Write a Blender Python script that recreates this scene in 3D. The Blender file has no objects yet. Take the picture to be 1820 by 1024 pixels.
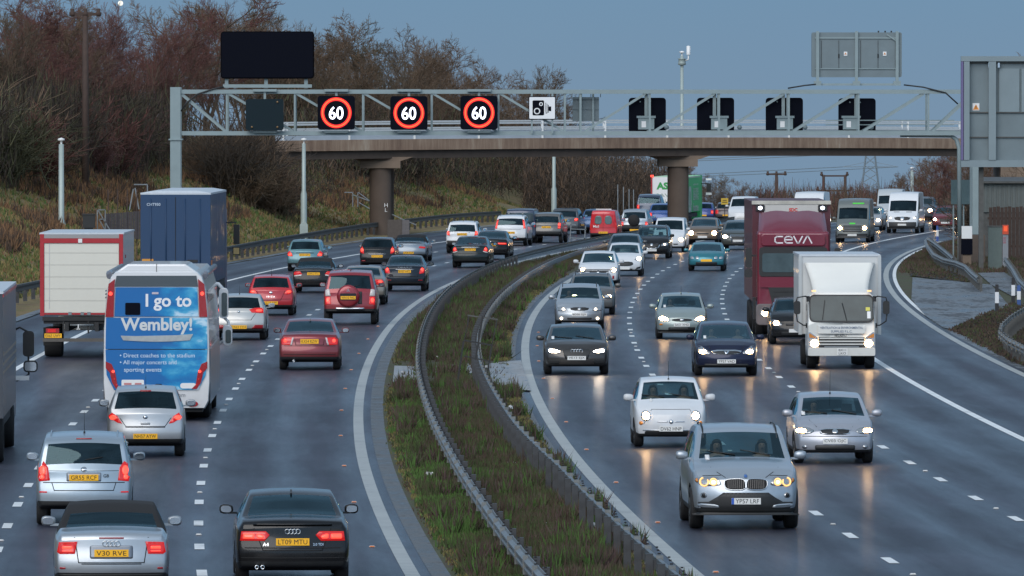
SKYSTOPS = [(0.0, (.105, .185, .29)), (.02, (.077, .178, .308)), (.12, (.15, .25, .38)), (.5, (.22, .30, .40)), (1.0, (.25, .32, .40))]
SKYMIX = .92; SKYGAIN = 8.0; SUN_E = 1.5; EXPO = 0.56; BACKSKY = 1.2; HAZE = 0
import bpy, bmesh, math, random
import numpy as np
from mathutils import Vector, Matrix
from mathutils.bvhtree import BVHTree
from mathutils.geometry import delaunay_2d_cdt
random.seed(7)
RNG = np.random.RandomState(5)
S = bpy.context.scene
COL = S.collection
PI = math.pi
R = math.radians
# ------------------------------------------------------------------ camera geometry
FOC = 16412.0      # focal length in photo pixels (1820 wide)
CAMH = 7.4
HOR = 200.0        # image row of eye level
def PX(x, y, D):
    "world point seen at photo pixel (x,y) at distance D"
    return Vector(((x - 910) / FOC * D, D, CAMH - (y - HOR) / FOC * D))
def GD(y, z=0.0):
    "distance of a point of height z seen at row y"
    return FOC * (CAMH - z) / (y - HOR)
def interp(x, xs, ys):
    return float(np.interp(x, xs, ys))

# ------------------------------------------------------------------ tagging
def tag(o, label=None, cat=None, group=None, kind=None):
    if label: o['label'] = label; n_ = len(label.split()); (n_ > 16 or n_ < 4) and print('LABELLEN', n_, label)
    if cat: o['category'] = cat
    if group: o['group'] = group
    if kind: o['kind'] = kind
    return o
def empty(name, loc=(0, 0, 0), rz=0, label=None, cat=None, group=None):
    o = bpy.data.objects.new(name, None)
    COL.objects.link(o)
    o.location = loc
    o.rotation_euler = (0, 0, rz)
    o.empty_display_size = 0.3
    return tag(o, label, cat, group)
def kids(o):
    return list(o.children)
def copy_tree(o, parent=None):
    c = o.copy()
    COL.objects.link(c)
    if parent is not None: c.parent = parent
    for ch in kids(o): copy_tree(ch, c)
    return c

# ------------------------------------------------------------------ mesh builder
class MB:
    def __init__(s):
        s.v = []; s.f = []; s.m = []; s.sm = []
    def add(s, vs, fs, mi=0, smooth=False):
        b = len(s.v)
        s.v.extend([tuple(p) for p in vs])
        for f in fs:
            s.f.append([b + i for i in f]); s.m.append(mi); s.sm.append(smooth)
    def box(s, c, d, mi=0, rz=0, tap=1.0):
        cx, cy, cz = c; hx, hy, hz = d[0] / 2, d[1] / 2, d[2] / 2
        vs = []
        for k in (-1, 1):
            t = tap if k == 1 else 1
            for (i, j) in ((-1, -1), (1, -1), (1, 1), (-1, 1)):
                x, y = i * hx * t, j * hy * t
                if rz:
                    x, y = x * math.cos(rz) - y * math.sin(rz), x * math.sin(rz) + y * math.cos(rz)
                vs.append((cx + x, cy + y, cz + k * hz))
        s.add(vs, [(3, 2, 1, 0), (4, 5, 6, 7), (0, 1, 5, 4), (1, 2, 6, 5), (2, 3, 7, 6), (3, 0, 4, 7)], mi)
    def bar(s, a, b, w, h=None, mi=0, up=(0, 0, 1)):
        a = Vector(a); b = Vector(b); d = (b - a)
        if d.length < 1e-6: return
        d.normalize(); up = Vector(up)
        if abs(d.dot(up)) > .99: up = Vector((0, 1, 0))
        x = d.cross(up).normalized(); y = x.cross(d).normalized()
        h = w if h is None else h
        vs = []
        for p in (a, b):
            for (i, j) in ((-1, -1), (1, -1), (1, 1), (-1, 1)):
                vs.append(p + x * (i * w / 2) + y * (j * h / 2))
        s.add(vs, [(0, 1, 2, 3), (7, 6, 5, 4), (4, 5, 1, 0), (5, 6, 2, 1), (6, 7, 3, 2), (7, 4, 0, 3)], mi)
    def tube(s, pts, r, n=8, mi=0, caps=True, smooth=True):
        pts = [Vector(p) for p in pts]
        rs = r if isinstance(r, (list, tuple)) else [r] * len(pts)
        rings = []
        prev = None
        for i, p in enumerate(pts):
            d = (pts[min(i + 1, len(pts) - 1)] - pts[max(i - 1, 0)])
            if d.length < 1e-9: d = Vector((0, 0, 1))
            d.normalize()
            if prev is None:
                u = Vector((1, 0, 0)) if abs(d.x) < .9 else Vector((0, 1, 0))
            else: u = prev
            u = (u - d * u.dot(d)).normalized(); prev = u
            w = d.cross(u)
            rings.append([p + (u * math.cos(2 * PI * k / n) + w * math.sin(2 * PI * k / n)) * rs[i] for k in range(n)])
        vs = [q for rg in rings for q in rg]; fs = []
        for i in range(len(pts) - 1):
            for k in range(n):
                a = i * n + k; b = i * n + (k + 1) % n
                fs.append((a, b, b + n, a + n))
        s.add(vs, fs, mi, smooth)
        if caps:
            s.add(rings[0], [tuple(range(n - 1, -1, -1))], mi)
            s.add(rings[-1], [tuple(range(n))], mi)
    def lathe(s, prof, axis='x', c=(0, 0, 0), n=24, mi=0, smooth=True, mis=None):
        "prof: (along axis, radius)"
        vs = []; fs = []
        for (a, r) in prof:
            for k in range(n):
                t = 2 * PI * k / n
                if axis == 'x': vs.append((c[0] + a, c[1] + r * math.cos(t), c[2] + r * math.sin(t)))
                elif axis == 'y': vs.append((c[0] + r * math.sin(t), c[1] + a, c[2] + r * math.cos(t)))
                else: vs.append((c[0] + r * math.cos(t), c[1] + r * math.sin(t), c[2] + a))
        for i in range(len(prof) - 1):
            for k in range(n):
                a = i * n + k; b = i * n + (k + 1) % n
                fs.append((a, b, b + n, a + n))
        s.add(vs, fs, mi, smooth)
    def disc(s, c, r, n=20, normal='y', mi=0, sx=1, sz=1):
        vs = []
        for k in range(n):
            t = 2 * PI * k / n
            if normal == 'y': vs.append((c[0] + r * sx * math.cos(t), c[1], c[2] + r * sz * math.sin(t)))
            elif normal == 'x': vs.append((c[0], c[1] + r * sx * math.cos(t), c[2] + r * sz * math.sin(t)))
            else: vs.append((c[0] + r * math.cos(t), c[1] + r * math.sin(t), c[2]))
        s.add(vs, [tuple(range(n))], mi)
    def prism(s, poly, y0, y1, mi=0):
        "poly in (x,z), extruded along y"
        n = len(poly)
        vs = [(p[0], y0, p[1]) for p in poly] + [(p[0], y1, p[1]) for p in poly]
        fs = [tuple(range(n)), tuple(range(2 * n - 1, n - 1, -1))]
        for i in range(n):
            j = (i + 1) % n
            fs.append((j, i, i + n, j + n))
        s.add(vs, fs, mi)
    def prism_x(s, poly, x0, x1, mi=0):
        "poly in (y,z), extruded along x"
        n = len(poly)
        vs = [(x0, p[0], p[1]) for p in poly] + [(x1, p[0], p[1]) for p in poly]
        fs = [tuple(range(n)), tuple(range(2 * n - 1, n - 1, -1))]
        for i in range(n):
            j = (i + 1) % n
            fs.append((j, i, i + n, j + n))
        s.add(vs, fs, mi)
    def mesh(s, name, mats, fix=True):
        me = bpy.data.meshes.new(name)
        me.from_pydata(s.v, [], s.f)
        for m in mats: me.materials.append(m)
        me.polygons.foreach_set('material_index', s.m)
        me.polygons.foreach_set('use_smooth', s.sm)
        me.update()
        if fix:
            bm = bmesh.new(); bm.from_mesh(me)
            bmesh.ops.remove_doubles(bm, verts=bm.verts, dist=1e-5)
            bmesh.ops.recalc_face_normals(bm, faces=bm.faces)
            bm.to_mesh(me); bm.free()
        return me
    def build(s, name, mats, parent=None, fix=True):
        if not isinstance(mats, (list, tuple)): mats = [mats]
        o = bpy.data.objects.new(name, s.mesh(name, mats, fix))
        COL.objects.link(o)
        if parent is not None: o.parent = parent
        return o
def link_mesh(name, me, parent=None, loc=None):
    o = bpy.data.objects.new(name, me); COL.objects.link(o)
    if parent is not None: o.parent = parent
    if loc is not None: o.location = loc
    return o
def bevel_obj(o, w, seg=2):
    me = o.data
    bm = bmesh.new(); bm.from_mesh(me)
    bmesh.ops.bevel(bm, geom=list(bm.edges), offset=w, segments=seg, profile=.6, affect='EDGES', clamp_overlap=True)
    bm.to_mesh(me); bm.free()
    return o

# ------------------------------------------------------------------ materials
MATS = {}
def newmat(name):
    m = bpy.data.materials.new(name); m.use_nodes = True
    nt = m.node_tree; nt.nodes.clear()
    out = nt.nodes.new('ShaderNodeOutputMaterial')
    return m, nt, out
def N(nt, typ, **kw):
    n = nt.nodes.new('ShaderNode' + typ)
    for k, v in kw.items():
        if k in n.inputs: n.inputs[k].default_value = v
        else: setattr(n, k, v)
    return n
def pr(nt, col=(.5, .5, .5), rough=.5, metal=0, coat=0, spec=.5):
    n = nt.nodes.new('ShaderNodeBsdfPrincipled')
    n.inputs['Base Color'].default_value = (*col, 1)
    n.inputs['Roughness'].default_value = rough
    n.inputs['Metallic'].default_value = metal
    n.inputs['Coat Weight'].default_value = coat
    n.inputs['Coat Roughness'].default_value = .06
    n.inputs['Specular IOR Level'].default_value = spec
    return n
def noise(nt, scale, detail=4, vec=None, rough=.55, dist=0.0):
    n = nt.nodes.new('ShaderNodeTexNoise')
    n.inputs['Scale'].default_value = scale; n.inputs['Detail'].default_value = detail
    n.inputs['Roughness'].default_value = rough; n.inputs['Distortion'].default_value = dist
    if vec is not None: nt.links.new(vec, n.inputs['Vector'])
    return n
def ramp(nt, fac, stops):
    n = nt.nodes.new('ShaderNodeValToRGB')
    el = n.color_ramp.elements
    while len(el) > 1: el.remove(el[-1])
    el[0].position = stops[0][0]; el[0].color = (*stops[0][1], 1)
    for p, c in stops[1:]:
        e = el.new(p); e.color = (*c, 1)
    nt.links.new(fac, n.inputs['Fac'])
    return n
def math_(nt, op, a, b=None, clamp=False):
    n = nt.nodes.new('ShaderNodeMath'); n.operation = op; n.use_clamp = clamp
    for i, q in enumerate((a, b)):
        if q is None: continue
        if isinstance(q, (int, float)): n.inputs[i].default_value = q
        else: nt.links.new(q, n.inputs[i])
    return n.outputs[0]
def mixc(nt, fac, a, b):
    n = nt.nodes.new('ShaderNodeMix'); n.data_type = 'RGBA'
    for sock, q in ((n.inputs['Factor'], fac), (n.inputs[6], a), (n.inputs[7], b)):
        if isinstance(q, (int, float)): sock.default_value = q
        elif isinstance(q, tuple): sock.default_value = (*q, 1)
        else: nt.links.new(q, sock)
    return n.outputs[2]
def simple(name, col, rough=.5, metal=0, coat=0, spec=.5, var=0.0, vscale=6.0, bump=0.0):
    if name in MATS: return MATS[name]
    m, nt, out = newmat(name)
    p = pr(nt, col, rough, metal, coat, spec)
    if var > 0 or bump > 0:
        tc = N(nt, 'TexCoord')
        nz = noise(nt, vscale, 5, tc.outputs['Object'])
        if var > 0:
            c = mixc(nt, nz.outputs['Fac'], tuple(max(0, k * (1 - var)) for k in col), tuple(min(1, k * (1 + var)) for k in col))
            nt.links.new(c, p.inputs['Base Color'])
        if bump > 0:
            b = N(nt, 'Bump'); b.inputs['Strength'].default_value = bump; b.inputs['Distance'].default_value = .02
            nt.links.new(nz.outputs['Fac'], b.inputs['Height']); nt.links.new(b.outputs[0], p.inputs['Normal'])
    nt.links.new(p.outputs[0], out.inputs[0])
    MATS[name] = m
    return m
def emis(name, col, strength, base=(.1, .1, .1)):
    if name in MATS: return MATS[name]
    m, nt, out = newmat(name)
    p = pr(nt, base, .2, 0, .3)
    p.inputs['Emission Color'].default_value = (*col, 1)
    p.inputs['Emission Strength'].default_value = strength
    nt.links.new(p.outputs[0], out.inputs[0])
    MATS[name] = m
    return m
def paint(name, col, metal=0.0, rough=.28, dirt=.5):
    "car paint with road dirt low down and a dark lining on the inside"
    if name in MATS: return MATS[name]
    m, nt, out = newmat(name)
    tc = N(nt, 'TexCoord'); sp = N(nt, 'SeparateXYZ')
    nt.links.new(tc.outputs['Object'], sp.inputs[0])
    nz = noise(nt, 3.5, 6, tc.outputs['Object'], .65)
    h = N(nt, 'MapRange'); h.inputs['From Min'].default_value = .15; h.inputs['From Max'].default_value = 1.1
    h.inputs['To Min'].default_value = 1.0; h.inputs['To Max'].default_value = .12
    nt.links.new(sp.outputs[2], h.inputs['Value'])
    f = math_(nt, 'MULTIPLY', h.outputs[0], math_(nt, 'MULTIPLY', nz.outputs['Fac'], dirt * 1.3), True)
    c = mixc(nt, f, col, (.075, .065, .055))
    dk = sum(col) < .07; p = pr(nt, col, rough, metal, .55, .25 if dk else .5)
    nt.links.new(c, p.inputs['Base Color'])
    r = N(nt, 'MapRange'); r.inputs['To Min'].default_value = rough; r.inputs['To Max'].default_value = .75
    nt.links.new(f, r.inputs['Value']); nt.links.new(r.outputs[0], p.inputs['Roughness'])
    cw = math_(nt, 'SUBTRACT', .32 if dk else .7, f, True); nt.links.new(cw, p.inputs['Coat Weight'])
    ins = pr(nt, (.035, .035, .038), .9)
    g = N(nt, 'NewGeometry'); mx = N(nt, 'MixShader')
    nt.links.new(g.outputs['Backfacing'], mx.inputs[0]); nt.links.new(p.outputs[0], mx.inputs[1]); nt.links.new(ins.outputs[0], mx.inputs[2])
    nt.links.new(mx.outputs[0], out.inputs[0])
    MATS[name] = m
    return m
def glassmat(name, tint, rough=.02, refl=1.0):
    if name in MATS: return MATS[name]
    m, nt, out = newmat(name)
    tr = N(nt, 'BsdfTransparent'); tr.inputs[0].default_value = (*tint, 1)
    gl = N(nt, 'BsdfGlossy'); gl.inputs['Roughness'].default_value = rough; gl.inputs[0].default_value = (.52 * refl, .82 * refl, .95 * refl, 1)
    fr = N(nt, 'Fresnel'); fr.inputs[0].default_value = 1.52
    k = math_(nt, 'MULTIPLY', fr.outputs[0], 1.15, True)
    mx = N(nt, 'MixShader')
    nt.links.new(k, mx.inputs[0]); nt.links.new(tr.outputs[0], mx.inputs[1]); nt.links.new(gl.outputs[0], mx.inputs[2])
    nt.links.new(mx.outputs[0], out.inputs[0])
    MATS[name] = m
    return m
M_TYRE = simple('tyre_rubber', (.012, .012, .013), .8, var=.3, vscale=9)
M_RIM = simple('alloy_rim', (.33, .34, .35), .35, .8, var=.25)
M_TRIM = simple('black_plastic_trim', (.014, .015, .016), .55, var=.3)
M_BLK = simple('gloss_black', (.008, .009, .011), .18, 0, .4)
M_GAP = simple('panel_gap_dark', (.006, .006, .007), .8)
M_CHROME = simple('chrome', (.62, .64, .66), .16, 1.0)
M_INT = simple('cabin_fabric', (.03, .032, .036), .85, var=.3)
M_GLASS = glassmat('clear_car_glass', (.50, .62, .62))
M_GLASSR = glassmat('rear_car_glass', (.50, .68, .70))
M_PRIV = glassmat('privacy_glass', (.045, .055, .06))
M_LENS = glassmat('lamp_lens', (.8, .8, .8))
M_REFL = simple('lamp_reflector', (.45, .46, .47), .22, .85)
M_TAILDK = simple('tail_lens_red', (.30, .008, .012), .18, 0, .6)
M_TAILCL = simple('tail_lens_clear', (.55, .5, .48), .2, 0, .6)
M_TAIL = emis('tail_lamp_lit', (1, .02, .018), .30, (.2, .004, .004))
M_TAILHOT = emis('tail_lamp_bulb', (1, .055, .03), 1.9, (.4, .02, .02))
M_HEAD = emis('headlamp_beam', (1, .60, .27), 52.0)
M_HEADC = emis('headlamp_cool_beam', (1, .80, .6), 52.0)
M_HEADDIM = emis('sidelamp_glow', (1, .82, .6), 7.0)
M_SIDE = emis('inner_lamp_glow', (1, .72, .5), 2.0)
M_HALO = emis('halo_ring_glow', (1, .50, .14), 1.3)
M_AMBER = emis('amber_lamp', (1, .35, .05), 1.6)
M_AMBERDK = simple('amber_lens', (.55, .2, .03), .25, 0, .5)
M_PLY = simple('yellow_plate', (.90, .46, .012), .38)
M_PLW = simple('white_plate', (.66, .66, .64), .38)
M_PLB = simple('plate_blue_band', (.02, .09, .42), .4)
M_TXT = simple('plate_lettering', (.006, .006, .006), .5)
M_MGLASS = simple('mirror_glass', (.5, .55, .6), .05, 1.0)
M_WHITE = simple('white_enamel', (.72, .72, .71), .4)
M_SKIN = simple('skin', (.36, .2, .14), .55)

# ------------------------------------------------------------------ text
TXT = {}
def text_mesh(s, bold=.0):
    "flat lettering as verts/faces normalised to height 1 (cap height), centred, in the x-z plane"
    k = (s, bold)
    if k in TXT: return TXT[k]
    cu = bpy.data.curves.new('lettering', 'FONT'); cu.body = s; cu.size = 1.0
    cu.align_x = 'CENTER'; cu.align_y = 'CENTER'; cu.offset = bold; cu.resolution_u = 3
    o = bpy.data.objects.new('lettering', cu); COL.objects.link(o)
    dg = bpy.context.evaluated_depsgraph_get()
    me = bpy.data.meshes.new_from_object(o.evaluated_get(dg))
    vs = [tuple(v.co) for v in me.vertices]; fs = [tuple(p.vertices) for p in me.polygons]
    bpy.data.objects.remove(o); bpy.data.meshes.remove(me); bpy.data.curves.remove(cu)
    a = np.array(vs); lo = a.min(0); hi = a.max(0)
    a[:, 0] -= (lo[0] + hi[0]) / 2; a[:, 1] -= (lo[1] + hi[1]) / 2
    w = hi[0] - lo[0]; h = hi[1] - lo[1]
    TXT[k] = (a, fs, w, h)
    return TXT[k]
def add_text(mb, s, cx, y, cz, w=None, h=None, mi=0, face=-1, bold=.0, surf=None, xform=None):
    """put lettering in the x-z plane at depth y facing -y (face=-1) or +y (face=1)"""
    a, fs, tw, th = text_mesh(s, bold)
    kx = (w / tw) if w else (h / th); kz = (h / th) if h else kx
    vs = []
    for p in a:
        x = p[0] * kx * (1 if face == -1 else -1) + cx; z = p[1] * kz + cz
        if xform: vs.append(xform(x, z))
        else: vs.append((x, y if surf is None else surf(x, z), z))
    mb.add(vs, fs, mi)
# ------------------------------------------------------------------ polygons for lamps, grilles ... in (x,z) metres
def rr(x0, z0, x1, z1, r=.02, n=3):
    r = min(r, abs(x1 - x0) / 2.01, abs(z1 - z0) / 2.01)
    out = []
    for (cx, cz, a0) in ((x1 - r, z1 - r, 0), (x0 + r, z1 - r, 90), (x0 + r, z0 + r, 180), (x1 - r, z0 + r, 270)):
        for k in range(n + 1):
            a = R(a0 + 90 * k / n); out.append((cx + r * math.cos(a), cz + r * math.sin(a)))
    return out
def ell(cx, cz, rx, rz=None, n=18):
    rz = rx if rz is None else rz
    return [(cx + rx * math.cos(2 * PI * k / n), cz + rz * math.sin(2 * PI * k / n)) for k in range(n)]
def soft(poly, it=1):
    for _ in range(it):
        q = []
        for i in range(len(poly)):
            a = poly[i]; b = poly[(i + 1) % len(poly)]
            q.append((a[0] * .78 + b[0] * .22, a[1] * .78 + b[1] * .22)); q.append((a[0] * .22 + b[0] * .78, a[1] * .22 + b[1] * .78))
        poly = q
    return poly
def stroke(pts, w):
    "polyline -> list of quads in 2d"
    out = []
    for a, b in zip(pts[:-1], pts[1:]):
        dx, dz = b[0] - a[0], b[1] - a[1]; l = math.hypot(dx, dz) or 1
        nx, nz = -dz / l * w / 2, dx / l * w / 2
        ex, ez = dx / l * w / 2, dz / l * w / 2
        out.append([(a[0] - ex + nx, a[1] - ez + nz), (b[0] + ex + nx, b[1] + ez + nz), (b[0] + ex - nx, b[1] + ez - nz), (a[0] - ex - nx, a[1] - ez - nz)])
    return out
def inside(poly, x, z):
    c = False; j = len(poly) - 1
    for i in range(len(poly)):
        xi, zi = poly[i]; xj, zj = poly[j]
        if (zi > z) != (zj > z) and x < (xj - xi) * (z - zi) / (zj - zi) + xi: c = not c
        j = i
    return c
def fill2d(poly, step):
    pts = []
    for i in range(len(poly)):
        a = poly[i]; b = poly[(i + 1) % len(poly)]
        l = math.hypot(b[0] - a[0], b[1] - a[1]); n = max(1, int(l / step))
        for k in range(n): pts.append((a[0] + (b[0] - a[0]) * k / n, a[1] + (b[1] - a[1]) * k / n))
    nb = len(pts)
    xs = [p[0] for p in pts]; zs = [p[1] for p in pts]
    x = min(xs) + step * .5
    while x < max(xs):
        z = min(zs) + step * .5
        while z < max(zs):
            if inside(poly, x, z): pts.append((x + .001, z + .0007))
            z += step
        x += step
    v, e, f, *_ = delaunay_2d_cdt([Vector(p) for p in pts], [(i, (i + 1) % nb) for i in range(nb)], [], 1, 1e-6)
    return [(p.x, p.y) for p in v], [tuple(q) for q in f]

WHEELM = {}
def wheel_meshes(r, w, rim, spokes=5):
    k = (round(r, 3), round(w, 3), round(rim, 3), spokes)
    if k in WHEELM: return WHEELM[k]
    t = MB()
    t.lathe([(-w * .42, rim), (-w * .5, rim + .02), (-w * .5, r - .035), (-w * .4, r - .008), (-w * .2, r), (w * .2, r), (w * .4, r - .008), (w * .5, r - .035), (w * .5, rim + .02), (w * .42, rim)], n=28)
    for gx in (-.22, .02, .24):
        t.lathe([(gx * w, r + .0015), (gx * w + .012, r + .0015)], n=28)
    tm = t.mesh('tyre', [M_TYRE], fix=False)
    m = MB()
    m.lathe([(w * .1, 0.001), (w * .1, rim * .9), (w * .42, rim * .97), (w * .46, rim + .012), (w * .3, rim + .012)], n=28, mi=1)
    m.lathe([(w * .44, .001), (w * .45, .04), (w * .38, .065), (w * .3, .075)], n=14)
    for i in range(spokes):
        a = 2 * PI * i / spokes
        m.bar((w * .38, .05 * math.cos(a), .05 * math.sin(a)), (w * .42, rim * .98 * math.cos(a), rim * .98 * math.sin(a)), .055, .03, up=(1, 0, 0))
    rm = m.mesh('rim', [M_RIM, M_TRIM], fix=False)
    WHEELM[k] = (tm, rm)
    return WHEELM[k]

# archetypes: top = (distance from the rear, height); values in metres, scaled to length/height
ARCH = {
 'saloon': dict(L=4.6, H=1.43, top=[(0, .90), (.06, 1.0), (.35, 1.045), (.72, 1.06), (1.38, 1.36), (1.65, 1.415), (2.25, 1.43), (2.75, 1.40), (3.0, 1.35), (3.72, 1.0), (4.1, .93), (4.4, .83), (4.6, .70)],
    rg=(.72, 1.38), ws=(3.0, 3.72), side=(1.15, 3.35), belt=[(0, .90), (1, .955), (3.6, .90), (4.6, .86)], roof=.60, pillars=(2.3,)),
 'coupe': dict(L=4.6, H=1.37, top=[(0, .90), (.05, .98), (.3, 1.0), (.62, 1.03), (1.5, 1.30), (1.8, 1.35), (2.3, 1.37), (2.8, 1.33), (3.0, 1.28), (3.78, .95), (4.15, .89), (4.45, .80), (4.6, .66)],
    rg=(.62, 1.5), ws=(3.0, 3.78), side=(1.2, 3.4), belt=[(0, .86), (1, .93), (3.6, .86), (4.6, .84)], roof=.60, pillars=(2.0,)),
 'hatch': dict(L=4.1, H=1.47, top=[(0, .90), (.03, .98), (.09, 1.02), (.42, 1.37), (.62, 1.42), (1.2, 1.465), (1.8, 1.47), (2.2, 1.43), (2.4, 1.38), (3.2, 1.0), (3.55, .93), (3.9, .82), (4.1, .68)],
    rg=(.09, .42), ws=(2.4, 3.2), side=(.55, 2.85), belt=[(0, .98), (.6, .99), (3.0, .91), (4.1, .86)], roof=.585, pillars=(1.75,)),
 'estate': dict(L=4.6, H=1.48, top=[(0, .90), (.03, 1.0), (.08, 1.03), (.48, 1.36), (.66, 1.43), (1.6, 1.475), (2.3, 1.48), (2.7, 1.43), (2.95, 1.37), (3.7, 1.0), (4.05, .93), (4.4, .83), (4.6, .68)],
    rg=(.08, .48), ws=(2.95, 3.7), side=(.6, 3.3), belt=[(0, .98), (1, .98), (3.4, .92), (4.6, .86)], roof=.60, pillars=(1.4, 2.3)),
 'suv': dict(L=4.7, H=1.76, top=[(0, 1.05), (.03, 1.12), (.08, 1.17), (.38, 1.6), (.56, 1.70), (1.2, 1.75), (2.1, 1.76), (2.55, 1.71), (2.75, 1.64), (3.45, 1.2), (3.85, 1.14), (4.35, 1.04), (4.7, .86)],
    rg=(.08, .38), ws=(2.75, 3.45), side=(.5, 3.1), belt=[(0, 1.13), (1, 1.13), (3.3, 1.08), (4.7, 1.0)], roof=.66, pillars=(1.2, 2.1), zb=.32),
 'mpv': dict(L=4.4, H=1.64, top=[(0, .98), (.03, 1.06), (.08, 1.1), (.34, 1.5), (.5, 1.58), (1.1, 1.635), (1.9, 1.64), (2.35, 1.59), (2.6, 1.52), (3.5, 1.08), (3.8, 1.0), (4.15, .88), (4.4, .70)],
    rg=(.08, .34), ws=(2.6, 3.5), side=(.5, 3.1), belt=[(0, 1.06), (1, 1.06), (3.3, .99), (4.4, .9)], roof=.63, pillars=(1.1, 2.0)),
 'cabrio': dict(L=4.55, H=1.39, top=[(0, .88), (.05, .965), (.4, 1.0), (.95, 1.02), (1.35, 1.24), (1.75, 1.36), (2.3, 1.39), (2.75, 1.35), (2.95, 1.30), (3.65, .97), (4.05, .91), (4.35, .82), (4.55, .68)],
    rg=(.95, 1.35), ws=(2.95, 3.65), side=(1.9, 3.3), belt=[(0, .88), (1, .93), (3.5, .88), (4.55, .84)], roof=.58, pillars=(), soft=(.97, 2.93)),
 'van': dict(L=4.4, H=1.82, top=[(0, 1.6), (.04, 1.72), (.15, 1.78), (.6, 1.81), (2.2, 1.82), (2.6, 1.76), (2.8, 1.68), (3.45, 1.16), (3.8, 1.05), (4.15, .93), (4.4, .74)],
    rg=None, ws=(2.8, 3.45), side=(2.2, 3.25), belt=[(0, 1.1), (2, 1.1), (3.3, 1.05), (4.4, .95)], roof=.70, pillars=()),
 'bigvan': dict(L=5.8, H=2.6, top=[(0, 2.35), (.05, 2.5), (.2, 2.57), (1, 2.6), (3.6, 2.6), (4.05, 2.5), (4.3, 2.3), (4.42, 2.05), (5.0, 1.38), (5.3, 1.24), (5.6, 1.1), (5.8, .86)],
    rg=None, ws=(4.42, 5.0), side=(3.7, 4.8), belt=[(0, 1.3), (3.5, 1.3), (5.0, 1.2), (5.8, 1.0)], roof=.76, pillars=(), zb=.3),
}
def ev_mesh(o):
    dg = bpy.context.evaluated_depsgraph_get()
    return bpy.data.meshes.new_from_object(o.evaluated_get(dg))
class Veh:
    pass
def car(name, label, at, view='rear', arch='saloon', L=None, W=1.76, H=None, col=None, group=None, wr=.32, sub=2, cat='car',
        priv=False, roofm=None, trimlow=0.0, curvr=.16, curvf=.30, off=0.0, rot=0.0, ends=None, mirror_col=None, roofcol=None, arches=None, zb=None, roofw=None, prof_f=None, prof_r=None, rims=5, mirrors=True, heading=None, dist=None):
    A = ARCH[arch]
    L0, H0 = A['L'], A['H']; L = L or L0; H = H or H0
    kl, kh = L / L0, H / H0
    top = [(a * kl, b * kh) for a, b in A['top']]
    belt = [(a * kl, b * kh) for a, b in A['belt']]
    hw = W / 2
    roof = (roofw if roofw else A['roof']) * (W / 1.76 if arch not in ('suv', 'bigvan') else W / (1.9 if arch == 'suv' else 2.0) * (1.0 if arch == 'suv' else 1.16))
    zb = zb if zb is not None else A.get('zb', .24)
    ws = [q * kl for q in A['ws']]; sd = [q * kl for q in A['side']]
    rg = [q * kl for q in A['rg']] if A['rg'] else None
    ys = sorted(set([round(p[0], 4) for p in top] + [round(q, 4) for q in ws + sd] + [.16, .34, L - .12, L - .26, L - .5] + [round(q * kl + e, 4) for q in A['pillars'] for e in (-.05, .05)]))
    full = [ys[0]]
    for a in ys[1:]:
        if a - full[-1] < .035: continue
        n = int((a - full[-1]) / .34)
        for k in range(n): full.append(full[-1] + (a - full[-1]) / (n + 1 - k))
        full.append(a)
    if L - full[-1] > 1e-3: full[-1] = L
    full[-1] = L
    ys = full
    PR = prof_r or [(0.2, .16), (.34, .03), (.5, 0), (.62, .0), (.66, .045), (.95, .07), (1.2, .10), (2.6, .16)]
    PF = prof_f or [(0.18, .14), (.3, .02), (.45, 0), (.56, .01), (.62, .05), (.75, .12), (.95, .2), (1.2, .25)]
    zk = kh if arch in ('suv', 'mpv') else 1.0
    if arch == 'suv' and not prof_f: PF = [(a * 1.22, b * .8) for a, b in PF]; 
    if arch == 'suv' and not prof_r: PR = [(a * 1.2, b) for a, b in PR]
    if arch in ('van', 'bigvan') and not prof_r: PR = [(.2, .1), (.34, .0), (.5, 0), (.56, .03), (2.7, .06)]
    topx = [p[0] for p in top]; topz = [p[1] for p in top]
    fr = [1, .955, .55, .2, -.2, -.55, -.955, -1]
    rows = 9
    def plan(y):
        return interp(y, [0, .08, .3, .9, 1.5, L - 1.4, L - .7, L - .25, L], [.925, .962, .982, .997, 1, 1, .988, .945, .89])
    def rings(y):
        zt = interp(y, topx, topz)
        zbo = interp(y, [0, .5, L - .6, L], [zb + .06, zb - .02, zb - .02, zb])
        w = hw * plan(y)
        bl = min(interp(y, [b[0] for b in belt], [b[1] for b in belt]), zt - .03)
        s = max(0, min(1, (zt - bl - .03) / (H - bl)))
        s = s ** .8
        x8 = (w * .93) * (1 - s) + min(roof * (1.0 if arch in ('van', 'bigvan') else 1.02 if arch == 'saloon' else 1.09), w * .95) * s
        zr = [zbo, zbo + .13 * (bl - zbo), zbo + .42 * (bl - zbo), zbo + .74 * (bl - zbo), bl]
        xr = [w * .93, w * .985, w, w * .998, w * .975]
        h = zt - bl
        zr += [bl + h * .10, bl + h * .5, zt - h * .15, zt]
        x5 = w * .955
        xr += [x5, x5 + (x8 - x5) * .42 + .012 * s, x5 + (x8 - x5) * .83 + .008 * s, x8]
        return zr, xr, s, h
    crown = .035
    V = []; F = []; FM = []
    idx = {}
    def vid(key, co):
        if key not in idx: idx[key] = len(V); V.append(co)
        return idx[key]
    def shift(x, y, z, w):
        fy = 0
        if y < .8: 
            k = (1 - y / .8) ** 2
            fy += k * (curvr * (abs(x) / w) ** 2.6 + interp(z, [p[0] for p in PR], [p[1] for p in PR]))
        if y > L - .9:
            k = (1 - (L - y) / .9) ** 2
            fy -= k * (curvf * (abs(x) / w) ** 2.4 + interp(z, [p[0] for p in PF], [p[1] for p in PF]))
        return y + fy
    RG = [rings(y) for y in ys]
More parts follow.
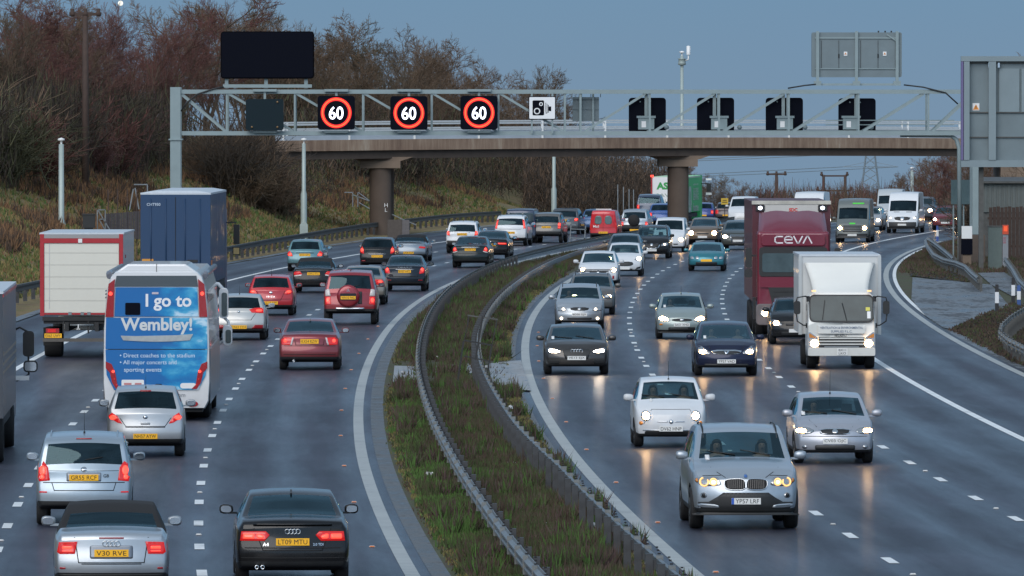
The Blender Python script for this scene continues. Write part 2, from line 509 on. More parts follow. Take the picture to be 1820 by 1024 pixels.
    def vert(i, r, c):
        # r row 0..8 on the side / cap grid ; c column index
        zr, xr, s, h = RG[i]
        x = xr[r] * fr[c]; z = zr[r]
        hood = ys[i] > ws[1] + .05
        if r == 8: z += (.06 * (1 - abs(fr[c]) ** 5) - .015) if hood else crown * (1 - fr[c] ** 2)
        elif r >= 5: z += crown * (1 - fr[c] ** 2) * (r - 4) / 4
        y = shift(x, ys[i], z, hw)
        return vid((i, r, c), (x, y - L / 2, z))
    nC = len(fr); n = len(ys)
    def quad(a, m):
        F.append(a); FM.append(m)
    softr = [q * kl for q in A['soft']] if 'soft' in A else None
    for i in range(n - 1):
        ym = (ys[i] + ys[i + 1]) / 2
        hm = (RG[i][3] + RG[i + 1][3]) / 2
        for r in range(rows - 1):
            for c, flip in ((0, False), (nC - 1, True)):
                m = 0
                if r == 0: m = 1 if trimlow <= 0 else 1
                if trimlow > 0 and r <= 1 and (RG[i][0][r + 1] + RG[i][0][r]) / 2 < trimlow: m = 1
                if r in (5, 6) and sd[0] < ym < sd[1] and hm > .16: 
                    m = 4
                    for p in A['pillars']:
                        if abs(ym - p * kl) < .045: m = 6
                if softr and r >= 5 and softr[0] < ym < softr[1] and m == 0: m = 5
                a = (vert(i, r, c), vert(i + 1, r, c), vert(i + 1, r + 1, c), vert(i, r + 1, c))
                quad(a if not flip else a[::-1], m)
        for c in range(nC - 1):
            m = 0
            if roofcol is not None and RG[i][2] > .8: m = 5
            if softr and softr[0] < ym < softr[1]: m = 5
            if 1 <= c <= nC - 3:
                if ws[0] < ym < ws[1]: m = 2
                if rg and rg[0] < ym < rg[1]: m = 3
            a = (vert(i, 8, c), vert(i + 1, 8, c), vert(i + 1, 8, c + 1), vert(i, 8, c + 1))
            quad(a, m)
            a = (vert(i, 0, c + 1), vert(i + 1, 0, c + 1), vert(i + 1, 0, c), vert(i, 0, c))
            quad(a, 1)
    for i, rev in ((0, False), (n - 1, True)):
        for r in range(rows - 1):
            for c in range(nC - 1):
                a = (vert(i, r, c), vert(i, r + 1, c), vert(i, r + 1, c + 1), vert(i, r, c + 1))
                m = 1 if (r == 0) else 0
                quad(a if not rev else a[::-1], m)
    me = bpy.data.meshes.new('hull')
    me.from_pydata(V, [], F); me.polygons.foreach_set('material_index', FM); me.update()
    bm = bmesh.new(); bm.from_mesh(me); bmesh.ops.recalc_face_normals(bm, faces=bm.faces); bm.to_mesh(me); bm.free()
    body = paint('paint_' + name if False else col[0], *col[1:])
    mats = [body, M_TRIM, M_GLASS, M_PRIV if priv else M_GLASSR, M_PRIV if priv else M_GLASS, roofcol or M_TRIM, M_BLK]
    if softr and not roofcol: mats[5] = simple('soft_top_fabric', (.012, .012, .013), .9, var=.3, vscale=30)
    for q in mats: me.materials.append(q)
    tmp = bpy.data.objects.new('hull', me); COL.objects.link(tmp)
    md = tmp.modifiers.new('s', 'SUBSURF'); md.levels = sub; md.render_levels = sub
    # wheel wells
    ax = ends or (.82 * kl ** .5, L - .86 * kl ** .5)
    cut = MB()
    for y in ax:
        for sx in (-1, 1):
            cut.lathe([(-.17, .001), (-.17, wr + .055), (.17, wr + .055), (.17, .001)], c=(sx * (hw - .06), y - L / 2, wr), n=24, mi=1)
    co = cut.build('cutter', [M_TRIM, M_TRIM])
    bmm = tmp.modifiers.new('b', 'BOOLEAN'); bmm.object = co; bmm.operation = 'DIFFERENCE'; bmm.solver = 'EXACT'
    em = ev_mesh(tmp)
    if len(em.polygons) < 500:
        tmp.modifiers.remove(bmm); em = ev_mesh(tmp)
    bpy.data.objects.remove(tmp); bpy.data.objects.remove(co)
    # split by material
    vs = [tuple(v.co) for v in em.vertices]
    groups = {}
    for p in em.polygons: groups.setdefault(p.material_index, []).append(tuple(p.vertices))
    v = Veh(); v.L = L; v.W = W; v.H = H; v.hw = hw; v.view = view; v.paint = body; v.ws = ws; v.rg = rg; v.topx = topx; v.topz = topz; v.ax = ax; v.wr = wr
    v.bvh = BVHTree.FromPolygons([Vector(q) for q in vs], [f for fs in groups.values() for f in fs])
    # placement
    D = dist if dist else GD(at[1]); X = (at[0] - 910) / FOC * D
    hd = heading if heading is not None else road_heading(D, view)
    yc = D + L / 2; dy = L / 2
    rz = -hd + rot if view == 'rear' else PI - hd + rot
    v.root = empty(name, (X + hd * dy, yc, GZ(yc)), rz, label, cat, group)
    parts = {0: 'body', 1: 'sill_trim', 2: 'windscreen', 3: 'rear_window', 4: 'side_window', 5: 'soft_top' if softr else 'roof_panel', 6: 'door_pillar'}
    for mi, fs in groups.items():
        sets = [fs]
        if mi in (4, 6):
            sets = [[f for f in fs if vs[f[0]][0] > 0], [f for f in fs if vs[f[0]][0] <= 0]]
            if mi == 6 and len(A['pillars']) > 1: sets = [[f for f in q if (vs[f[0]][1] + L / 2 < sum(A['pillars']) / len(A['pillars']) * kl) == bb] for q in sets for bb in (True, False)]
        for fs in sets:
            if not fs: continue
            used = sorted(set(q for f in fs for q in f)); rm = {q: k for k, q in enumerate(used)}
            mb = MB(); mb.add([vs[q] for q in used], [tuple(rm[q] for q in f) for f in fs], 0, True)
            v.__dict__[parts[mi]] = mb.build(parts[mi], [mats[mi]], v.root, fix=False)
    bpy.data.meshes.remove(em)
    # wheels
    rim = wr * .62
    tm, rm_ = wheel_meshes(wr, .21 if W < 1.9 else .24, rim, rims)
    for y in ax:
        for sx in (-1, 1):
            w = link_mesh('wheel', tm, v.root, (sx * (hw - .125), y - L / 2, wr))
            q = link_mesh('rim', rm_, w)
            if sx < 0: q.rotation_euler = (0, 0, PI)
    # cabin: dash, seats, parcel shelf
    zt = interp(ws[1], topx, topz)
    cb = MB()
    y0 = (rg[0] if rg else 1.5) - L / 2 + .08; y1 = ws[1] - L / 2 - .12
    zf = zt - .30
    cb.box((0, (y0 + y1) / 2, zf - .3), (W * .84, y1 - y0, .04))
    cb.box((0, y1 - .18, zf + .12), (W * .80, .4, .2))
    if rg and arch in ('saloon', 'coupe', 'cabrio'): cb.box((0, y0 + .2, zf + .18), (W * .74, .5, .03))
    o = cb.build('dashboard', M_INT, v.root)
    ysf = ws[0] - L / 2 - .25
    rowsy = [ysf] + ([ysf - .85] if L > 3.5 and rg else [])
    for k, yy in enumerate(rowsy):
        for sx in (-1, 1):
            x = sx * W * .21
            st = MB(); st.prism([(x - .22, zf - .3), (x + .22, zf - .3), (x + .2, zf + .28), (x + .12, zf + .34), (x - .12, zf + .34), (x - .2, zf + .28)], yy - .06, yy + .08)
            st.prism([(x - .12, zf + .38), (x + .12, zf + .38), (x + .1, zf + .54), (x - .1, zf + .54)], yy - .04, yy + .04)
            st.bar((x, yy, zf + .25), (x, yy, zf + .4), .1, .03)
            if (view == 'front') == (k == 0) or W > 5: st.build('seat', M_INT, v.root)
    v.zf = zf; v.ysf = ysf
    # mirrors
    if mirrors:
        mm = mirror_mesh()
        ym = ws[1] - L / 2 - .28 * kl; zm = interp(ws[1], topx, topz) + .06
        for sx in (-1, 1):
            c = mirror_col or body
            key = 'mirror_' + c.name
            if key not in MIRM:
                q = mm[0].copy(); q.materials.clear(); q.materials.append(c); MIRM[key] = q
            w = link_mesh('door_mirror', MIRM[key], v.root, (sx * (hw + .085), ym, zm))
            if sx < 0: w.scale = (-1, 1, 1)
            g = link_mesh('mirror_glass', mm[1], w)
    # wipers / aerial
    v.front = (view == 'front')
    return v
MIRM = {}
def mirror_mesh():
    if 'mm' in MIRM: return MIRM['mm']
    mb = MB()
    # pod lofted along x, rounded
    pro = [(-.10, .03, .03), (-.085, .055, .055), (-.02, .07, .075), (.06, .072, .078), (.105, .055, .06), (.12, .02, .025)]
    n = 12
    vs = []; fs = []
    for (x, ry, rz) in pro:
        for k in range(n):
            t = 2 * PI * k / n
            c, s_ = math.cos(t), math.sin(t)
            yy = ry * (abs(c) ** .7) * (1 if c > 0 else -1); zz = rz * (abs(s_) ** .7) * (1 if s_ > 0 else -1)
            if yy < 0: yy *= .55
            vs.append((x, yy, zz + .01))
    for i in range(len(pro) - 1):
        for k in range(n):
            a = i * n + k; b = i * n + (k + 1) % n
            fs.append((a, b, b + n, a + n))
    mb.add(vs, fs, 0, True); mb.add(vs[:n], [tuple(range(n - 1, -1, -1))]); mb.add(vs[-n:], [tuple(range(n))])
    mb.bar((-.16, .0, -.05), (-.02, 0, -.05), .05, .035)
    m0 = mb.mesh('door_mirror', [M_TRIM])
    g = MB(); p = soft([(-.075, -.045), (.095, -.04), (.10, .06), (-.06, .065)], 2)
    g.prism(p, -.052, -.046)
    m1 = g.mesh('mirror_glass', [M_MGLASS])
    MIRM['mm'] = (m0, m1)
    return MIRM['mm']

def ray(v, x, z, side):
    if side == 'rear': o = Vector((x, -v.L, z)); d = Vector((0, 1, 0))
    elif side == 'front': o = Vector((x, v.L, z)); d = Vector((0, -1, 0))
    elif side == 'top': o = Vector((x, z, 5)); d = Vector((0, 0, -1))
    elif side == 'right': o = Vector((5, x, z)); d = Vector((-1, 0, 0))
    elif side == 'left': o = Vector((-5, x, z)); d = Vector((1, 0, 0))
    return v.bvh.ray_cast(o, d), d
def hit(v, x, z, side):
    k = 1.0
    for _ in range(14):
        (loc, nrm, i, dist), d = ray(v, x * k, z, side)
        if loc is not None and (side not in ('rear', 'front') or abs(loc.y) > v.L * .12 or True): return loc.copy(), d
        k *= .975
    return Vector((x, (-1 if side == 'rear' else 1) * v.L / 2, z)), d
def decal(v, name, polys, mat, side, off=.008, parent=None, step=.07, thick=.02, both=False, mb=None, mi=0, smooth=True):
    """raised conformal patch on the hull"""
    own = mb is None
    objs = []
    if polys and isinstance(polys[0][0], (int, float)): polys = [polys]
    sets = [polys] if not both else [polys, [[(-p[0], p[1]) for p in q][::-1] for q in polys]]
    for st in sets:
        b = MB() if own else mb
        for poly in st:
            p2, fs = fill2d(poly, step)
            vs = []
            for (x, z) in p2:
                loc, d = hit(v, x, z, side)
                vs.append(loc - d * off)
            nb = len(p2)
            ed = {}
            for f in fs:
                for a, c in zip(f, f[1:] + f[:1]):
                    k = (min(a, c), max(a, c)); ed[k] = ed.get(k, 0) + 1
            b.add(vs, fs, mi, smooth)
            bd = [k for k, c in ed.items() if c == 1]
            sk = []; sf = []
            for a, c in bd:
                q = len(sk); sk += [vs[a], vs[c], vs[c] + d * thick, vs[a] + d * thick]; sf.append((q, q + 1, q + 2, q + 3))
            b.add(sk, sf, mi)
        if own: objs.append(b.build(name, mat, parent if parent is not None else v.root))
    return objs
def plate(v, txt, z, side=None, x=0.0, w=.52, h=.112, two=None, bold=0, blue=False, col=None):
    side = side or v.view
    sg = -1 if side == 'rear' else 1
    q = [hit(v, x + a, z + b, side)[0].y * sg for a in (-w / 2, 0, w / 2) for b in (-h / 2, h / 2)]
    y = sg * (max(q) + .012)
    m = MB(); m.box((x, y, z), (w, .012, h), 0)
    yt = y + sg * .0085
    fc = -1 if side == 'rear' else 1
    tw = w * .88; cx = x
    if blue:
        m.box((x - sg * w * -.455 * (1 if side == 'front' else 1), y + sg * .0025, z), (w * .085, .012, h * .98), 2); tw = w * .80; cx = x - w * .04 * 1
        cx = x - w * .04
    if two:
        add_text(m, two[0], x, yt, z + h * .24, w=w * .6, h=h * .32, mi=1, face=fc, bold=bold)
        add_text(m, two[1], x, yt, z - h * .24, w=w * .6, h=h * .32, mi=1, face=fc, bold=bold)
    elif txt: add_text(m, txt, cx, yt, z, w=tw, h=h * .68, mi=1, face=fc, bold=bold)
    c = col or (M_PLY if side == 'rear' else M_PLW)
    return m.build('number_plate', [c, M_TXT, M_PLB], v.root, fix=False)
def gaps(v, lines, side, w=.012, off=.004, mat=None, name='panel_gap', both=False):
    for l in lines + ([[(-a, b) for a, b in l] for l in lines] if both else []):
        decal(v, name, stroke(l, w), mat or M_GAP, side, off, step=.12, thick=.006)
def aerial(v, yy, h=.35, x=0.0, lean=-.15):
    loc, d = hit(v, x, yy, 'top')
    m = MB(); m.tube([(loc.x, loc.y, loc.z), (loc.x, loc.y, loc.z + .03)], .018, 8); m.tube([(loc.x, loc.y, loc.z + .03), (loc.x, loc.y + lean * h, loc.z + h)], [.005, .003], 6)
    m.build('roof_aerial', M_TRIM, v.root)
def fin(v, yy):
    loc, d = hit(v, 0, yy, 'top')
    m = MB(); m.prism_x([(yy - .08, loc.z), (yy + .1, loc.z), (yy - .03, loc.z + .065), (yy - .07, loc.z + .06)], -.015, .015)
    m.build('shark_fin_aerial', M_BLK, v.root)
def rails(v, y0, y1, mat=None):
    for sx in (-1, 1):
        m = MB(); pts = []
        for k in range(7):
            yy = y0 + (y1 - y0) * k / 6
            xx = None
            loc, d = hit(v, sx * .60 * v.W / 1.76, yy, 'top')
            pts.append((loc.x, yy, loc.z + (.03 if 0 < k < 6 else -.01)))
        m.tube(pts, .014, 8)
        m.build('roof_rail', mat or M_TRIM, v.root)
def wipers(v, side='front'):
    m = MB()
    if side == 'front':
        y0, y1 = v.ws[1] - v.L / 2 - .06, v.ws[1] - v.L / 2 - .26
        for x0, x1 in ((-.5, .02), (.12, .62)):
            pts = []
            for k in range(6):
                xx = x0 + (x1 - x0) * k / 5; yy = y0 + (y1 - y0) * (k / 5) * .7
                loc, d = hit(v, xx, yy, 'top'); pts.append(loc + Vector((0, 0, .012)))
            m.tube(pts, .009, 5)
        m.build('wiper_blades', M_TRIM, v.root)
    else:
        pts = []
        y = v.rg[0] - v.L / 2
        for k in range(5):
            x = .02 + .32 * k / 4; z = interp(v.rg[0] + .05, v.topx, v.topz) + .02 + .05 * k / 4
            loc, d = hit(v, x, z, 'rear'); pts.append(loc - d * .012)
        m.tube(pts, .009, 5)
        m.build('rear_wiper', M_TRIM, v.root)
def exhaust(v, x=-.5, z=.27, n=1):
    m = MB()
    for k in range(n):
        m.lathe([(-.1, .02), (-.11, .034), (-.06, .036), (.1, .036)], axis='y', c=(x + k * .09, -v.L / 2 + .1, z), n=12)
    m.build('exhaust_pipe', M_CHROME, v.root)

def tails(v, poly, hot, mat=None, hotmat=None, extra=None):
    "rear lamp clusters on both sides: poly in (x,z) for x>0, hot = list of lit patches"
    for sx in (1, -1):
        pl = poly if sx > 0 else [(-a, b) for a, b in poly][::-1]
        o = decal(v, 'tail_light', pl, mat or M_TAIL, 'rear', .012)[0]
        for hh in hot:
            q = hh if sx > 0 else [(-a, b) for a, b in hh][::-1]
            decal(v, 'lamp_bulb', q, hotmat or M_TAILHOT, 'rear', .018, parent=o, step=.05)
        if extra:
            for (q0, m) in extra:
                q = q0 if sx > 0 else [(-a, b) for a, b in q0][::-1]
                decal(v, 'clear_lens', q, m, 'rear', .020, parent=o, step=.05)
def heads(v, poly, hot, hotmat=None, mat=None, extra=None):
    for sx in (1, -1):
        pl = poly if sx > 0 else [(-a, b) for a, b in poly][::-1]
        o = decal(v, 'headlight', pl, mat or M_REFL, 'front', .010)[0]
        for hh in hot:
            q = hh if sx > 0 else [(-a, b) for a, b in hh][::-1]
            decal(v, 'lamp_bulb', q, hotmat or M_HEAD, 'front', .022, parent=o, step=.05)
        if extra:
            for (q0, m) in extra:
                q = q0 if sx > 0 else [(-a, b) for a, b in q0][::-1]
                decal(v, 'indicator_lens', q, m, 'front', .018, parent=o, step=.05)
def rings4(v, z, side, w=.3):
    r = w / 5.4; m = MB(); sg = -1 if side == 'rear' else 1
    y = hit(v, 0, z, side)[0].y + sg * .015
    for k in range(4):
        cx = (k - 1.5) * r * 1.5
        pts = [(cx + r * math.cos(2 * PI * i / 16), y, z + r * math.sin(2 * PI * i / 16)) for i in range(17)]
        m.tube(pts, r * .17, 5, caps=False)
    m.build('badge', M_CHROME, v.root)
def vtext(v, s, x, z, w, side, mat=None, h=None, name='badge', bold=.01):
    sg = -1 if side == 'rear' else 1
    m = MB()
    add_text(m, s, x, 0, z, w=w, h=h, face=-1 if side == 'rear' else 1, bold=bold, surf=lambda a, b: hit(v, a, b, side)[0].y + sg * .012)
    return m.build(name, mat or M_CHROME, v.root, fix=False)
# ------------------------------------------------------------------ road alignment (metres): X of the inner edge lines against distance
SC = .9688
KD = [100, 120, 145, 170, 195, 220, 245, 270, 295, 320, 345, 370, 395, 420, 445, 470, 495, 520, 545, 570, 600, 660, 800, 1000, 1400]
KL = [.70, -.38, -1.54, -2.49, -3.24, -3.78, -4.15, -4.36, -4.42, -4.34, -4.07, -3.59, -2.86, -1.83, -.44, 1.3, 3.3, 5.6, 8.2, 10.9, 14.2, 20.3, 33.5, 51, 84]
KR = [5.3, 4.25, 3.13, 2.20, 1.47, .95, .61, .44, .44, .61, .96, 1.49, 2.22, 3.16, 4.36, 5.88, 7.76, 10.03, 12.73, 15.86, 19.4, 26.3, 41, 61, 98]
_kd = np.array(KD, float)
def _cub(K):
    y = np.array(K, float) * SC
    n = len(y); m = np.zeros(n)
    m[1:-1] = (y[2:] - y[:-2]) / (_kd[2:] - _kd[:-2]); m[0] = (y[1] - y[0]) / (_kd[1] - _kd[0]); m[-1] = (y[-1] - y[-2]) / (_kd[-1] - _kd[-2])
    def f(D):
        if D <= _kd[0]: return y[0] + (D - _kd[0]) * m[0]
        if D >= _kd[-1]: return y[-1] + (D - _kd[-1]) * m[-1]
        i = int(np.searchsorted(_kd, D) - 1); i = max(0, min(i, n - 2))
        h = _kd[i + 1] - _kd[i]; t = (D - _kd[i]) / h
        return (2 * t**3 - 3 * t**2 + 1) * y[i] + (t**3 - 2 * t**2 + t) * h * m[i] + (-2 * t**3 + 3 * t**2) * y[i + 1] + (t**3 - t**2) * h * m[i + 1]
    return f
CL = _cub(KL); CR = _cub(KR)
def GZ(D):
    "road level: flat, then falling away beyond the bridge"
    if D < 590: return 0.0
    if D < 680: return -.0125 * (D - 590) ** 2 / 180
    return -.5625 - .0125 * (D - 680)
def road_heading(D, view):
    f = CL if view == 'rear' else CR
    return math.atan((f(D + 6) - f(D - 6)) / 12)
LW = 3.42   # lane width
OL = dict(L3=0, L2=-3.36, L1=-6.78, L0=-10.1, LH=-13.4)
OR = dict(R0=0, R1=3.49, R2=6.98, R3=10.45, R4=14.05)
# ------------------------------------------------------------------ materials of the place
def road_mat():
    m, nt, out = newmat('wet_asphalt')
    uv = N(nt, 'UVMap'); g = N(nt, 'NewGeometry'); pos = g.outputs['Position']
    def mapped(sc):
        mp = N(nt, 'Mapping'); mp.inputs['Scale'].default_value = sc; nt.links.new(uv.outputs[0], mp.inputs[0]); return mp.outputs[0]
    tracks = noise(nt, 1.0, 5, mapped((1.15, .012, 1)), .6)      # streaks of wear that follow the lanes
    big = noise(nt, 1.0, 4, mapped((.22, .035, 1)), .6)
    pat = noise(nt, 1.0, 6, mapped((1.6, .10, 1)), .7, .4)
    cross = noise(nt, 1.0, 3, mapped((.05, .16, 1)), .6)        # laid in bays across the road
    fine = noise(nt, 34, 3, pos, .7); mid = noise(nt, 5, 5, pos, .75)
    sx = N(nt, 'SeparateXYZ'); nt.links.new(uv.outputs[0], sx.inputs[0])
    w = N(nt, 'TexWave'); w.wave_type = 'BANDS'; w.bands_direction = 'X'; w.inputs['Scale'].default_value = .184; w.inputs['Distortion'].default_value = .6; w.inputs['Detail'].default_value = 3; w.inputs['Detail Scale'].default_value = .2
    nt.links.new(mapped((1, .02, 1)), w.inputs['Vector'])
    c0 = ramp(nt, math_(nt, 'ADD', math_(nt, 'MULTIPLY', tracks.outputs['Fac'], .6), math_(nt, 'MULTIPLY', cross.outputs['Fac'], .4)), [(.38, (.012, .014, .026)), (.5, (.027, .030, .050)), (.62, (.050, .054, .082))])
    c1 = mixc(nt, math_(nt, 'MULTIPLY', fine.outputs['Fac'], .6), c0.outputs[0], (.014, .014, .017))
    p = pr(nt, (.04, .04, .04), .4, 0, 0, .27)
    nt.links.new(c1, p.inputs['Base Color'])
    s = math_(nt, 'ADD', math_(nt, 'MULTIPLY', tracks.outputs['Fac'], .34), math_(nt, 'MULTIPLY', pat.outputs['Fac'], .26))
    s = math_(nt, 'ADD', s, math_(nt, 'MULTIPLY', big.outputs['Fac'], .22)); s = math_(nt, 'ADD', s, math_(nt, 'MULTIPLY', w.outputs['Fac'], .10)); s = math_(nt, 'ADD', s, math_(nt, 'MULTIPLY', mid.outputs['Fac'], .14))
    r = N(nt, 'MapRange'); r.inputs['From Min'].default_value = .40; r.inputs['From Max'].default_value = .62
    r.inputs['To Min'].default_value = .36; r.inputs['To Max'].default_value = .6
    nt.links.new(s, r.inputs['Value']); nt.links.new(r.outputs[0], p.inputs['Roughness'])
    cw = N(nt, 'MapRange'); cw.inputs['From Min'].default_value = .62; cw.inputs['From Max'].default_value = .40; cw.inputs['To Min'].default_value = .10; cw.inputs['To Max'].default_value = .42
    nt.links.new(s, cw.inputs['Value']); nt.links.new(cw.outputs[0], p.inputs['Coat Weight']); p.inputs['Coat Roughness'].default_value = .225; p.inputs['Coat IOR'].default_value = 1.33
    b2 = N(nt, 'Bump'); b2.inputs['Strength'].default_value = .06; b2.inputs['Distance'].default_value = .01; nt.links.new(mid.outputs['Fac'], b2.inputs['Height']); nt.links.new(b2.outputs[0], p.inputs['Coat Normal'])
    b = N(nt, 'Bump'); b.inputs['Strength'].default_value = .6; b.inputs['Distance'].default_value = .012
    nt.links.new(math_(nt, 'ADD', fine.outputs['Fac'], mid.outputs['Fac']), b.inputs['Height']); nt.links.new(b.outputs[0], p.inputs['Normal'])
    nt.links.new(p.outputs[0], out.inputs[0])
    return m
def ground_mat(name, cols, s1=.35, s2=3.0, rough=.9, bump=.6, stretch=None, rvar=None):
    m, nt, out = newmat(name)
    g = N(nt, 'NewGeometry'); pos = g.outputs['Position']
    if stretch:
        mp = N(nt, 'Mapping'); mp.inputs['Scale'].default_value = stretch; nt.links.new(pos, mp.inputs[0]); pos = mp.outputs[0]
    a = noise(nt, s1, 6, pos, .65); b = noise(nt, s2, 6, pos, .7)
    f = math_(nt, 'ADD', math_(nt, 'MULTIPLY', a.outputs['Fac'], .6), math_(nt, 'MULTIPLY', b.outputs['Fac'], .4))
    n = len(cols)
    c = ramp(nt, f, [(.36 + .28 * i / (n - 1), cc) for i, cc in enumerate(cols)])
    p = pr(nt, (.1, .1, .1), rough)
    nt.links.new(c.outputs[0], p.inputs['Base Color'])
    if rvar:
        q = N(nt, 'MapRange'); q.inputs['From Min'].default_value = .4; q.inputs['From Max'].default_value = .6; q.inputs['To Min'].default_value = rvar[0]; q.inputs['To Max'].default_value = rvar[1]
        nt.links.new(f, q.inputs['Value']); nt.links.new(q.outputs[0], p.inputs['Roughness'])
    bp = N(nt, 'Bump'); bp.inputs['Strength'].default_value = bump; bp.inputs['Distance'].default_value = .08
    nt.links.new(b.outputs['Fac'], bp.inputs['Height']); nt.links.new(bp.outputs[0], p.inputs['Normal'])
    nt.links.new(p.outputs[0], out.inputs[0])
    return m
M_ROAD = road_mat()
M_EARTH = ground_mat('damp_earth_and_weeds', [(.034, .028, .019), (.062, .052, .030), (.048, .062, .022), (.085, .078, .036)])
M_BANK = ground_mat('rough_winter_grass', [(.07, .08, .022), (.15, .13, .045), (.21, .155, .07), (.16, .11, .055), (.10, .10, .035)], .16, 1.6, .95, 1.0)
M_PALEW = ground_mat('pale_wet_slab', [(.12, .125, .13), (.22, .225, .23), (.32, .33, .34), (.16, .165, .17)], 1.2, 6, .35, .4, (1, .3, 1), (.25, .7))
M_WET = ground_mat('wet_concrete', [(.03, .034, .04), (.065, .07, .08), (.14, .15, .16), (.045, .05, .055), (.10, .105, .115)], .7, 4, .3, .5, (1, .16, 1), (.25, .75))
M_CHAN = ground_mat('wet_silty_channel', [(.035, .038, .042), (.07, .075, .08), (.13, .14, .15), (.05, .05, .05)], 1.6, 9, .3, .4, (1, .5, 1), (.3, .85))
M_GRAVEL = ground_mat('dark_gravel', [(.012, .012, .012), (.03, .028, .025), (.02, .02, .018)], 1.5, 14, .85, 1.0)
def line_mat(name, col, ribs):
    m, nt, out = newmat(name)
    g = N(nt, 'NewGeometry'); pos = g.outputs['Position']
    nz = noise(nt, 5, 5, pos, .7); nz2 = noise(nt, .6, 4, pos, .6)
    f = math_(nt, 'MULTIPLY', math_(nt, 'ADD', nz.outputs['Fac'], nz2.outputs['Fac']), .5)
    c = ramp(nt, f, [(.36, tuple(k * .5 for k in col)), (.46, tuple(k * .9 for k in col)), (.58, col)])
    p = pr(nt, col, .38)
    nt.links.new(c.outputs[0], p.inputs['Base Color'])
    if ribs:
        w = N(nt, 'TexWave'); w.wave_type = 'BANDS'; w.bands_direction = 'Y'; w.inputs['Scale'].default_value = .62
        nt.links.new(pos, w.inputs['Vector'])
        c2 = mixc(nt, math_(nt, 'MULTIPLY', w.outputs['Fac'], .4), c.outputs[0], (.07, .075, .08))
        nt.links.new(c2, p.inputs['Base Color'])
        b = N(nt, 'Bump'); b.inputs['Strength'].default_value = .6; b.inputs['Distance'].default_value = .01
        nt.links.new(w.outputs['Fac'], b.inputs['Height']); nt.links.new(b.outputs[0], p.inputs['Normal'])
    nt.links.new(p.outputs[0], out.inputs[0])
    return m
M_LINE = line_mat('road_paint', (.85, .85, .83), False)
M_RIB = line_mat('ribbed_edge_paint', (.48, .48, .44), True)
M_STEEL = simple('galvanised_steel', (.19, .21, .22), .45, .45, var=.5, vscale=1.6)
M_LAP = simple('rusty_lap_joint', (.16, .17, .17), .6, .3, var=.6, vscale=5)
M_STEEL2 = simple('dull_steel', (.15, .17, .185), .45, .4, var=.6, vscale=2)
M_STEELD = simple('weathered_steel', (.085, .085, .08), .6, .35, var=.5, vscale=4)
M_POSTD = simple('rusty_dark_post', (.05, .052, .056), .5, .3, var=.6, vscale=6)
M_GANT = simple('gantry_grey_paint', (.22, .28, .29), .5, .1, var=.15, vscale=2)
M_PANEL = simple('sign_back_grey', (.145, .185, .20), .5, .15, var=.18, vscale=1.2)
M_SCREEN = simple('dark_display', (.004, .005, .010), .6, 0, 0, .04)
M_CONC = simple('stained_concrete', (.17, .125, .092), .85, var=.45, vscale=.9, bump=.4)
M_MAST = simple('pale_mast', (.34, .40, .38), .5, .2, var=.15, vscale=2)
M_WOOD = simple('old_brown_timber', (.06, .038, .03), .85, var=.4, vscale=5)

def strip(name, f, o0, o1, D0, D1, z, mat, kind='structure', step=4.0, ofn=None):
    mb = MB(); n = max(2, int((D1 - D0) / step) + 1); vs = []
    for i in range(n):
        D = D0 + (D1 - D0) * i / (n - 1); x = f(D); zz = GZ(D) + z
        a, b = (o0, o1) if ofn is None else ofn(D)
        vs += [(x + a, D, zz), (x + b, D, zz)]
    mb.add(vs, [(2 * i, 2 * i + 1, 2 * i + 3, 2 * i + 2) for i in range(n - 1)])
    o = mb.build(name, mat, fix=False)
    uvl = o.data.uv_layers.new(name='UVMap')
    for lp in o.data.loops:
        c = o.data.vertices[lp.vertex_index].co; uvl.data[lp.index].uv = (c.x - f(c.y), c.y)
    return tag(o, kind=kind)
# ---- outer limit of the left verge: barrier offset against distance
def barL(D): return interp(D, [100, 350, 400, 460, 513, 552, 600, 700], [-15.6, -15.5, -14.7, -14.6, -16.0, -17.6, -18.5, -18.5])
def lh(D): return interp(D, [100, 400, 477, 498, 540, 700], [-13.3, -13.2, -13.8, -14.3, -15.0, -15.5])
def bank_z(D, X):
    "height of the ground left of the road"
    e = (CL(D) + barL(D)) - X
    if e < 1.2: return 0.0
    h = min(.42 * (e - 1.2), 5.6) * interp(D, [0, 680, 900], [1, 1, 0])
    n = .35 * math.sin(D * .07 + X * .3) * min(1, e / 6) + .2 * math.sin(D * .21 - X * .5) * min(1, e / 6)
    return max(0, h + n)
def ground_z(X, D):
    z = GZ(D)
    if X < CL(D) + barL(D): return z + bank_z(D, X)
    e = X - (CR(D) + 17)
    if e > 0 and D > 480: z += min(e * .12, 3.0)
    return z
rows = list(np.arange(60, 640, 6)) + [650, 670, 700, 740, 800, 880, 1000, 1200, 1600, 2200, 3200, 5000, 8000]
loff = [0, .6, 1.2, 3, 5, 7, 9, 11, 13, 15, 18, 22, 30, 45, 70, 120, 250, 600, 2500]
roff = [14.2, 15.5, 17, 19, 22, 26, 32, 42, 60, 100, 200, 500, 2500]
mb = MB(); vs = []; nc = 0
for D in rows:
    a, b = CL(D), CR(D); r = []
    for o in reversed(loff):
        X = a + barL(D) - o; r.append((X, D, ground_z(X, D) - (.05 if o < .3 else .0)))
    for o in (lh(D) + .3, -8, -3, .3): r.append((a + o, D, GZ(D) - .06))
    r.append((a + .50, D, GZ(D) + .002))
    for t in (.30, .5, .7): r.append((a + .5 + (b - a - 1) * t, D, GZ(D) + .04))
    r.append((b - .45, D, GZ(D) + .002))
    for o in (-.3, 3, 8, 13.9): r.append((b + o, D, GZ(D) - .06))
    for o in roff:
        X = b + o; r.append((X, D, ground_z(X, D) - (.03 if o < 15 else .0)))
    nc = len(r); vs += r
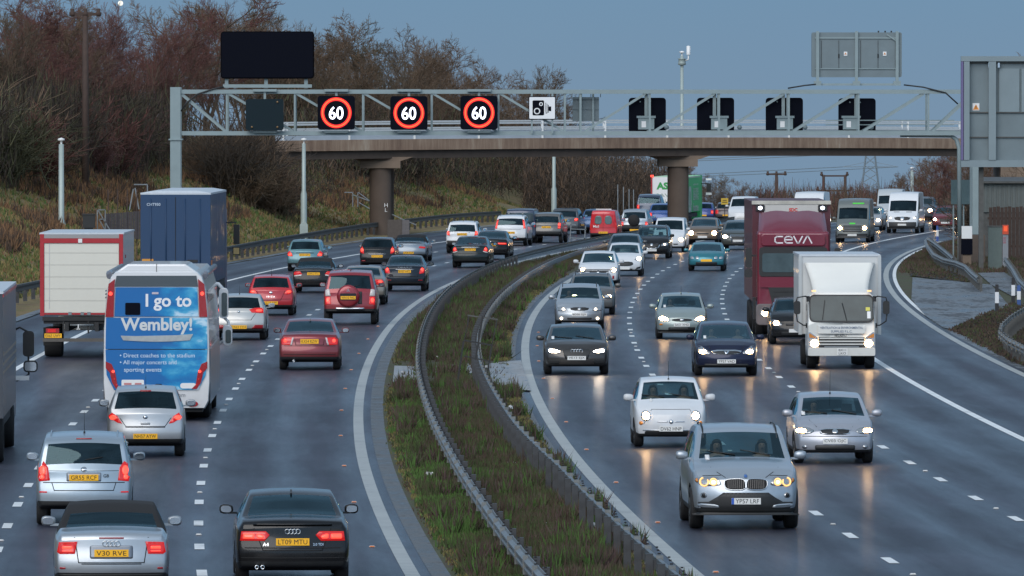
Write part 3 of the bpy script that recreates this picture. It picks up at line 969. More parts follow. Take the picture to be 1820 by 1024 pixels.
fs = [(i * nc + k, i * nc + k + 1, (i + 1) * nc + k + 1, (i + 1) * nc + k) for i in range(len(rows) - 1) for k in range(nc - 1)]
mb.add(vs, fs, 0, True)
mb.m = [0 if (k < len(loff) + 1) else 1 for i in range(len(rows) - 1) for k in range(nc - 1)]
tag(mb.build('ground', [M_BANK, M_EARTH], fix=False), kind='structure')
strip('left_carriageway', CL, 0, 0, 100, 1500, 0, M_ROAD, ofn=lambda D: (lh(D) - .1, .50))
strip('right_carriageway', CR, -.45, 14.25, 100, 1500, 0, M_ROAD)
strip('hard_shoulder_kerb', CL, 0, 0, 100, 700, .03, M_WET, ofn=lambda D: (lh(D) - .55, lh(D) - .1))
# wet gravelly channel between road and verge
strip('drainage_channel', CL, .30, .62, 120, 620, .006, M_CHAN)
strip('drainage_channel', CR, -.56, -.30, 120, 620, .006, M_CHAN)
strip('drainage_channel', CR, 14.2, 15.0, 120, 330, .006, M_WET)
# lines
strip('edge_line', CL, -.12, .12, 110, 640, .008, M_RIB)
strip('edge_line', CR, -.125, .125, 110, 640, .008, M_RIB)
strip('edge_line', CL, OL['L0'] - .1, OL['L0'] + .1, 110, 640, .008, M_LINE)
strip('edge_line', CR, OR['R3'] - .1, OR['R3'] + .1, 110, 640, .008, M_LINE)
strip('edge_line', CR, OR['R4'] - .22, OR['R4'] + .02, 110, 530, .008, M_RIB)
strip('edge_line', CR, OR['R4'] + .2, OR['R4'] + .36, 330, 500, .012, M_LINE)
def dashes(f, off, y0, n0, n1):
    mb = MB(); Dc = GD(y0)
    for k in range(n0, n1):
        D = Dc + 9.0 * k
        if D < 105: continue
        vs = []
        for q in (D - 1, D + 1):
            for o in (-.085, .085): vs.append((f(q) + off + o, q, GZ(q) + .008))
        mb.add(vs, [(0, 1, 3, 2)])
    tag(mb.build('lane_dashes', M_LINE, fix=False), kind='structure')
dashes(CL, OL['L2'], 972.6, -5, 55); dashes(CL, OL['L1'], 935.5, -5, 55)
dashes(CR, OR['R1'], 666.5, -15, 45); dashes(CR, OR['R2'], 670.7, -15, 45)
# cat's eyes
st = MB(); st.box((0, 0, .012), (.11, .13, .024), 0, tap=.7); st.box((0, -.06, .014), (.08, .02, .014), 1)
sm = st.mesh('road_stud', [simple('stud_housing', (.4, .4, .4), .5), simple('stud_reflector', (.8, .8, .78), .15)])
sr = st.mesh('road_stud', [simple('stud_housing', (.4, .4, .4), .5), simple('stud_amber', (.8, .22, .05), .3)])
for f, off, y0, me, lab, grp in ((CL, OL['L2'], 831 / 2.667 + 640, sm, 'small white reflective stud in the dashed line between coach lane and fast lane', 'white studs on outbound lane line'),
                    (CL, OL['L1'], 962, sm, 'small white reflective stud set in the gaps of the lane line beside the lorries', 'white studs beside the lorry lane'),
                    (CR, OR['R1'], 675, sm, 'small white reflective stud in the lane line nearest the central reserve, oncoming side', 'white studs on oncoming lane line'),
                    (CR, OR['R2'], 663, sm, 'small white reflective stud in the lane line beside the oncoming lorries', 'white studs beside oncoming lorries'),
                    (CR, .38, 800, sr, 'small amber reflective stud along the central reserve edge line, oncoming side', 'amber studs by oncoming edge line'),
                    (CL, -.42, 829, sr, 'small amber reflective stud along the central reserve edge line, outbound side', 'amber studs by outbound edge line')):
    D = GD(y0)
    while D > 122: D -= 18
    for k in range(12):
        q = D + 18 * k
        o = link_mesh('road_stud', me, None, (f(q) + off, q, GZ(q) + .004)); tag(o, lab, 'road stud', grp)
# concrete crossing strips in the central reserve
def gpoly(name, pts, z, mat, kind='structure'):
    mb = MB(); vs = []
    for (x, y) in pts:
        D = GD(y, z); vs.append((PX(x, y, D).x, D, z))
    mb.add(vs, [tuple(range(len(vs)))])
    return tag(mb.build(name, mat), kind=kind)
gpoly('concrete_crossing', [(701, 650), (736, 651), (744, 676), (708, 686), (698, 679)], .046, M_PALEW)
gpoly('concrete_crossing', [(776, 650), (850, 646), (853, 664), (772, 662)], .055, M_PALEW)
gpoly('concrete_crossing', [(868, 646), (926, 640), (932, 660), (944, 694), (905, 692), (874, 680)], .046, M_PALEW)

# lay-by on the right with its gravel and kerb
gpoly('wet_layby', [(1622, 493), (1700, 500), (1762, 506), (1795, 545), (1748, 575), (1700, 588), (1676, 582), (1646, 562), (1620, 532)], .03, M_WET)
gpoly('gravel_patch', [(1628, 455), (1646, 440), (1700, 478), (1738, 500), (1700, 500), (1618, 490), (1617, 470)], .034, M_GRAVEL)
gpoly('gravel_patch', [(1697, 583), (1745, 566), (1795, 545), (1850, 560), (1870, 660), (1800, 640)], .034, M_GRAVEL)
gpoly('wet_path', [(1738, 485), (1785, 484), (1830, 515), (1800, 527), (1762, 506)], .038, M_WET)

# ------------------------------------------------------------------ crash barriers
def sweep(mb, path, prof, mi=0, smooth=False, closed=True):
    vs = []; n = len(prof)
    for i, (x, y, z) in enumerate(path):
        a = path[max(0, i - 1)]; b = path[min(len(path) - 1, i + 1)]
        d = Vector((b[0] - a[0], b[1] - a[1])); d.normalize(); nx, ny = d.y, -d.x
        for (o, h) in prof: vs.append((x + nx * o, y + ny * o, z + h))
    fs = []
    for i in range(len(path) - 1):
        for k in range(n if closed else n - 1):
            a = i * n + k; b = i * n + (k + 1) % n
            fs.append((a, b, b + n, a + n))
    mb.add(vs, fs, mi, smooth)
    if closed: mb.add(vs[:n], [tuple(range(n))], mi); mb.add(vs[-n:], [tuple(range(n - 1, -1, -1))], mi)
def wprof(s, z0=.36, h=.31):
    "corrugated beam facing side s"
    f = [(0, 0), (.01, .05), (.075, .09), (.075, .12), (.012, .145), (.012, .175), (.075, .2), (.075, .23), (.01, .27), (0, .31)]
    f = [(s * a, z0 + b * h / .31) for a, b in f]
    return f + [(a - s * .012, b) for a, b in f[::-1]]
def path_of(f, ofn, D0, D1, step=3.2, dz=0.0):
    out = []; D = D0
    while D <= D1 + .01:
        out.append((f(D) + ofn(D), D, GZ(D) + dz)); D += step
    return out
def barrier(name, label, path, side, mat, pmat, post=(.11, .15), ph=.64, every=1, group=None, maxp=98, two=False, prof=None):
    r = empty(name, (path[0][0], path[0][1], 0), 0, label, 'crash barrier', group)
    ox, oy = path[0][0], path[0][1]
    loc = [(x - ox, y - oy, z) for x, y, z in path]
    m = MB(); sweep(m, loc, prof or wprof(side))
    for x, y, z in loc:      # lapped joints and bolt heads
        if y + oy < 360:
            m.box((x + side * .028, y, z + .52), (.108, .22, .29), 1); m.box((x + side * .02, y, z + .688), (.05, .05, .02), 2); m.box((x + side * .02, y + 1.1, z + .688), (.04, .05, .02), 2); m.box((x + side * .02, y + 2.1, z + .688), (.04, .05, .02), 2)
    m.build('rail', [mat, M_LAP, M_GAP], r)
    if two:
        m = MB(); sweep(m, loc, [(side * -.05, .60), (side * .09, .60), (side * .09, .665), (side * -.05, .665)]); m.build('top_rail', mat, r)
    pm = MB(); pm.box((0, 0, ph / 2), (post[0], post[1], ph)); pm.box((side * .09, 0, ph * .76), (.10, .10, .16)); me = pm.mesh('post', [pmat])
    k = 0
    for i in range(0, len(loc), every):
        if k >= maxp: break
        x, y, z = loc[i]; link_mesh('post', me, r, (x - side * .13, y, z)); k += 1
    return r
off1 = lambda D: interp(D, [100, 139, 163, 188, 222, 253, 330, 383, 427, 470, 520, 600], [1.5, 1.54, 1.62, 1.66, 1.62, 1.54, 1.44, 1.28, 1.12, 1.0, .9, .9])
off2 = lambda D: interp(D, [100, 137, 176, 200, 222, 250, 280, 370, 436, 494, 600], [-1.0, -1.0, -1.0, -1.2, -1.28, -1.4, -1.44, -1.25, -1.35, -1.5, -1.5])
barrier('crash_barrier', 'long grey steel crash barrier along the central reserve beside the outbound lanes', path_of(CL, off1, 118, 600), -1, M_STEEL, M_POSTD, every=1, maxp=100)
barrier('crash_barrier', 'long crash barrier with dark posts along the central reserve beside the oncoming lanes', path_of(CR, off2, 118, 600), 1, M_STEEL2, M_POSTD, post=(.115, .15), ph=.69, every=1, maxp=100, prof=[(-.03, .43), (.03, .43), (.04, .50), (.03, .62), (-.03, .62)])
barrier('crash_barrier', 'weathered brown crash barrier on the far left verge below the grass bank', path_of(CL, barL, 290, 640, 3.6), 1, M_STEELD, M_POSTD, post=(.16, .10), ph=.6, two=True, prof=[(-.04, .48), (.09, .48), (.09, .74), (-.04, .74)])
def pxpath(pts, z=.68):
    out = []
    for (x, y) in pts:
        D = GD(y, z); out.append((PX(x, y, D).x, D, GZ(D)))
    q = []
    for a, b in zip(out[:-1], out[1:]):
        n = max(1, int(math.dist(a[:2], b[:2]) / 2.4))
        for k in range(n): q.append(tuple(a[i] + (b[i] - a[i]) * k / n for i in range(3)))
    q.append(out[-1])
    return q[::-1]
barrier('crash_barrier', 'curved steel crash barrier behind the dark gravel beside the lay-by', pxpath([(1645, 424), (1650, 436), (1660, 449), (1678, 458), (1700, 463), (1716, 470), (1726, 480), (1738, 490)]), -1, M_STEEL, M_STEELD, ph=.6)
barrier('crash_barrier', 'straight steel crash barrier running behind the curved one towards the concrete post base', pxpath([(1648, 421), (1662, 430), (1680, 444), (1694, 456)]), -1, M_STEEL, M_STEELD, ph=.6)
barrier('crash_barrier', 'steel crash barrier leaving the frame below the orange emergency phone', pxpath([(1786, 456), (1800, 474), (1812, 495), (1840, 520)]), -1, M_STEEL, M_STEELD, ph=.6)
barrier('crash_barrier', 'bowed end of a steel crash barrier at the right edge near the lay-by', pxpath([(1850, 530), (1822, 545), (1797, 560), (1782, 574), (1779, 586), (1795, 600), (1825, 615), (1860, 630)]), -1, M_STEEL, M_STEELD, ph=.6)

# ------------------------------------------------------------------ overbridge
DB = 556.0
def bx(x, D=DB): return (x - 910) / FOC * D
def bz(y, D=DB): return CAMH - (y - HOR) / FOC * D
br = empty('road_bridge', (0, DB, 0), 0, 'brown concrete road bridge on two thick piers crossing the motorway behind the gantry', 'bridge')
sk = .55 / 30    # slight skew: farther to the right
def byy(X): return (X - bx(560)) * .9
X0, X1 = bx(490), bx(1790) + 3
def beam(mb, x0, x1, z0, z1, y0, y1, mi=0, n=16):
    vs = []
    for i in range(n + 1):
        X = x0 + (x1 - x0) * i / n; a = byy(X); arch = -.00025 * (X - 9) ** 2
        for (yy, zz) in ((y0, z0), (y0, z1), (y1, z1), (y1, z0)): vs.append((X, a + yy, zz + arch))
    fs = []
    for i in range(n):
        for k in range(4):
            a = i * 4 + k; b = i * 4 + (k + 1) % 4; fs.append((a, b, b + 4, a + 4))
    fs += [(0, 1, 2, 3), (n * 4 + 3, n * 4 + 2, n * 4 + 1, n * 4)]
    mb.add(vs, fs, mi)
def conc_mat():
    m, nt, out = newmat('streaked_fascia_concrete')
    g = N(nt, 'NewGeometry'); mp = N(nt, 'Mapping'); mp.inputs['Scale'].default_value = (1, 1, .12); nt.links.new(g.outputs['Position'], mp.inputs[0])
    a = noise(nt, 2.6, 6, mp.outputs[0], .75); b = noise(nt, .25, 4, g.outputs['Position'], .6)
    f = math_(nt, 'ADD', math_(nt, 'MULTIPLY', a.outputs['Fac'], .6), math_(nt, 'MULTIPLY', b.outputs['Fac'], .4))
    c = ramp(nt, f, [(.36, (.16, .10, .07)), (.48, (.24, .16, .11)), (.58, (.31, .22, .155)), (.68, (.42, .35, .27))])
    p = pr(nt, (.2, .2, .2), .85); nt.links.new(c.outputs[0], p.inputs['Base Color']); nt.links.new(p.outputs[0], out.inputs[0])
    return m
M_FASC = conc_mat()
m = MB(); beam(m, X0, X1, 5.18, 5.84, -.05, .35); m.build('parapet_beam', M_FASC, br)
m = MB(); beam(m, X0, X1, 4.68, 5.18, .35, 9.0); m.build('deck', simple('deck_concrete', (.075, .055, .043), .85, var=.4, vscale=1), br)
m = MB(); beam(m, X0, X1, 5.18, 5.84, 9.0, 9.4); m.build('parapet_beam', M_FASC, br)
M_PAR = simple('pale_parapet_metal', (.60, .62, .62), .5, .2, var=.12)
M_PARL = simple('parapet_sheet', (.48, .52, .56), .45, .3, var=.2, vscale=1)
m = MB(); beam(m, X0, X1, 5.84, 6.12, .1, .13); m.build('parapet_sheet', M_PARL, br)
m = MB(); beam(m, X0, X1, 6.15, 6.42, .1, .13); m.build('parapet_sheet', M_PARL, br)
for yy in (.1, 9.1):
    for z0 in ((6.40, 6.78) if yy < 1 else (6.5, 6.9)):
        m = MB(); beam(m, X0, X1, z0 - .05, z0 + .05, yy - .04, yy + .04); m.build('parapet_rail', M_PAR, br)
    pm = MB(); pm.box((0, 0, .52), (.13, .10, 1.04)); pme = pm.mesh('parapet_post', [M_PAR])
    k = 0; X = X0 + .5
    while X < X1:
        a = byy(X) + yy; link_mesh('parapet_post', pme, br, (X, a, 5.84 - .00025 * (X - 9) ** 2)); X += 3.9; k += 1
# piers
for (xc, xl, xr, ybase) in ((676, 636, 707, 0), (1205, 1169, 1241, 0)):
    X = bx(xc, 560)
    for _ in range(6): X = bx(xc, DB + byy(X) + 1.6)
    a = byy(X)
    g = -.1
    m = MB()
    m.lathe([(-.3, .66), (4.02, .66)], axis='z', c=(0, 0, 0), n=20)
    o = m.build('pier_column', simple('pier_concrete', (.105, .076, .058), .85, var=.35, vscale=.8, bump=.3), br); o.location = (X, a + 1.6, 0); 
    o2 = link_mesh('pier_column', o.data, br, (X + .1, a + 6.6, 0))
    m = MB(); m.box((0, 0, 4.23), (2.45, 6.6, .42)); m.prism([(-1.2, 4.44), (1.2, 4.44), (2.0, 4.70), (-2.0, 4.70)], -3.1, 3.1)
    o = m.build('crosshead', M_CONC, br); o.location = (X, a + 4.1, 0)
m = MB(); m.box((bx(1790) + 4.2, byy(X1) + 4, 2.6), (5, 9.4, 5.1)); m.build('abutment', M_CONC, br)
m = MB(); mb_n = 0
add_text(m, 'H', 0, 0, 0, h=.24); add_text(m, 'L', 0, 0, -.30, h=.22)
o = m.build('painted_mark', M_WHITE, br, fix=False); o.location = (bx(686, 560), byy(bx(676)) + .92, bz(366)); 

# ------------------------------------------------------------------ signal gantry
DG = 450.0
def gx(x, D=DG): return (x - 910) / FOC * D
def gz(y, D=DG): return CAMH - (y - HOR) / FOC * D
ga = empty('signal_gantry', (0, DG, 0), 0, 'long grey steel lattice gantry spanning both carriageways in front of the bridge', 'gantry')
xl, xr = gx(312), gx(1737); zt_, zb_ = gz(163), gz(237)
for yy in (0, 2.4):
    for z in (zt_, zb_):
        m = MB(); m.bar((xl, yy, z), (xr, yy, z), .2, .2); m.build('chord', M_GANT, ga)
VL = [403, 524, 645, 767, 886, 1004]; VR = [1032, 1155, 1278, 1402, 1526, 1650]
def gpart(name, a, b, w, h=None):
    m = MB(); m.bar(a, b, w, h); return m.build(name, M_GANT, ga)
for x in VL + VR:
    for yy in (0, 2.4): gpart('strut', (gx(x), yy, zb_ + .1), (gx(x), yy, zt_ - .1), .09)
for a, b in zip([318] + VL[:-1], VL):
    gpart('brace', (gx(a + 3), 0, zt_ - .1), (gx(b - 3), 0, zb_ + .1), .11)
    gpart('brace', (gx(a + 3), 2.4, zt_ - .1), (gx(b - 3), 2.4, zb_ + .1), .09)
for a, b in zip(VR, VR[1:] + [1737]):
    gpart('brace', (gx(a + 8), 0, zb_ + .1), (gx(b - 8), 0, zt_ - .1), .12)
    gpart('brace', (gx(a + 8), 2.4, zb_ + .1), (gx(b - 8), 2.4, zt_ - .1), .09)
for x in VL + VR:
    gpart('cross_tie', (gx(x), .1, zb_ - .02), (gx(x), 2.3, zb_ - .02), .08)
    gpart('cross_tie', (gx(x), .1, zt_ + .02), (gx(x), 2.3, zt_ + .02), .08)
for yy, w in ((0, .50), (2.4, .42)):
    m = MB(); m.box((gx(312), yy, (gz(155) + 0) / 2), (w, .45, gz(155))); m.box((gx(312), yy, gz(248)), (w + .16, .6, .07)); m.build('column', M_GANT, ga)
    m = MB(); m.box((gx(1737), yy, gz(250) / 2 + .8), (.50, .42, gz(240) - 1.6)); m.build('column', M_GANT, ga)
m = MB(); m.box((gx(1728), .6, .72), (1.15, 3.4, 1.44)); m.build('column_base', simple('brown_concrete_block', (.10, .075, .06), .85, var=.35, vscale=2), ga)
m = MB(); m.box((gx(312), .6, .3), (1.0, 3.4, .6)); m.build('column_base', M_CONC, ga)
m = MB(); m.box(((gx(1150) + gx(1700)) / 2, 1.2, zb_ + .12), (gx(1700) - gx(1150), 1.0, .04)); m.build('walkway', M_GANT, ga)
for z in (gz(214), gz(222)):
    m = MB(); m.bar((gx(1470), 2.2, z), (gx(1700), 2.2, z), .05); m.build('walkway_rail', M_GANT, ga)
# cable loops
for pts in ([(322, 198), (330, 185), (350, 168), (380, 158), (398, 155)], [(1400, 157), (1430, 152), (1450, 150)], [(1606, 151), (1640, 155), (1680, 165), (1702, 185)]):
    m = MB(); m.tube([(gx(x), -.15, gz(y)) for x, y in pts], .04, 6); m.build('cable', M_TRIM, ga)
m = MB(); m.tube([(gx(1600), .2, gz(240)), (gx(1690), .2, gz(241)), (gx(1700), .2, gz(248)), (gx(1705), .2, gz(264)), (gx(1706), .2, gz(420))], .11, 10); m.build('downpipe', M_GANT, ga)

def rbox(name, c, d, mat, parent=None, r=.08, y_round=True):
    m = MB(); m.prism([(p[0] + c[0], p[1] + c[2]) for p in rr(-d[0] / 2, -d[2] / 2, d[0] / 2, d[2] / 2, r, 4)], c[1] - d[1] / 2, c[1] + d[1] / 2)
    return m.build(name, mat, parent)
LED_W = emis('led_white', (.80, .82, 1.0), 2.6); LED_R = emis('led_red', (1, .010, .008), 1.0, (.05, .01, .01)); LED_O = emis('led_orange', (1, .085, .015), 1.7, (.05, .01, .01))
def led(name, x, y, lab):
    r = empty(name, (gx(x), DG - .5, gz(y)), 0, lab, 'speed sign', 'lit 60 speed signals on the gantry')
    rbox('housing', (0, .1, 0), (66 / FOC * DG, .35, 60 / FOC * DG), M_SCREEN, r, .14)
    m = MB()
    for ra, rb, yy, mi in ((.585, .75, -.085, 0), (.64, .70, -.09, 1)):
        n = 40; vs = []
        for k in range(n):
            t = 2 * PI * k / n
            vs += [(ra * math.cos(t), yy, ra * math.sin(t)), (rb * math.cos(t), yy, rb * math.sin(t))]
        m.add(vs, [(2 * k, 2 * k + 1, (2 * k + 3) % (2 * n), (2 * k + 2) % (2 * n)) for k in range(n)], mi)
    m.build('lit_ring', [LED_R, LED_O], r, fix=False)
    m = MB(); add_text(m, '60', 0, -.09, -.01, w=.70, h=.63, bold=.012); m.build('lit_numerals', LED_W, r, fix=False)
    gbr(x, r, y)
def gbr(x, r, y):
    m = MB(); m.box((0, .3, gz(163) - gz(y) + .06), (1.15, .35, .12)); m.box((0, .3, (gz(163) - gz(y)) * .87), (.12, .12, .5)); m.build('hanger', M_GANT, r)
    m = MB(); m.box((0, .3, gz(234) - gz(y)), (1.15, .4, .10)); m.build('tray', M_GANT, r)
led('speed_signal', 598, 200.5, 'lit red ring 60 speed signal, nearest the blank signal on the left')
led('speed_signal', 727, 201, 'lit red ring 60 speed signal, middle one of the three')
led('speed_signal', 851.5, 200.5, 'lit red ring 60 speed signal, next to the white camera sign')
r = empty('lane_signal', (gx(471), DG - .5, gz(204)), 0, 'unlit dark lane signal hanging on the gantry left of the three lit ones', 'lane signal')
rbox('housing', (0, .1, 0), (67 / FOC * DG, .35, 56 / FOC * DG), simple('dark_teal_signal', (.010, .020, .026), .6, 0, 0, .1), r, .14)
for (a, b) in ((.62, .62), (-.62, -.6), (.62, -.6)):
    m = MB(); m.lathe([(0, .001), (0, .05), (.06, .04)], axis='y', c=(a, -.12, b), n=10); m.build('lantern', simple('lantern_lens', (.2, .12, .05), .3), r)
gbr(471, r, 204)
for x, z, lab in ((1152, 205, 'back of a black lane signal on the gantry, nearest the white camera sign'), (1274, 205, 'back of a black lane signal on the gantry, beside the tall camera mast'),
                  (1397, 205, 'back of a black lane signal, between the mast and the big panel above'), (1527, 206, 'back of a black lane signal on the gantry, right below the tall back panel')):
    r = empty('lane_signal', (gx(x), DG + 2.9, gz(z)), 0, lab, 'lane signal', 'signal backs on the gantry')
    rbox('housing', (0, 0, 0), (1.82, .4, 1.72), M_SCREEN, r, .16)
    m = MB(); m.box((-.06, -.3, .55), (.16, .12, 1.2)); m.build('bracket', M_GANT, r)
    for a in (-.35, .15):
        m = MB(); m.lathe([(-.24, .001), (-.24, .03), (-.2, .04)], axis='y', c=(a, 0, .66), n=8); m.build('bolt_head', M_GANT, r)
for x, lab in ((1149, 'pale equipment box with a white label standing on the gantry walkway, leftmost of four'), (1279, 'pale equipment box with a white label in front of the signal by the mast'),
               (1396, 'pale equipment box with a white label in front of the third signal back'), (1514, 'pale equipment box with a white label in front of the rightmost signal back')):
    r = empty('equipment_box', (gx(x), DG + 1.2, gz(232)), 0, lab, 'equipment box', 'equipment boxes on the gantry walkway')
    m = MB(); m.box((0, 0, .33), (.78, .5, .56)); m.build('case', M_GANT, r)
    m = MB(); m.box((0, -.02, .66), (.92, .58, .11)); m.build('lid', M_GANT, r)
    m = MB(); m.box((-.12, -.26, .30), (.22, .01, .30)); m.build('label_plate', M_WHITE, r)
    m = MB(); m.lathe([(0, .001), (0, .11), (.2, .12), (.22, .001)], axis='y', c=(1.0, -.1, .15), n=12); m.build('fan_unit', M_PANEL, r)
# camera sign
r = empty('camera_sign', (gx(963.5), DG - .4, gz(192)), 0, 'white square sign with a black speed camera symbol on the gantry', 'road sign')
w = 48 / FOC * DG; h = 41 / FOC * DG
rbox('panel', (0, .03, 0), (w, .06, h), M_SCREEN, r, .06)
rbox('panel_face', (0, -.005, 0), (w - .07, .03, h - .07), simple('white_sign_face', (.74, .75, .76), .5), r, .04)
m = MB(); y = -.026
def pj(a, b): return ((a - 283) / 6.5 / FOC * DG, (336 - b) / 6.5 / FOC * DG)
def poly(mb, pts, mi, yy): 
    mb.add([(pj(a, b)[0], yy, pj(a, b)[1]) for a, b in pts], [tuple(range(len(pts)))], mi)
def rp(x0, z0, x1, z1, r): return rr(x0, z0, x1, z1, r)
poly(m, rp(172, 248, 306, 422, 14), 0, y)
poly(m, [(330 + dx, 275) for dx in (-8, -2)] + [(328, 385), (322, 385)], 0, y)
poly(m, [(337, 288), (343, 288), (343, 398), (322, 398), (322, 390), (337, 390)], 0, y)
poly(m, [(350, 300), (358, 300), (358, 390), (350, 390)], 0, y)
poly(m, [(362, 318), (388, 318), (388, 372), (362, 372), (355, 355), (355, 335)], 0, y)
for (a, b, r0, r1) in ((224, 372, 37, 25), (270, 291, 22, 12)):
    for rad, mi, yy in ((r0, 1, y - .004), (r1, 0, y - .008)):
        poly(m, [(a + rad * math.cos(2 * PI * k / 20), b + rad * math.sin(2 * PI * k / 20)) for k in range(20)], mi, yy)
m.build('camera_symbol', [M_SCREEN, MATS['white_sign_face']], r, fix=False)
for dx in (-.5, .5):
    m = MB(); m.bar((dx, .12, gz(163) - gz(192)), (dx, .12, gz(237) - gz(192)), .08); m.build('mount', M_GANT, r)
# small grey back panel on its frame
r = empty('sign_board', (gx(1042), DG + 3, gz(194)), 0, 'small grey sign seen from behind with two posts, right of the camera sign', 'road sign')
m = MB(); m.box((0, 0, 0), (1.3, .06, 1.18)); m.box((0, -.05, .52), (1.3, .06, .08)); m.box((0, -.05, 0), (1.3, .05, .04)); m.build('panel', M_PANEL, r)
for dx in (-.28, .36):
    m = MB(); m.bar((dx, -.12, -1.2), (dx, -.12, .9), .1); m.build('post', M_GANT, r)
m = MB()
for dx in (-.2, .25, .72): m.bar((dx, 0, .58), (dx, 0, .78), .03); m.lathe([(0, .001), (0, .04), (.05, .04)], axis='z', c=(dx, 0, .78), n=8)
m.build('bird_spikes', M_TRIM, r)
# big message panels
r = empty('message_sign', (gx(475.5), DG - .1, gz(98)), 0, 'large blank black message sign standing on top of the gantry at left', 'message sign')
rbox('screen', (0, 0, 0), (162 / FOC * DG, .5, 80 / FOC * DG), M_SCREEN, r, .12)
rbox('screen_border', (0, .05, 0), (166 / FOC * DG, .45, 84 / FOC * DG), simple('black_border', (.003, .003, .005), .7, 0, 0, .05), r, .16)
m = MB(); m.box((0, .1, gz(153) - gz(98)), (158 / FOC * DG, .25, .16)); m.build('support_beam', M_GANT, r)
for x in (403, 473, 544):
    m = MB(); m.box((gx(x) - gx(475.5), .1, gz(147) - gz(98)), (.17, .2, .55)); m.build('support_leg', M_GANT, r)
for x in (423, 434):
    m = MB(); m.tube([(gx(x) - gx(475.5), 0, gz(58) - gz(98)), (gx(x) - gx(475.5), 0, gz(53) - gz(98))], .04, 6); m.build('stub', M_TRIM, r)
r = empty('message_sign', (gx(1526), DG + 2.6, gz(97)), 0, 'large grey message sign seen from behind with two doors, above the gantry at right', 'message sign')
rbox('cabinet', (0, .2, 0), (161 / FOC * DG, .5, 80 / FOC * DG), M_PANEL, r, .08)
for x in (1456, 1525.5, 1598):
    m = MB(); m.box((gx(x) - gx(1526), -.12, -.1), (.15, .14, 2.5)); m.build('upright', M_GANT, r)
    m = MB(); m.box((gx(x) - gx(1526), -.12, gz(148) - gz(97)), (.36, .3, .22)); m.build('foot', M_GANT, r)
for y in (67, 122):
    m = MB(); m.box((0, -.08, gz(y) - gz(97)), (150 / FOC * DG, .05, .04 if y > 100 else .07)); m.build('cross_rail', M_GANT, r)
for x in (1475, 1545):
    m = MB()
    for q in (0, 31, 62): m.box((gx(x + q - 12) - gx(1526), -.06, gz(96) - gz(97)), (.018, .02, 1.35))
    m.box((gx(x + 18 - 12 + 13) - gx(1526), -.07, gz(99) - gz(97)), (.06, .03, .2)); m.build('door_seam', M_GAP, r)
    m = MB(); m.box((gx(x + 31) - gx(1526), -.07, gz(95) - gz(97)), (.17, .02, .2)); m.build('white_sticker', M_WHITE, r)
    m = MB(); m.prism([(gx(x + 31) - gx(1526) - .06, gz(95) - gz(97) - .04), (gx(x + 31) - gx(1526) + .06, gz(95) - gz(97) - .04), (gx(x + 31) - gx(1526), gz(95) - gz(97) + .06)], -.09, -.082); m.build('warning_triangle', M_AMBERDK, r)
m = MB(); m.bar((gx(1580) - gx(1526), -.12, gz(61) - gz(97)), (gx(1601) - gx(1526), -.12, gz(75) - gz(97)), .06); m.build('strut', M_GANT, r)
for x in (1565, 1577, 1588):
    m = MB(); m.tube([(gx(x) - gx(1526), .1, gz(58) - gz(97)), (gx(x) - gx(1526), .1, gz(54) - gz(97))], .04, 6); m.build('stub', M_TRIM, r)
m = MB(); m.box((0, 0, gz(150) - gz(97)), (152 / FOC * DG, .25, .1)); m.build('support_beam', M_GANT, r)
# big sign seen from behind, right edge
DS = 432.0
def sx_(x): return (x - 910) / FOC * DS
def sz_(y): return CAMH - (y - HOR) / FOC * DS
r = empty('direction_sign', (sx_(1820), DS, 0), 0, 'huge grey road sign seen from behind on a thick post at the right edge', 'road sign')
ox = sx_(1820)
SBOX = simple('sign_back_box', (.19, .24, .26), .5, .15, var=.15, vscale=1)
m = MB(); m.box(((sx_(1708) + sx_(1935)) / 2 - ox, .35, (sz_(100) + sz_(297)) / 2), (sx_(1935) - sx_(1708), .08, sz_(100) - sz_(297))); m.build('panel', M_PANEL, r)
for y0, y1, w in ((100, 109, 0), (285, 297, 0)):
    m = MB(); m.box(((sx_(1708) + sx_(1935)) / 2 - ox, .15, (sz_(y0) + sz_(y1)) / 2), (sx_(1935) - sx_(1708), .32, sz_(y0) - sz_(y1))); m.build('frame_rail', SBOX, r)
for x0, x1 in ((1708, 1712), (1713, 1723), (1757, 1770), (1842, 1856), (1925, 1935)):
    m = MB(); m.box(((sx_(x0) + sx_(x1)) / 2 - ox, .12, (sz_(109.5) + sz_(284.5)) / 2), (sx_(x1) - sx_(x0), .34, sz_(109.5) - sz_(284.5))); m.build('frame_upright', SBOX if x0 > 1710 else simple('sign_edge_purple', (.12, .10, .22), .5), r)
for a, b in ((1723.5, 1756.5), (1770.5, 1841.5), (1856.5, 1924)):
    for y in (112, 200, 244):
        m = MB(); m.box(((sx_(a) + sx_(b)) / 2 - ox, .26, sz_(y)), (sx_(b) - sx_(a), .08, .05)); m.build('stiffener', M_STEELD, r)
for x0, x1, y0, y1 in ((1776, 1812, 122, 199), (1816, 1840, 122, 199)):
    m = MB(); m.box(((sx_(x0) + sx_(x1)) / 2 - ox, .25, (sz_(y0) + sz_(y1)) / 2), (sx_(x1) - sx_(x0), .1, sz_(y0) - sz_(y1))); m.build('hatch', SBOX, r)
m = MB(); m.box((sx_(1735) - ox, .29, sz_(190)), (.32, .02, .34)); m.build('white_sticker', M_WHITE, r)
m = MB(); m.prism([(sx_(1729.5) - ox, sz_(195)), (sx_(1740.5) - ox, sz_(195)), (sx_(1735) - ox, sz_(185.5))], .27, .278); m.build('warning_triangle', emis('orange_sticker', (1, .3, .05), 0, (.75, .28, .04)), r)
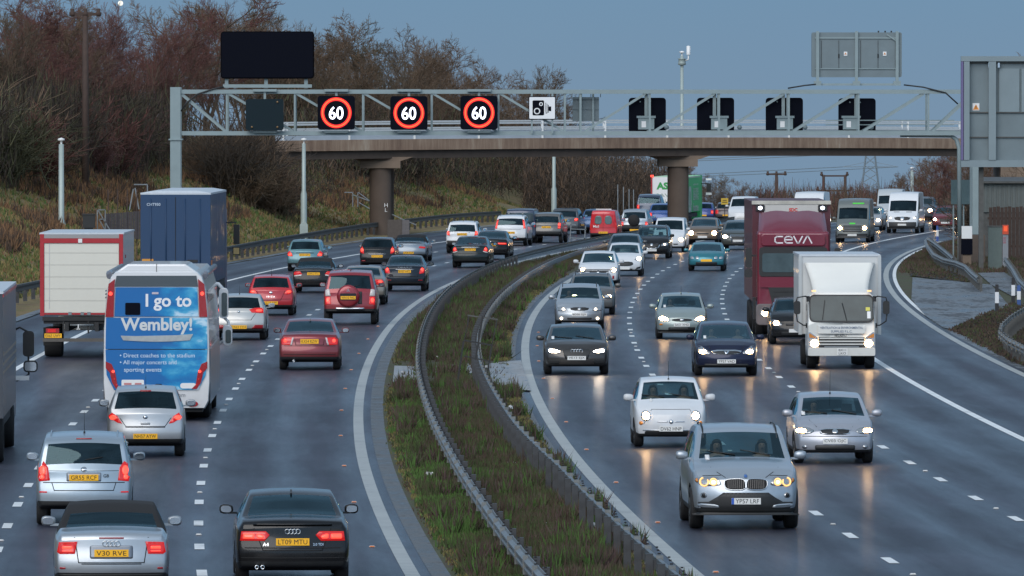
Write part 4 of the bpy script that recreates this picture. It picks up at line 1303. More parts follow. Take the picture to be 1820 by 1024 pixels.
m = MB(); m.bar((sx_(1735) - ox, .265, sz_(193.5)), (sx_(1735) - ox, .265, sz_(188)), .035, .01, up=(0, 1, 0)); m.build('warning_mark', M_TXT, r)
for x in (1758, 1775):
    m = MB(); m.box((sx_(x) - ox, .05, sz_(116)), (.09, .1, .22)); m.build('clamp', M_CHROME, r)
for x, w in ((1745, .22), (1860, .5)):
    m = MB(); m.box((sx_(x) - ox, .7, sz_(297) / 2), (w, .4, sz_(297))); m.build('post', M_STEELD if w < .4 else SBOX, r)
# roadside things at the foot of the sign
r = empty('control_cabinet', (gx(1713), DG - 3, 0), 0, 'white topped control cabinet with dark lower half beside the gantry column', 'cabinet')
m = MB(); m.box((0, 0, 1.6), (.5, .4, .6)); m.build('upper_case', M_WHITE, r)
m = MB(); m.box((0, 0, .9), (.54, .42, .75)); m.build('lower_case', M_SCREEN, r)
m = MB(); m.box((0, 0, .26), (.4, .3, .52)); m.build('plinth', M_CONC, r)
r = empty('utility_panel', (gx(1718), DG + 5, 0), 0, 'teal grey board on two legs standing behind the gantry column', 'panel')
m = MB(); m.box((.1, 0, gz(343)), (1.25, .12, 1.2)); m.build('board', simple('teal_board', (.07, .12, .13), .5, var=.2), r)
for dx in (-.4, -.15, .1):
    m = MB(); m.bar((dx, .1, 0), (dx, .1, gz(360)), .07); m.build('leg', M_GANT, r)
DC = GD(480, 0)
r = empty('roadside_cabinet', (PX(1769, 480, DC).x, DC, 0), 0, 'tall grey green roadside cabinet beside the orange emergency phone', 'cabinet')
m = MB(); m.box((0, .25, 1.02), (.64, .5, 2.0)); m.build('case', simple('green_grey_cabinet', (.10, .13, .12), .55, var=.2), r)
m = MB(); m.box((0, .25, 2.05), (.7, .56, .06)); m.build('roof', M_STEELD, r)
m = MB(); m.box((0, .25, .01), (.8, .66, .08)); m.build('plinth', M_CONC, r)
DP = GD(478, 0)
r = empty('emergency_phone', (PX(1787, 478, DP).x, DP, 0), 0, 'orange emergency telephone box on a pale post near the lay-by', 'emergency phone')
m = MB(); m.box((0, 0, .82), (.26, .2, 1.64)); m.build('post', simple('phone_post', (.30, .31, .33), .5, var=.15), r)
m = MB(); m.box((0, -.02, 1.86), (.28, .28, .44)); m.build('housing', simple('phone_orange', (.75, .10, .04), .4), r)
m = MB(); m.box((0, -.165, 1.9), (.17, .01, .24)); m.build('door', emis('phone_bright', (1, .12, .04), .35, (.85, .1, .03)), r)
m = MB(); add_text(m, 'SOS', -.05, -.104, 1.35, w=.12, h=.3); m.build('lettering', simple('phone_red_text', (.5, .03, .08), .5), r, fix=False)
# marker posts
def marker(x, y, h, lab, top=(.01, .01, .012), body=(.62, .63, .64)):
    D = GD(y, 0); r = empty('marker_post', (PX(x, y, D).x, D, .03), 0, lab, 'marker post', 'marker posts by the lay-by')
    a = simple('marker_white_%d' % int(body[0] * 100), body, .5, var=.1); b = simple('marker_dark_%d' % int(top[2] * 1000), top, .5)
    m = MB(); m.box((0, 0, h * .16), (.14, .05, h * .32)); m.build('foot', b, r)
    m = MB(); m.box((0, 0, h * .52), (.14, .05, h * .40)); m.build('sleeve', a, r)
    m = MB(); m.box((0, 0, h * .86), (.14, .05, h * .28), tap=.8); m.build('cap', b, r)
marker(1772, 556, 1.02, 'black and white marker post alone on the wet lay-by edge')
marker(1801, 542, 1.02, 'black and white marker post beside the bowed barrier end, behind the lone one')
marker(1811, 546, .8, 'white marker post with a blue cap touching the bowed barrier end', (.03, .08, .25))
marker(1666, 430, .9, 'small white marker post with a blue cap beside the far end of the curved barrier', (.03, .08, .3))
# timber fence and sheds at right
r = empty('timber_fence', (gx(1800), DG + 12, 0), 0, 'dark vertical board fence behind the orange emergency phone', 'fence')
m = MB()
for k in range(26): m.box((-.45 + .19 * k, .02 * (k % 2), 1.35), (.165, .03, 2.6 + .05 * (k % 3)))
m.build('boards', M_WOOD, r); m = MB(); m.box((2.0, .06, 2.1), (5.2, .05, .1)); m.box((2, .06, .7), (5.2, .05, .1)); m.build('cross_rail', M_WOOD, r)
r = empty('metal_shed', (gx(1815), DG + 20, 0), 0, 'grey corrugated shed wall above the timber fence at the right edge', 'shed')
m = MB()
for k in range(34):
    m.box((-.95 + .12 * k, (k % 2) * .04, 3.1), (.118, .05, 1.55))
m.build('wall', simple('corrugated_grey', (.11, .125, .12), .6, .2, var=.25, vscale=2), r)
m = MB(); m.box((1.1, .9, 1.2), (4.0, 1.6, 2.3)); m.build('base_wall', M_STEELD, r)
m = MB(); m.prism_x([(-.3, 3.9), (2.2, 4.1), (2.2, 4.0), (-.3, 3.8)], -1.1, 3.4); m.build('roof', M_STEELD, r)
# ------------------------------------------------------------------ masts and poles
def mast(x, ytop, D, lab, r0=.13, zbase=0.0, collar=None, base=None, cam=True, head=False):
    X = PX(x, 0, D).x; zt = PX(x, ytop, D).z
    g = zbase; r = empty('camera_mast' if cam else 'mast', (X, D, g), 0, lab, 'mast')
    zt -= g
    m = MB(); z1 = collar or 0
    if collar:
        m.lathe([(0, r0 * 1.45), (collar, r0 * 1.45), (collar + .18, r0), (zt - .25, r0 * .85), (zt - .25, .001)], axis='z', n=14)
    else: m.lathe([(0, r0 * 1.1), (zt - .25, r0 * .8), (zt - .25, .001)], axis='z', n=14)
    m.build('pole', M_MAST, r)
    m = MB(); m.lathe([(zt - .25, .05), (zt - .1, .05), (zt - .08, .16), (zt, .17), (zt + .06, .001)], axis='z', n=12); m.build('camera_dome', M_WHITE, r)
    if base: m = MB(); m.box((0, 0, base / 2), (.44, .44, base)); m.prism([(-.22, base), (.22, base), (.12, base + .16), (-.12, base + .16)], -.2, .2); m.build('base_case', M_MAST, r)
    if head:
        m = MB(); m.lathe([(zt - .9, .1), (zt - .85, .26), (zt - .7, .24), (zt - .5, .22), (zt - .45, .30), (zt - .42, .001)], axis='z', n=14); m.build('collar', M_MAST, r)
        m = MB(); m.tube([(.2, 0, zt - .6), (.42, 0, zt - .5), (.42, 0, zt - .1)], .05, 8); m.lathe([(zt - .2, .13), (zt + .35, .13), (zt + .4, .001)], axis='z', c=(.42, 0, 0), n=12); m.build('camera', M_WHITE, r)
    return r
mast(109, 247, 440, 'pale green mast with a small dome on top above the white box lorry', .14, ground_z(PX(109, 0, 440).x, 440) - .3, collar=max(.5, gz(385, ) - ground_z(PX(109, 0, 440).x, 440)))
mast(540, 247, 512, 'pale mast with a box base behind the barrier above the teal hatchback', .12, .25, collar=PX(0, 345, 512).z - .25, base=PX(0, 400, 512).z - .25)
mast(984.5, 240, 640, 'pale mast standing beyond the bridge between its two piers', .13, GZ(640), collar=PX(0, 337, 640).z - GZ(640))
mast(1212, 92, 600, 'tall mast with a white camera on top rising behind the gantry', .13, GZ(600), head=True)
mast(1621, 298, 720, 'thin pale mast beside the tall white van in the distance', .15, GZ(720), cam=False)
def tpole(x, ytop, D, lab, w=2.6, h=None, z0=None, two=False):
    X = PX(x, 0, D).x; g = ground_z(X, D) if z0 is None else z0; zt = PX(x, ytop, D).z - g
    r = empty('telegraph_pole', (X, D, g), 0, lab, 'telegraph pole')
    xs = (-1.1, 1.1) if two else (0,)
    for dx in xs:
        m = MB(); m.tube([(dx, 0, -.5), (dx, 0, zt)], [.2, .14], 8); m.build('pole', M_WOOD, r)
    for k, zz in enumerate((zt - .1, zt - 1.6) if two else (zt - .1,)):
        m = MB(); m.bar((-w / 2 - k * .4, 0, zz), (w / 2 + k * .4, 0, zz), .16); m.build('crossarm', M_WOOD, r)
        for dx in (-w / 2 - k * .4, w / 2 + k * .4, 0) if not two else (-w / 2 - k * .4, w / 2 + k * .4):
            m = MB(); m.lathe([(0, .06), (.05, .16), (.2, .16), (.25, .10), (.4, .12), (.42, .001)], axis='z', c=(dx, 0, zz - (.12 if not two else 0)), n=8); m.build('insulator', M_WOOD, r)
    return r
tpole(152, 22, 478, 'brown telegraph pole top rising out of the wood at upper left', 1.35)
tpole(1380, 308, 900, 'brown telegraph pole with a single crossarm above the oncoming vans', 1.7)
tpole(1483, 311, 940, 'twin-legged telegraph pole with two crossarms above the grey van', 2.6, two=True)
# pylon
def pylon():
    D = 3000.0; s = 1.0; r = empty('pylon', (PX(1547, 0, D).x, D, GZ(D)), 0, 'faint lattice electricity pylon on the horizon below the bridge', 'pylon')
    zt = PX(0, 232, D).z - GZ(D); m = MB()
    def hwd(z): return interp(z, [0, zt * .55, zt], [4.2, 2.2, .5])
    zs = [zt * k / 11 for k in range(12)]
    for a, b in zip(zs[:-1], zs[1:]):
        for sx in (-1, 1):
            for sy in (-1, 1):
                m.bar((sx * hwd(a), sy * hwd(a), a), (sx * hwd(b), sy * hwd(b), b), .3)
            m.bar((sx * hwd(a), -hwd(a), a), (-sx * hwd(b), -hwd(b), b), .16); m.bar((sx * hwd(a), hwd(a), a), (-sx * hwd(b), hwd(b), b), .16)
    m.build('lattice', simple('pylon_grey', (.16, .2, .23), .6), r)
    for z, w in ((zt * .62, 9), (zt * .78, 7), (zt * .93, 5.5)):
        m = MB(); m.bar((-w, 0, z), (w, 0, z), .22); m.bar((-w, 0, z), (0, 0, z + 1.8), .14); m.bar((w, 0, z), (0, 0, z + 1.8), .14); m.build('crossarm', MATS['pylon_grey'], r)
    for i, (z, w) in enumerate(((zt * .62, 9), (zt * .78, 7), (zt * .93, 5.5))):
        for sx in (-1, 1):
            pts = []
            for k in range(13):
                t = k / 12; pts.append((sx * w - 560 * t, -300 * t, z - 22 * 4 * t * (1 - t) * .4 + 6 * t))
            m = MB(); m.tube(pts, .10, 4, caps=False); m.build('power_line', MATS['pylon_grey'], r)
pylon()
o = MB(); o.lathe([(-17 * math.cos(PI * k / 14), max(.01, 17 * math.sin(PI * k / 14))) for k in range(15)], axis='z', n=24)
o = o.build('moon', emis('moonlight', (.95, .93, .82), .75, (.1, .1, .1)), None); o.location = PX(214.5, 6, 60000) ; o.scale = (1, 1, 1)
tag(o, 'small pale moon low over the trees at the upper left', 'moon')
# yellow board beyond the bridge
D = 680
r = empty('yellow_board', (PX(1288, 0, D).x, D, GZ(D)), 0, 'small yellow road sign in front of the far trees right of the pier', 'road sign')
m = MB(); m.box((0, 0, PX(0, 358, D).z - GZ(D)), (.52, .04, .46)); m.build('panel', simple('yellow_board_paint', (.55, .36, .03), .5), r)
m = MB(); m.bar((0, .04, 0), (0, .04, PX(0, 358, D).z - GZ(D)), .06); m.build('post', M_TRIM, r)
m = MB(); zc = PX(0, 358, D).z - GZ(D); m.box((0, -.03, zc + .08), (.3, .01, .05)); m.box((0, -.03, zc - .06), (.36, .01, .05)); m.build('marking', M_WOOD, r)
# left side fence beside the lorries
def fence_left():
    D0 = 432; r = empty('board_fence', (PX(170, 0, D0).x, D0, 0), 0, 'dark timber board fence at the foot of the bank beside the blue lorry', 'fence')
    ox = PX(170, 0, D0).x
    m = MB()
    for k in range(27):
        X = PX(190 + k * 4.3, 0, D0).x - ox; z0 = PX(0, 425, D0).z; z1 = PX(0, 380 - k * .35, D0).z
        m.box((X, .03 * (k % 2), (z0 + z1) / 2), (.10, .03, z1 - z0))
    m.build('boards', simple('grey_purple_timber', (.05, .045, .05), .85, var=.4, vscale=6), r)
    for k in range(7):
        X = PX(192 + k * 17, 0, D0).x - ox
        m = MB(); m.bar((X, .12, .3), (X, .12, PX(0, 336, D0 + 2).z), .05); m.build('post', M_WOOD, r)
    r2 = empty('gate_frame', (PX(165, 0, D0 - 1).x, D0 - 1, 0), 0, 'thin pale metal handrail frame at the end of the board fence', 'handrail')
    ox2 = PX(165, 0, D0 - 1).x
    for a, b in (((174, 373), (187, 373)), ((174, 373), (202, 420)), ((176, 390), (192, 418)), ((176, 390), (187, 389)), ((173, 373), (173, 425)), ((187, 373), (187, 425))):
        m = MB(); m.bar(PX(a[0], a[1], D0 - 1) - Vector((ox2, D0 - 1, 0)), PX(b[0], b[1], D0 - 1) - Vector((ox2, D0 - 1, 0)), .045); m.build('tube', M_STEEL, r2)
    r3 = empty('gate_frame', (PX(240, 0, D0 + 3).x, D0 + 3, 0), 0, 'thin metal handrail above the board fence, partly hidden by the blue lorry', 'handrail')
    ox3 = PX(240, 0, D0 + 3).x
    for a, b in (((238, 328), (262, 328)), ((237, 336), (230, 374)), ((262, 328), (262, 370)), ((240, 334), (247, 372))):
        m = MB(); m.bar(PX(a[0], a[1], D0 + 3) - Vector((ox3, D0 + 3, 0)), PX(b[0], b[1], D0 + 3) - Vector((ox3, D0 + 3, 0)), .055); m.build('tube', M_STEEL, r3)
    r4 = empty('small_cabinet', (PX(158, 0, D0 - 2).x, D0 - 2, 0), 0, 'small black roadside box at the left end of the board fence', 'cabinet')
    m = MB(); z0 = PX(0, 404, D0).z; z1 = PX(0, 381, D0).z
    m.box((0, 0, (z0 + z1) / 2), (.56, .5, z1 - z0)); m.build('case', M_TRIM, r4); m = MB(); m.box((0, 0, z1 + .02), (.62, .56, .05)); m.build('lid', M_TRIM, r4)
    m = MB(); m.box((0, 0, z0 / 2), (.4, .36, z0)); m.build('plinth', M_TRIM, r4)
fence_left()
# steps handrail and utility box at the left pier
D = 548
r = empty('handrail', (PX(650, 0, D).x, D, 0), 0, 'thin pale metal handrail climbing the bank left of the bridge pier', 'handrail')
ox = PX(650, 0, D).x
for a, b in (((612, 342), (628, 342)), ((627, 346), (656, 357)), ((637, 342), (657, 357)), ((636, 342), (636, 368)), ((627, 342), (627, 368)), ((697, 381), (716, 390)), ((716, 390), (740, 400)), ((638, 360), (657, 371))):
    m = MB(); m.bar(PX(a[0], a[1], D) - Vector((ox, D, 0)), PX(b[0], b[1], D) - Vector((ox, D, 0)), .05); m.build('tube', M_STEEL, r)
r = empty('concrete_kiosk', (PX(712, 0, D - 3).x, D - 3, 0), 0, 'square brown grey concrete box beside the left bridge pier', 'kiosk')
m = MB(); m.box((-.35, .4, PX(0, 391, D - 3).z / 2), (.85, .8, PX(0, 391, D - 3).z)); m.build('block', simple('kiosk_brown', (.09, .075, .065), .85, var=.3), r)
m = MB(); m.box((.3, .35, PX(0, 391, D - 3).z / 2), (.42, .7, PX(0, 391, D - 3).z - .02)); m.build('side_block', simple('kiosk_grey', (.13, .12, .12), .85, var=.3), r)
# fallen sign frame in the central reserve
D = 246
r = empty('bent_signpost', (PX(850, 0, D).x, D, 0), 0, 'leaning empty frame of thin dark tubes standing in the central reserve', 'sign frame')
o3 = Vector((PX(850, 0, D).x, D, 0))
for a, b, mt, w in (((831, 560.5), (885, 568), M_STEELD, .035), ((833, 562), (831, 578), M_TRIM, .03), ((883, 568), (881, 583), M_TRIM, .03), ((825, 605), (875, 614), M_TRIM, .035), ((825, 633), (869, 642), M_TRIM, .03),
                 ((858, 562), (845, 640), M_TRIM, .045), ((824, 606), (811, 694), M_TRIM, .045), ((874, 614), (867, 660), M_TRIM, .04), ((880, 583), (869, 642), M_TRIM, .02), ((831, 578), (825, 605), M_TRIM, .02), ((816, 690), (862, 698), M_STEEL, .045)):
    m = MB(); m.bar(PX(a[0], a[1], D) - o3, PX(b[0], b[1], D) - o3, w * 1.1); m.build('tube', mt, r)
D = GD(436)
r = empty('bent_signpost', (PX(1028, 0, D).x, D, 0), 0, 'small pale empty metal frame standing in the central reserve near the bridge', 'sign frame')
o3 = Vector((PX(1028, 0, D).x, D, 0))
for a, b in (((1015, 399), (1012, 439)), ((1041, 401), (1038, 433)), ((1003, 399), (1024, 400)), ((1015, 407), (1042, 408)), ((1014, 423), (1040, 424))):
    m = MB(); m.bar(PX(a[0], a[1], D) - o3, PX(b[0], b[1], D) - o3, .05); m.build('tube', M_STEEL, r)
# ------------------------------------------------------------------ bare winter trees
def perp(d):
    u = Vector((0, 0, 1)) if abs(d.z) < .9 else Vector((1, 0, 0))
    return d.cross(u).normalized()
def grow_tree(seed, H, spread, levels=5, trunk=.16, first=.28, dens=1.0, up=.35, tw=.012):
    rnd = random.Random(seed); segs = []
    def branch(p, d, length, r, lev):
        n = 4 if lev < 2 else (3 if lev < 4 else 2)
        pts = [p.copy()]; dd = d.copy(); q = p.copy()
        for i in range(n):
            dd = (dd + Vector((rnd.gauss(0, .13), rnd.gauss(0, .13), rnd.gauss(0, .08) + up * .16))).normalized()
            q = q + dd * (length / n); pts.append(q.copy())
        rs = [max(tw * .7, r * (1 - .55 * i / n)) for i in range(n + 1)]
        segs.append((pts, rs, lev))
        if lev >= levels: return
        k = {0: 9, 1: 7, 2: 6, 3: 5, 4: 4}.get(lev, 3)
        k = max(2, int(k * dens + rnd.random()))
        for j in range(k):
            t = (first if lev == 0 else .2) + (1 - (first if lev == 0 else .2)) * (j + rnd.random() * .8) / k
            t = min(t, .98); f = t * n; i = min(int(f), n - 1); a = pts[i].lerp(pts[i + 1], f - i)
            base = (pts[i + 1] - pts[i]).normalized()
            ang = R(rnd.uniform(28, 62) * spread); az = rnd.uniform(0, 2 * PI)
            s = perp(base); s2 = base.cross(s)
            nd = (base * math.cos(ang) + (s * math.cos(az) + s2 * math.sin(az)) * math.sin(ang)).normalized()
            if nd.z < -.15: nd.z = abs(nd.z) * .3
            ln = length * rnd.uniform(.42, .68) * (1.05 - .35 * t)
            if lev == 0: ln = length * rnd.uniform(.38, .55) * (1.15 - .45 * t)
            branch(a, nd, ln, rs[i] * rnd.uniform(.4, .62), lev + 1)
    branch(Vector((0, 0, -.3)), Vector((0, 0, 1)), H * .82, trunk, 0)
    return segs
def grow_bush(seed, H, stems=26, spread=.8, levels=2, tw=.014):
    rnd = random.Random(seed); segs = []
    def branch(p, d, length, r, lev):
        n = 3; pts = [p.copy()]; dd = d.copy(); q = p.copy()
        for i in range(n):
            dd = (dd + Vector((rnd.gauss(0, .16), rnd.gauss(0, .16), .05))).normalized(); q = q + dd * (length / n); pts.append(q.copy())
        segs.append((pts, [max(tw * .7, r * (1 - .5 * i / n)) for i in range(n + 1)], lev + 2))
        if lev >= levels: return
        for j in range(6 if lev == 0 else 4):
            t = .15 + .8 * (j + rnd.random()) / 6.5; f = min(t, .97) * n; i = int(f); a = pts[i].lerp(pts[i + 1], f - i)
            az = rnd.uniform(0, 2 * PI); ang = R(rnd.uniform(25, 60)); base = (pts[i + 1] - pts[i]).normalized(); s = perp(base); s2 = base.cross(s)
            branch(a, (base * math.cos(ang) + (s * math.cos(az) + s2 * math.sin(az)) * math.sin(ang)).normalized(), length * rnd.uniform(.35, .6), r * .55, lev + 1)
    for k in range(stems):
        az = rnd.uniform(0, 2 * PI); tilt = rnd.uniform(0, spread)
        d = Vector((math.cos(az) * math.sin(tilt), math.sin(az) * math.sin(tilt), math.cos(tilt)))
        branch(Vector((rnd.gauss(0, H * .13), rnd.gauss(0, H * .13), -.2)), d, H * rnd.uniform(.5, 1.05), .025, 0)
    return segs
def seg_mesh(segs, name, mat, lo=0, hi=9, wmul=1.0):
    vs = []; fs = []; 
    for pts, rs, lev in segs:
        if not (lo <= lev <= hi): continue
        n = 5 if lev == 0 else 3
        b = len(vs); prev = None
        for i, p in enumerate(pts):
            d = (pts[min(i + 1, len(pts) - 1)] - pts[max(i - 1, 0)]).normalized()
            u = perp(d) if prev is None else (prev - d * prev.dot(d)).normalized(); prev = u; w = d.cross(u); r = rs[i] * wmul
            if i == len(pts) - 1 and lev > 0: r *= .4
            for k in range(n):
                c = 2 * PI * k / n; vs.append(p + u * (r * math.cos(c)) + w * (r * math.sin(c)))
        for i in range(len(pts) - 1):
            for k in range(n):
                a = b + i * n + k; c = b + i * n + (k + 1) % n; fs.append((a, c, c + n, a + n))
    me = bpy.data.meshes.new(name); me.from_pydata(vs, [], fs); me.materials.append(mat); me.update()
    return me
def bark(name, cols):
    m, nt, out = newmat(name)
    oi = N(nt, 'ObjectInfo'); g = N(nt, 'NewGeometry'); nz = noise(nt, .5, 3, g.outputs['Position'], .6)
    f = math_(nt, 'ADD', math_(nt, 'MULTIPLY', oi.outputs['Random'], .55), math_(nt, 'MULTIPLY', nz.outputs['Fac'], .5))
    n = len(cols); c = ramp(nt, f, [(.15 + .75 * i / (n - 1), k) for i, k in enumerate(cols)])
    p = pr(nt, (.1, .1, .1), .9); nt.links.new(c.outputs[0], p.inputs['Base Color']); nt.links.new(p.outputs[0], out.inputs[0])
    return m
M_BARK = bark('winter_bark', [(.055, .042, .03), (.08, .056, .038), (.09, .062, .042), (.06, .055, .034)])
M_TWIG = bark('brown_twigs', [(.075, .052, .034), (.11, .072, .044), (.13, .08, .05), (.09, .072, .04)])
M_TWIGR = bark('reddish_twigs', [(.085, .032, .028), (.11, .042, .034), (.12, .055, .04), (.085, .04, .042)])
M_DARKT = bark('dark_thicket_twigs', [(.028, .022, .016), (.045, .033, .023), (.055, .038, .028), (.04, .038, .022)])
M_DARKU = bark('dark_undergrowth_stems', [(.016, .013, .010), (.026, .020, .015), (.030, .023, .018)])  # darkest of the stem browns, for undergrowth and debris
M_OLIVE = bark('olive_thicket', [(.05, .055, .025), (.075, .07, .035), (.06, .07, .03)])
TP = []
for i, (h, sp, den, up) in enumerate(((9.5, .95, 1.0, .45), (10.5, .8, 1.05, .6), (8.2, 1.1, 1.0, .3), (9, .9, 1.15, .5), (7.5, 1.05, 1.2, .35))):
    sg = grow_tree(11 + i, h, sp, 4, trunk=.11, dens=den, up=up, tw=.013, first=.2)
    tm_ = seg_mesh(sg, 'trunk', M_BARK, 0, 1); 
    TP.append((tm_, seg_mesh(sg, 'crown', M_TWIG, 2, 9), seg_mesh(sg, 'crown', M_TWIGR, 2, 9), h))
BP = []
for i, (h, st_) in enumerate(((3.4, 34), (2.6, 40), (4.4, 34), (1.7, 40))):
    sg = grow_bush(40 + i, h, st_)
    BP.append([seg_mesh(sg, 'twigs', mt, 0, 9, .95) for mt in (M_DARKT, M_TWIGR, M_OLIVE, M_TWIG)] + [h])
def tree(x, D, ytop, lab, grp, red=False, k=None, rnd=random):
    X = PX(x, 0, D).x
    if x < 1000 and D < 800:
        while CL(D) + barL(D) - PX(x, 0, D).x < (13 if x < 560 else 9) and D < 800: D += 5
        X = PX(x, 0, D).x
    g = ground_z(X, D); H = PX(0, ytop, D).z - g
    k = rnd.randrange(len(TP)) if k is None else k
    T = TP[k]; s = H / T[3]
    r = empty('bare_tree', (X, D, g), rnd.uniform(0, 6.28), lab, 'tree', grp); r.scale = (s * rnd.uniform(.9, 1.15),) * 2 + (s,)
    link_mesh('trunk', T[0], r); link_mesh('crown', T[2] if red else T[1], r)
    return r
def bush(x, D, h, kind, lab, grp, rnd=random, z=None):
    X = PX(x, 0, D).x; g = ground_z(X, D) if z is None else z
    B = rnd.choice(BP); s = h / B[4]
    o = link_mesh('bare_shrub', B[kind], None, (X, D, g)); o.rotation_euler = (0, 0, rnd.uniform(0, 6.28)); o.scale = (s * rnd.uniform(1.0, 1.4), s * rnd.uniform(1.0, 1.4), s)
    tag(o, lab, 'shrub', grp)
    return o
rv = random.Random(3)
# skyline of the left wood (photo rows of the tree tops)
SKY = [(-30, 60), (0, 10), (60, -12), (110, -20), (140, 30), (200, 10), (235, 30), (262, 40), (300, 70), (330, 5), (360, -30), (400, 0), (440, -5), (480, 10), (515, 45), (540, 60), (580, 50), (630, 45), (690, 38), (720, 55), (760, 70), (800, 85), (850, 92), (880, 128), (930, 118), (975, 130), (1000, 150)]
def sky_y(x): return interp(x, [a for a, b in SKY], [b for a, b in SKY])
for i in range(17):
    x = -25 + i * 33 + rv.uniform(-8, 8); D = rv.uniform(452, 500)
    tree(x, D, sky_y(x) + rv.uniform(-6, 12), 'bare tree on the skyline of the left bank around the big black sign', 'front skyline trees of the left wood', red=(110 < x < 300) or rv.random() < .25, rnd=rv)
for i in range(7):
    tree(-110 - i * 18, rv.uniform(450, 500), rv.uniform(0, 50), 'bare tree of the left wood, outside the left edge of the frame', 'trees beyond the left edge', rnd=rv)
for i in range(22):
    x = -30 + i * 26 + rv.uniform(-8, 8); D = rv.uniform(505, 570)
    tree(x, D, sky_y(x) + rv.uniform(8, 45), 'bare tree inside the wood on the left bank with its crown below the skyline', 'inner trees of the left wood', red=(100 < x < 330) or rv.random() < .3, rnd=rv)
for i in range(19):
    x = 545 + i * 24 + rv.uniform(-6, 6); D = rv.uniform(590, 660)
    tree(x, D, sky_y(x) + rv.uniform(-3, 22), 'bare tree standing beyond the bridge behind the lit speed signals', 'skyline trees beyond the bridge', rnd=rv)
for i in range(10):
    x = 560 + i * 40 + rv.uniform(-10, 10)
    tree(x, rv.uniform(665, 720), sky_y(x) + rv.uniform(30, 60), 'bare tree in the second row beyond the bridge behind the speed signals', 'second row trees beyond the bridge', rnd=rv)
# thicket filling the left bank
nb = 0
for i in range(175):
    x = rv.uniform(-190, 640); D = rv.uniform(448, 540)
    X = PX(x, 0, D).x; e = CL(D) + barL(D) - X
    if e < 10.5: continue
    kind = 1 if (90 < x < 300 and rv.random() < .45) or (x < 60 and rv.random() < .5) else (0 if rv.random() < .7 else (2 if rv.random() < .35 else 3))
    bush(x, D, rv.uniform(2.2, 4.4), kind, 'leafless shrub in the dense thicket on the left bank above the grass', 'shrubs of the left bank thicket', rnd=rv); nb += 1
for i in range(34):
    x = rv.uniform(385, 600); D = rv.uniform(528, 553); X = PX(x, 0, D).x
    if CL(D) + barL(D) - X < 4 or X > bx(580): continue
    bush(x, D, rv.uniform(2.0, 4.8), 0 if rv.random() < .5 else 3, 'leafless shrub hiding the left end of the road bridge', 'shrubs at the bridge end', rnd=rv)
for i in range(80):
    x = rv.uniform(520, 1170); D = rv.uniform(585, 700)
    X = PX(x, 0, D).x; e = CL(D) + barL(D) - X
    if e < 7.5: continue
    bush(x, D, rv.uniform(2.0, 4.6), 0 if rv.random() < .55 else (1 if rv.random() < .4 else 3), 'leafless shrub on the bank beyond the bridge, seen under its deck', 'shrubs beyond the bridge', rnd=rv)
# mass of fine undergrowth: one object
def thicket(name, n, xr, Dr, emin, hr, mats, seed, cond=None, big=1.0):
    rn = np.random.RandomState(seed); vs = []; fs = []; mi = []
    while len(fs) < n:
        x = rn.uniform(*xr); D = rn.uniform(*Dr); X = (x - 910) / FOC * D
        if cond is None:
            e = CL(D) + barL(D) - X
            if e < emin + rn.uniform(0, 2): continue
        elif not cond(X, D): continue
        g = ground_z(X, D); h = rn.uniform(*hr); z = g + (rn.uniform(0, 1) ** .8) * h - .2
        a = rn.uniform(0, 6.28); t = abs(rn.normal(0, .5 if big <= 1 else .95)); l = rn.uniform(.5, 1.5) * (1 if big <= 1 else .62); w = rn.uniform(.012, .03) * min(big, 1.25)
        d = Vector((math.cos(a) * math.sin(t), math.sin(a) * math.sin(t), math.cos(t)))
        p = Vector((X, D, z)); b = len(vs); q = p + d * l + Vector((rn.normal(0, .1), 0, 0)); s = Vector((math.cos(a + 1.57), math.sin(a + 1.57), 0)) * w if rn.rand() < .3 else Vector((w, 0, 0))
        vs += [p - s, p + s, q + s * .3, q - s * .3]; fs.append((b, b + 1, b + 2, b + 3)); mi.append(rn.randint(0, len(mats)))
    me = bpy.data.meshes.new(name); me.from_pydata(vs, [], fs)
    for m in mats: me.materials.append(m)
    me.polygons.foreach_set('material_index', mi); me.update()
    o = link_mesh(name, me); tag(o, kind='stuff'); return o
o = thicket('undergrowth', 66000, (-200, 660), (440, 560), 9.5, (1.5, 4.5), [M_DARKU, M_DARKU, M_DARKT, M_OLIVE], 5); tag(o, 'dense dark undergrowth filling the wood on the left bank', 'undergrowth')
o = thicket('undergrowth', 85000, (480, 1260), (585, 800), 5.5, (1.5, 6), [M_DARKT, M_DARKU, M_TWIG, M_OLIVE], 6, big=1.6); tag(o, 'dense brown undergrowth on the bank beyond the bridge', 'undergrowth')
o = thicket('undergrowth', 45000, (930, 1200), (690, 790), 0, (2.5, 5.6), [M_DARKT, M_TWIG, M_DARKT, M_DARKU], 16, cond=lambda X, D: X < CL(D) - 17, big=1.8); tag(o, 'brown scrub filling the view under the bridge left of the right pier', 'undergrowth')
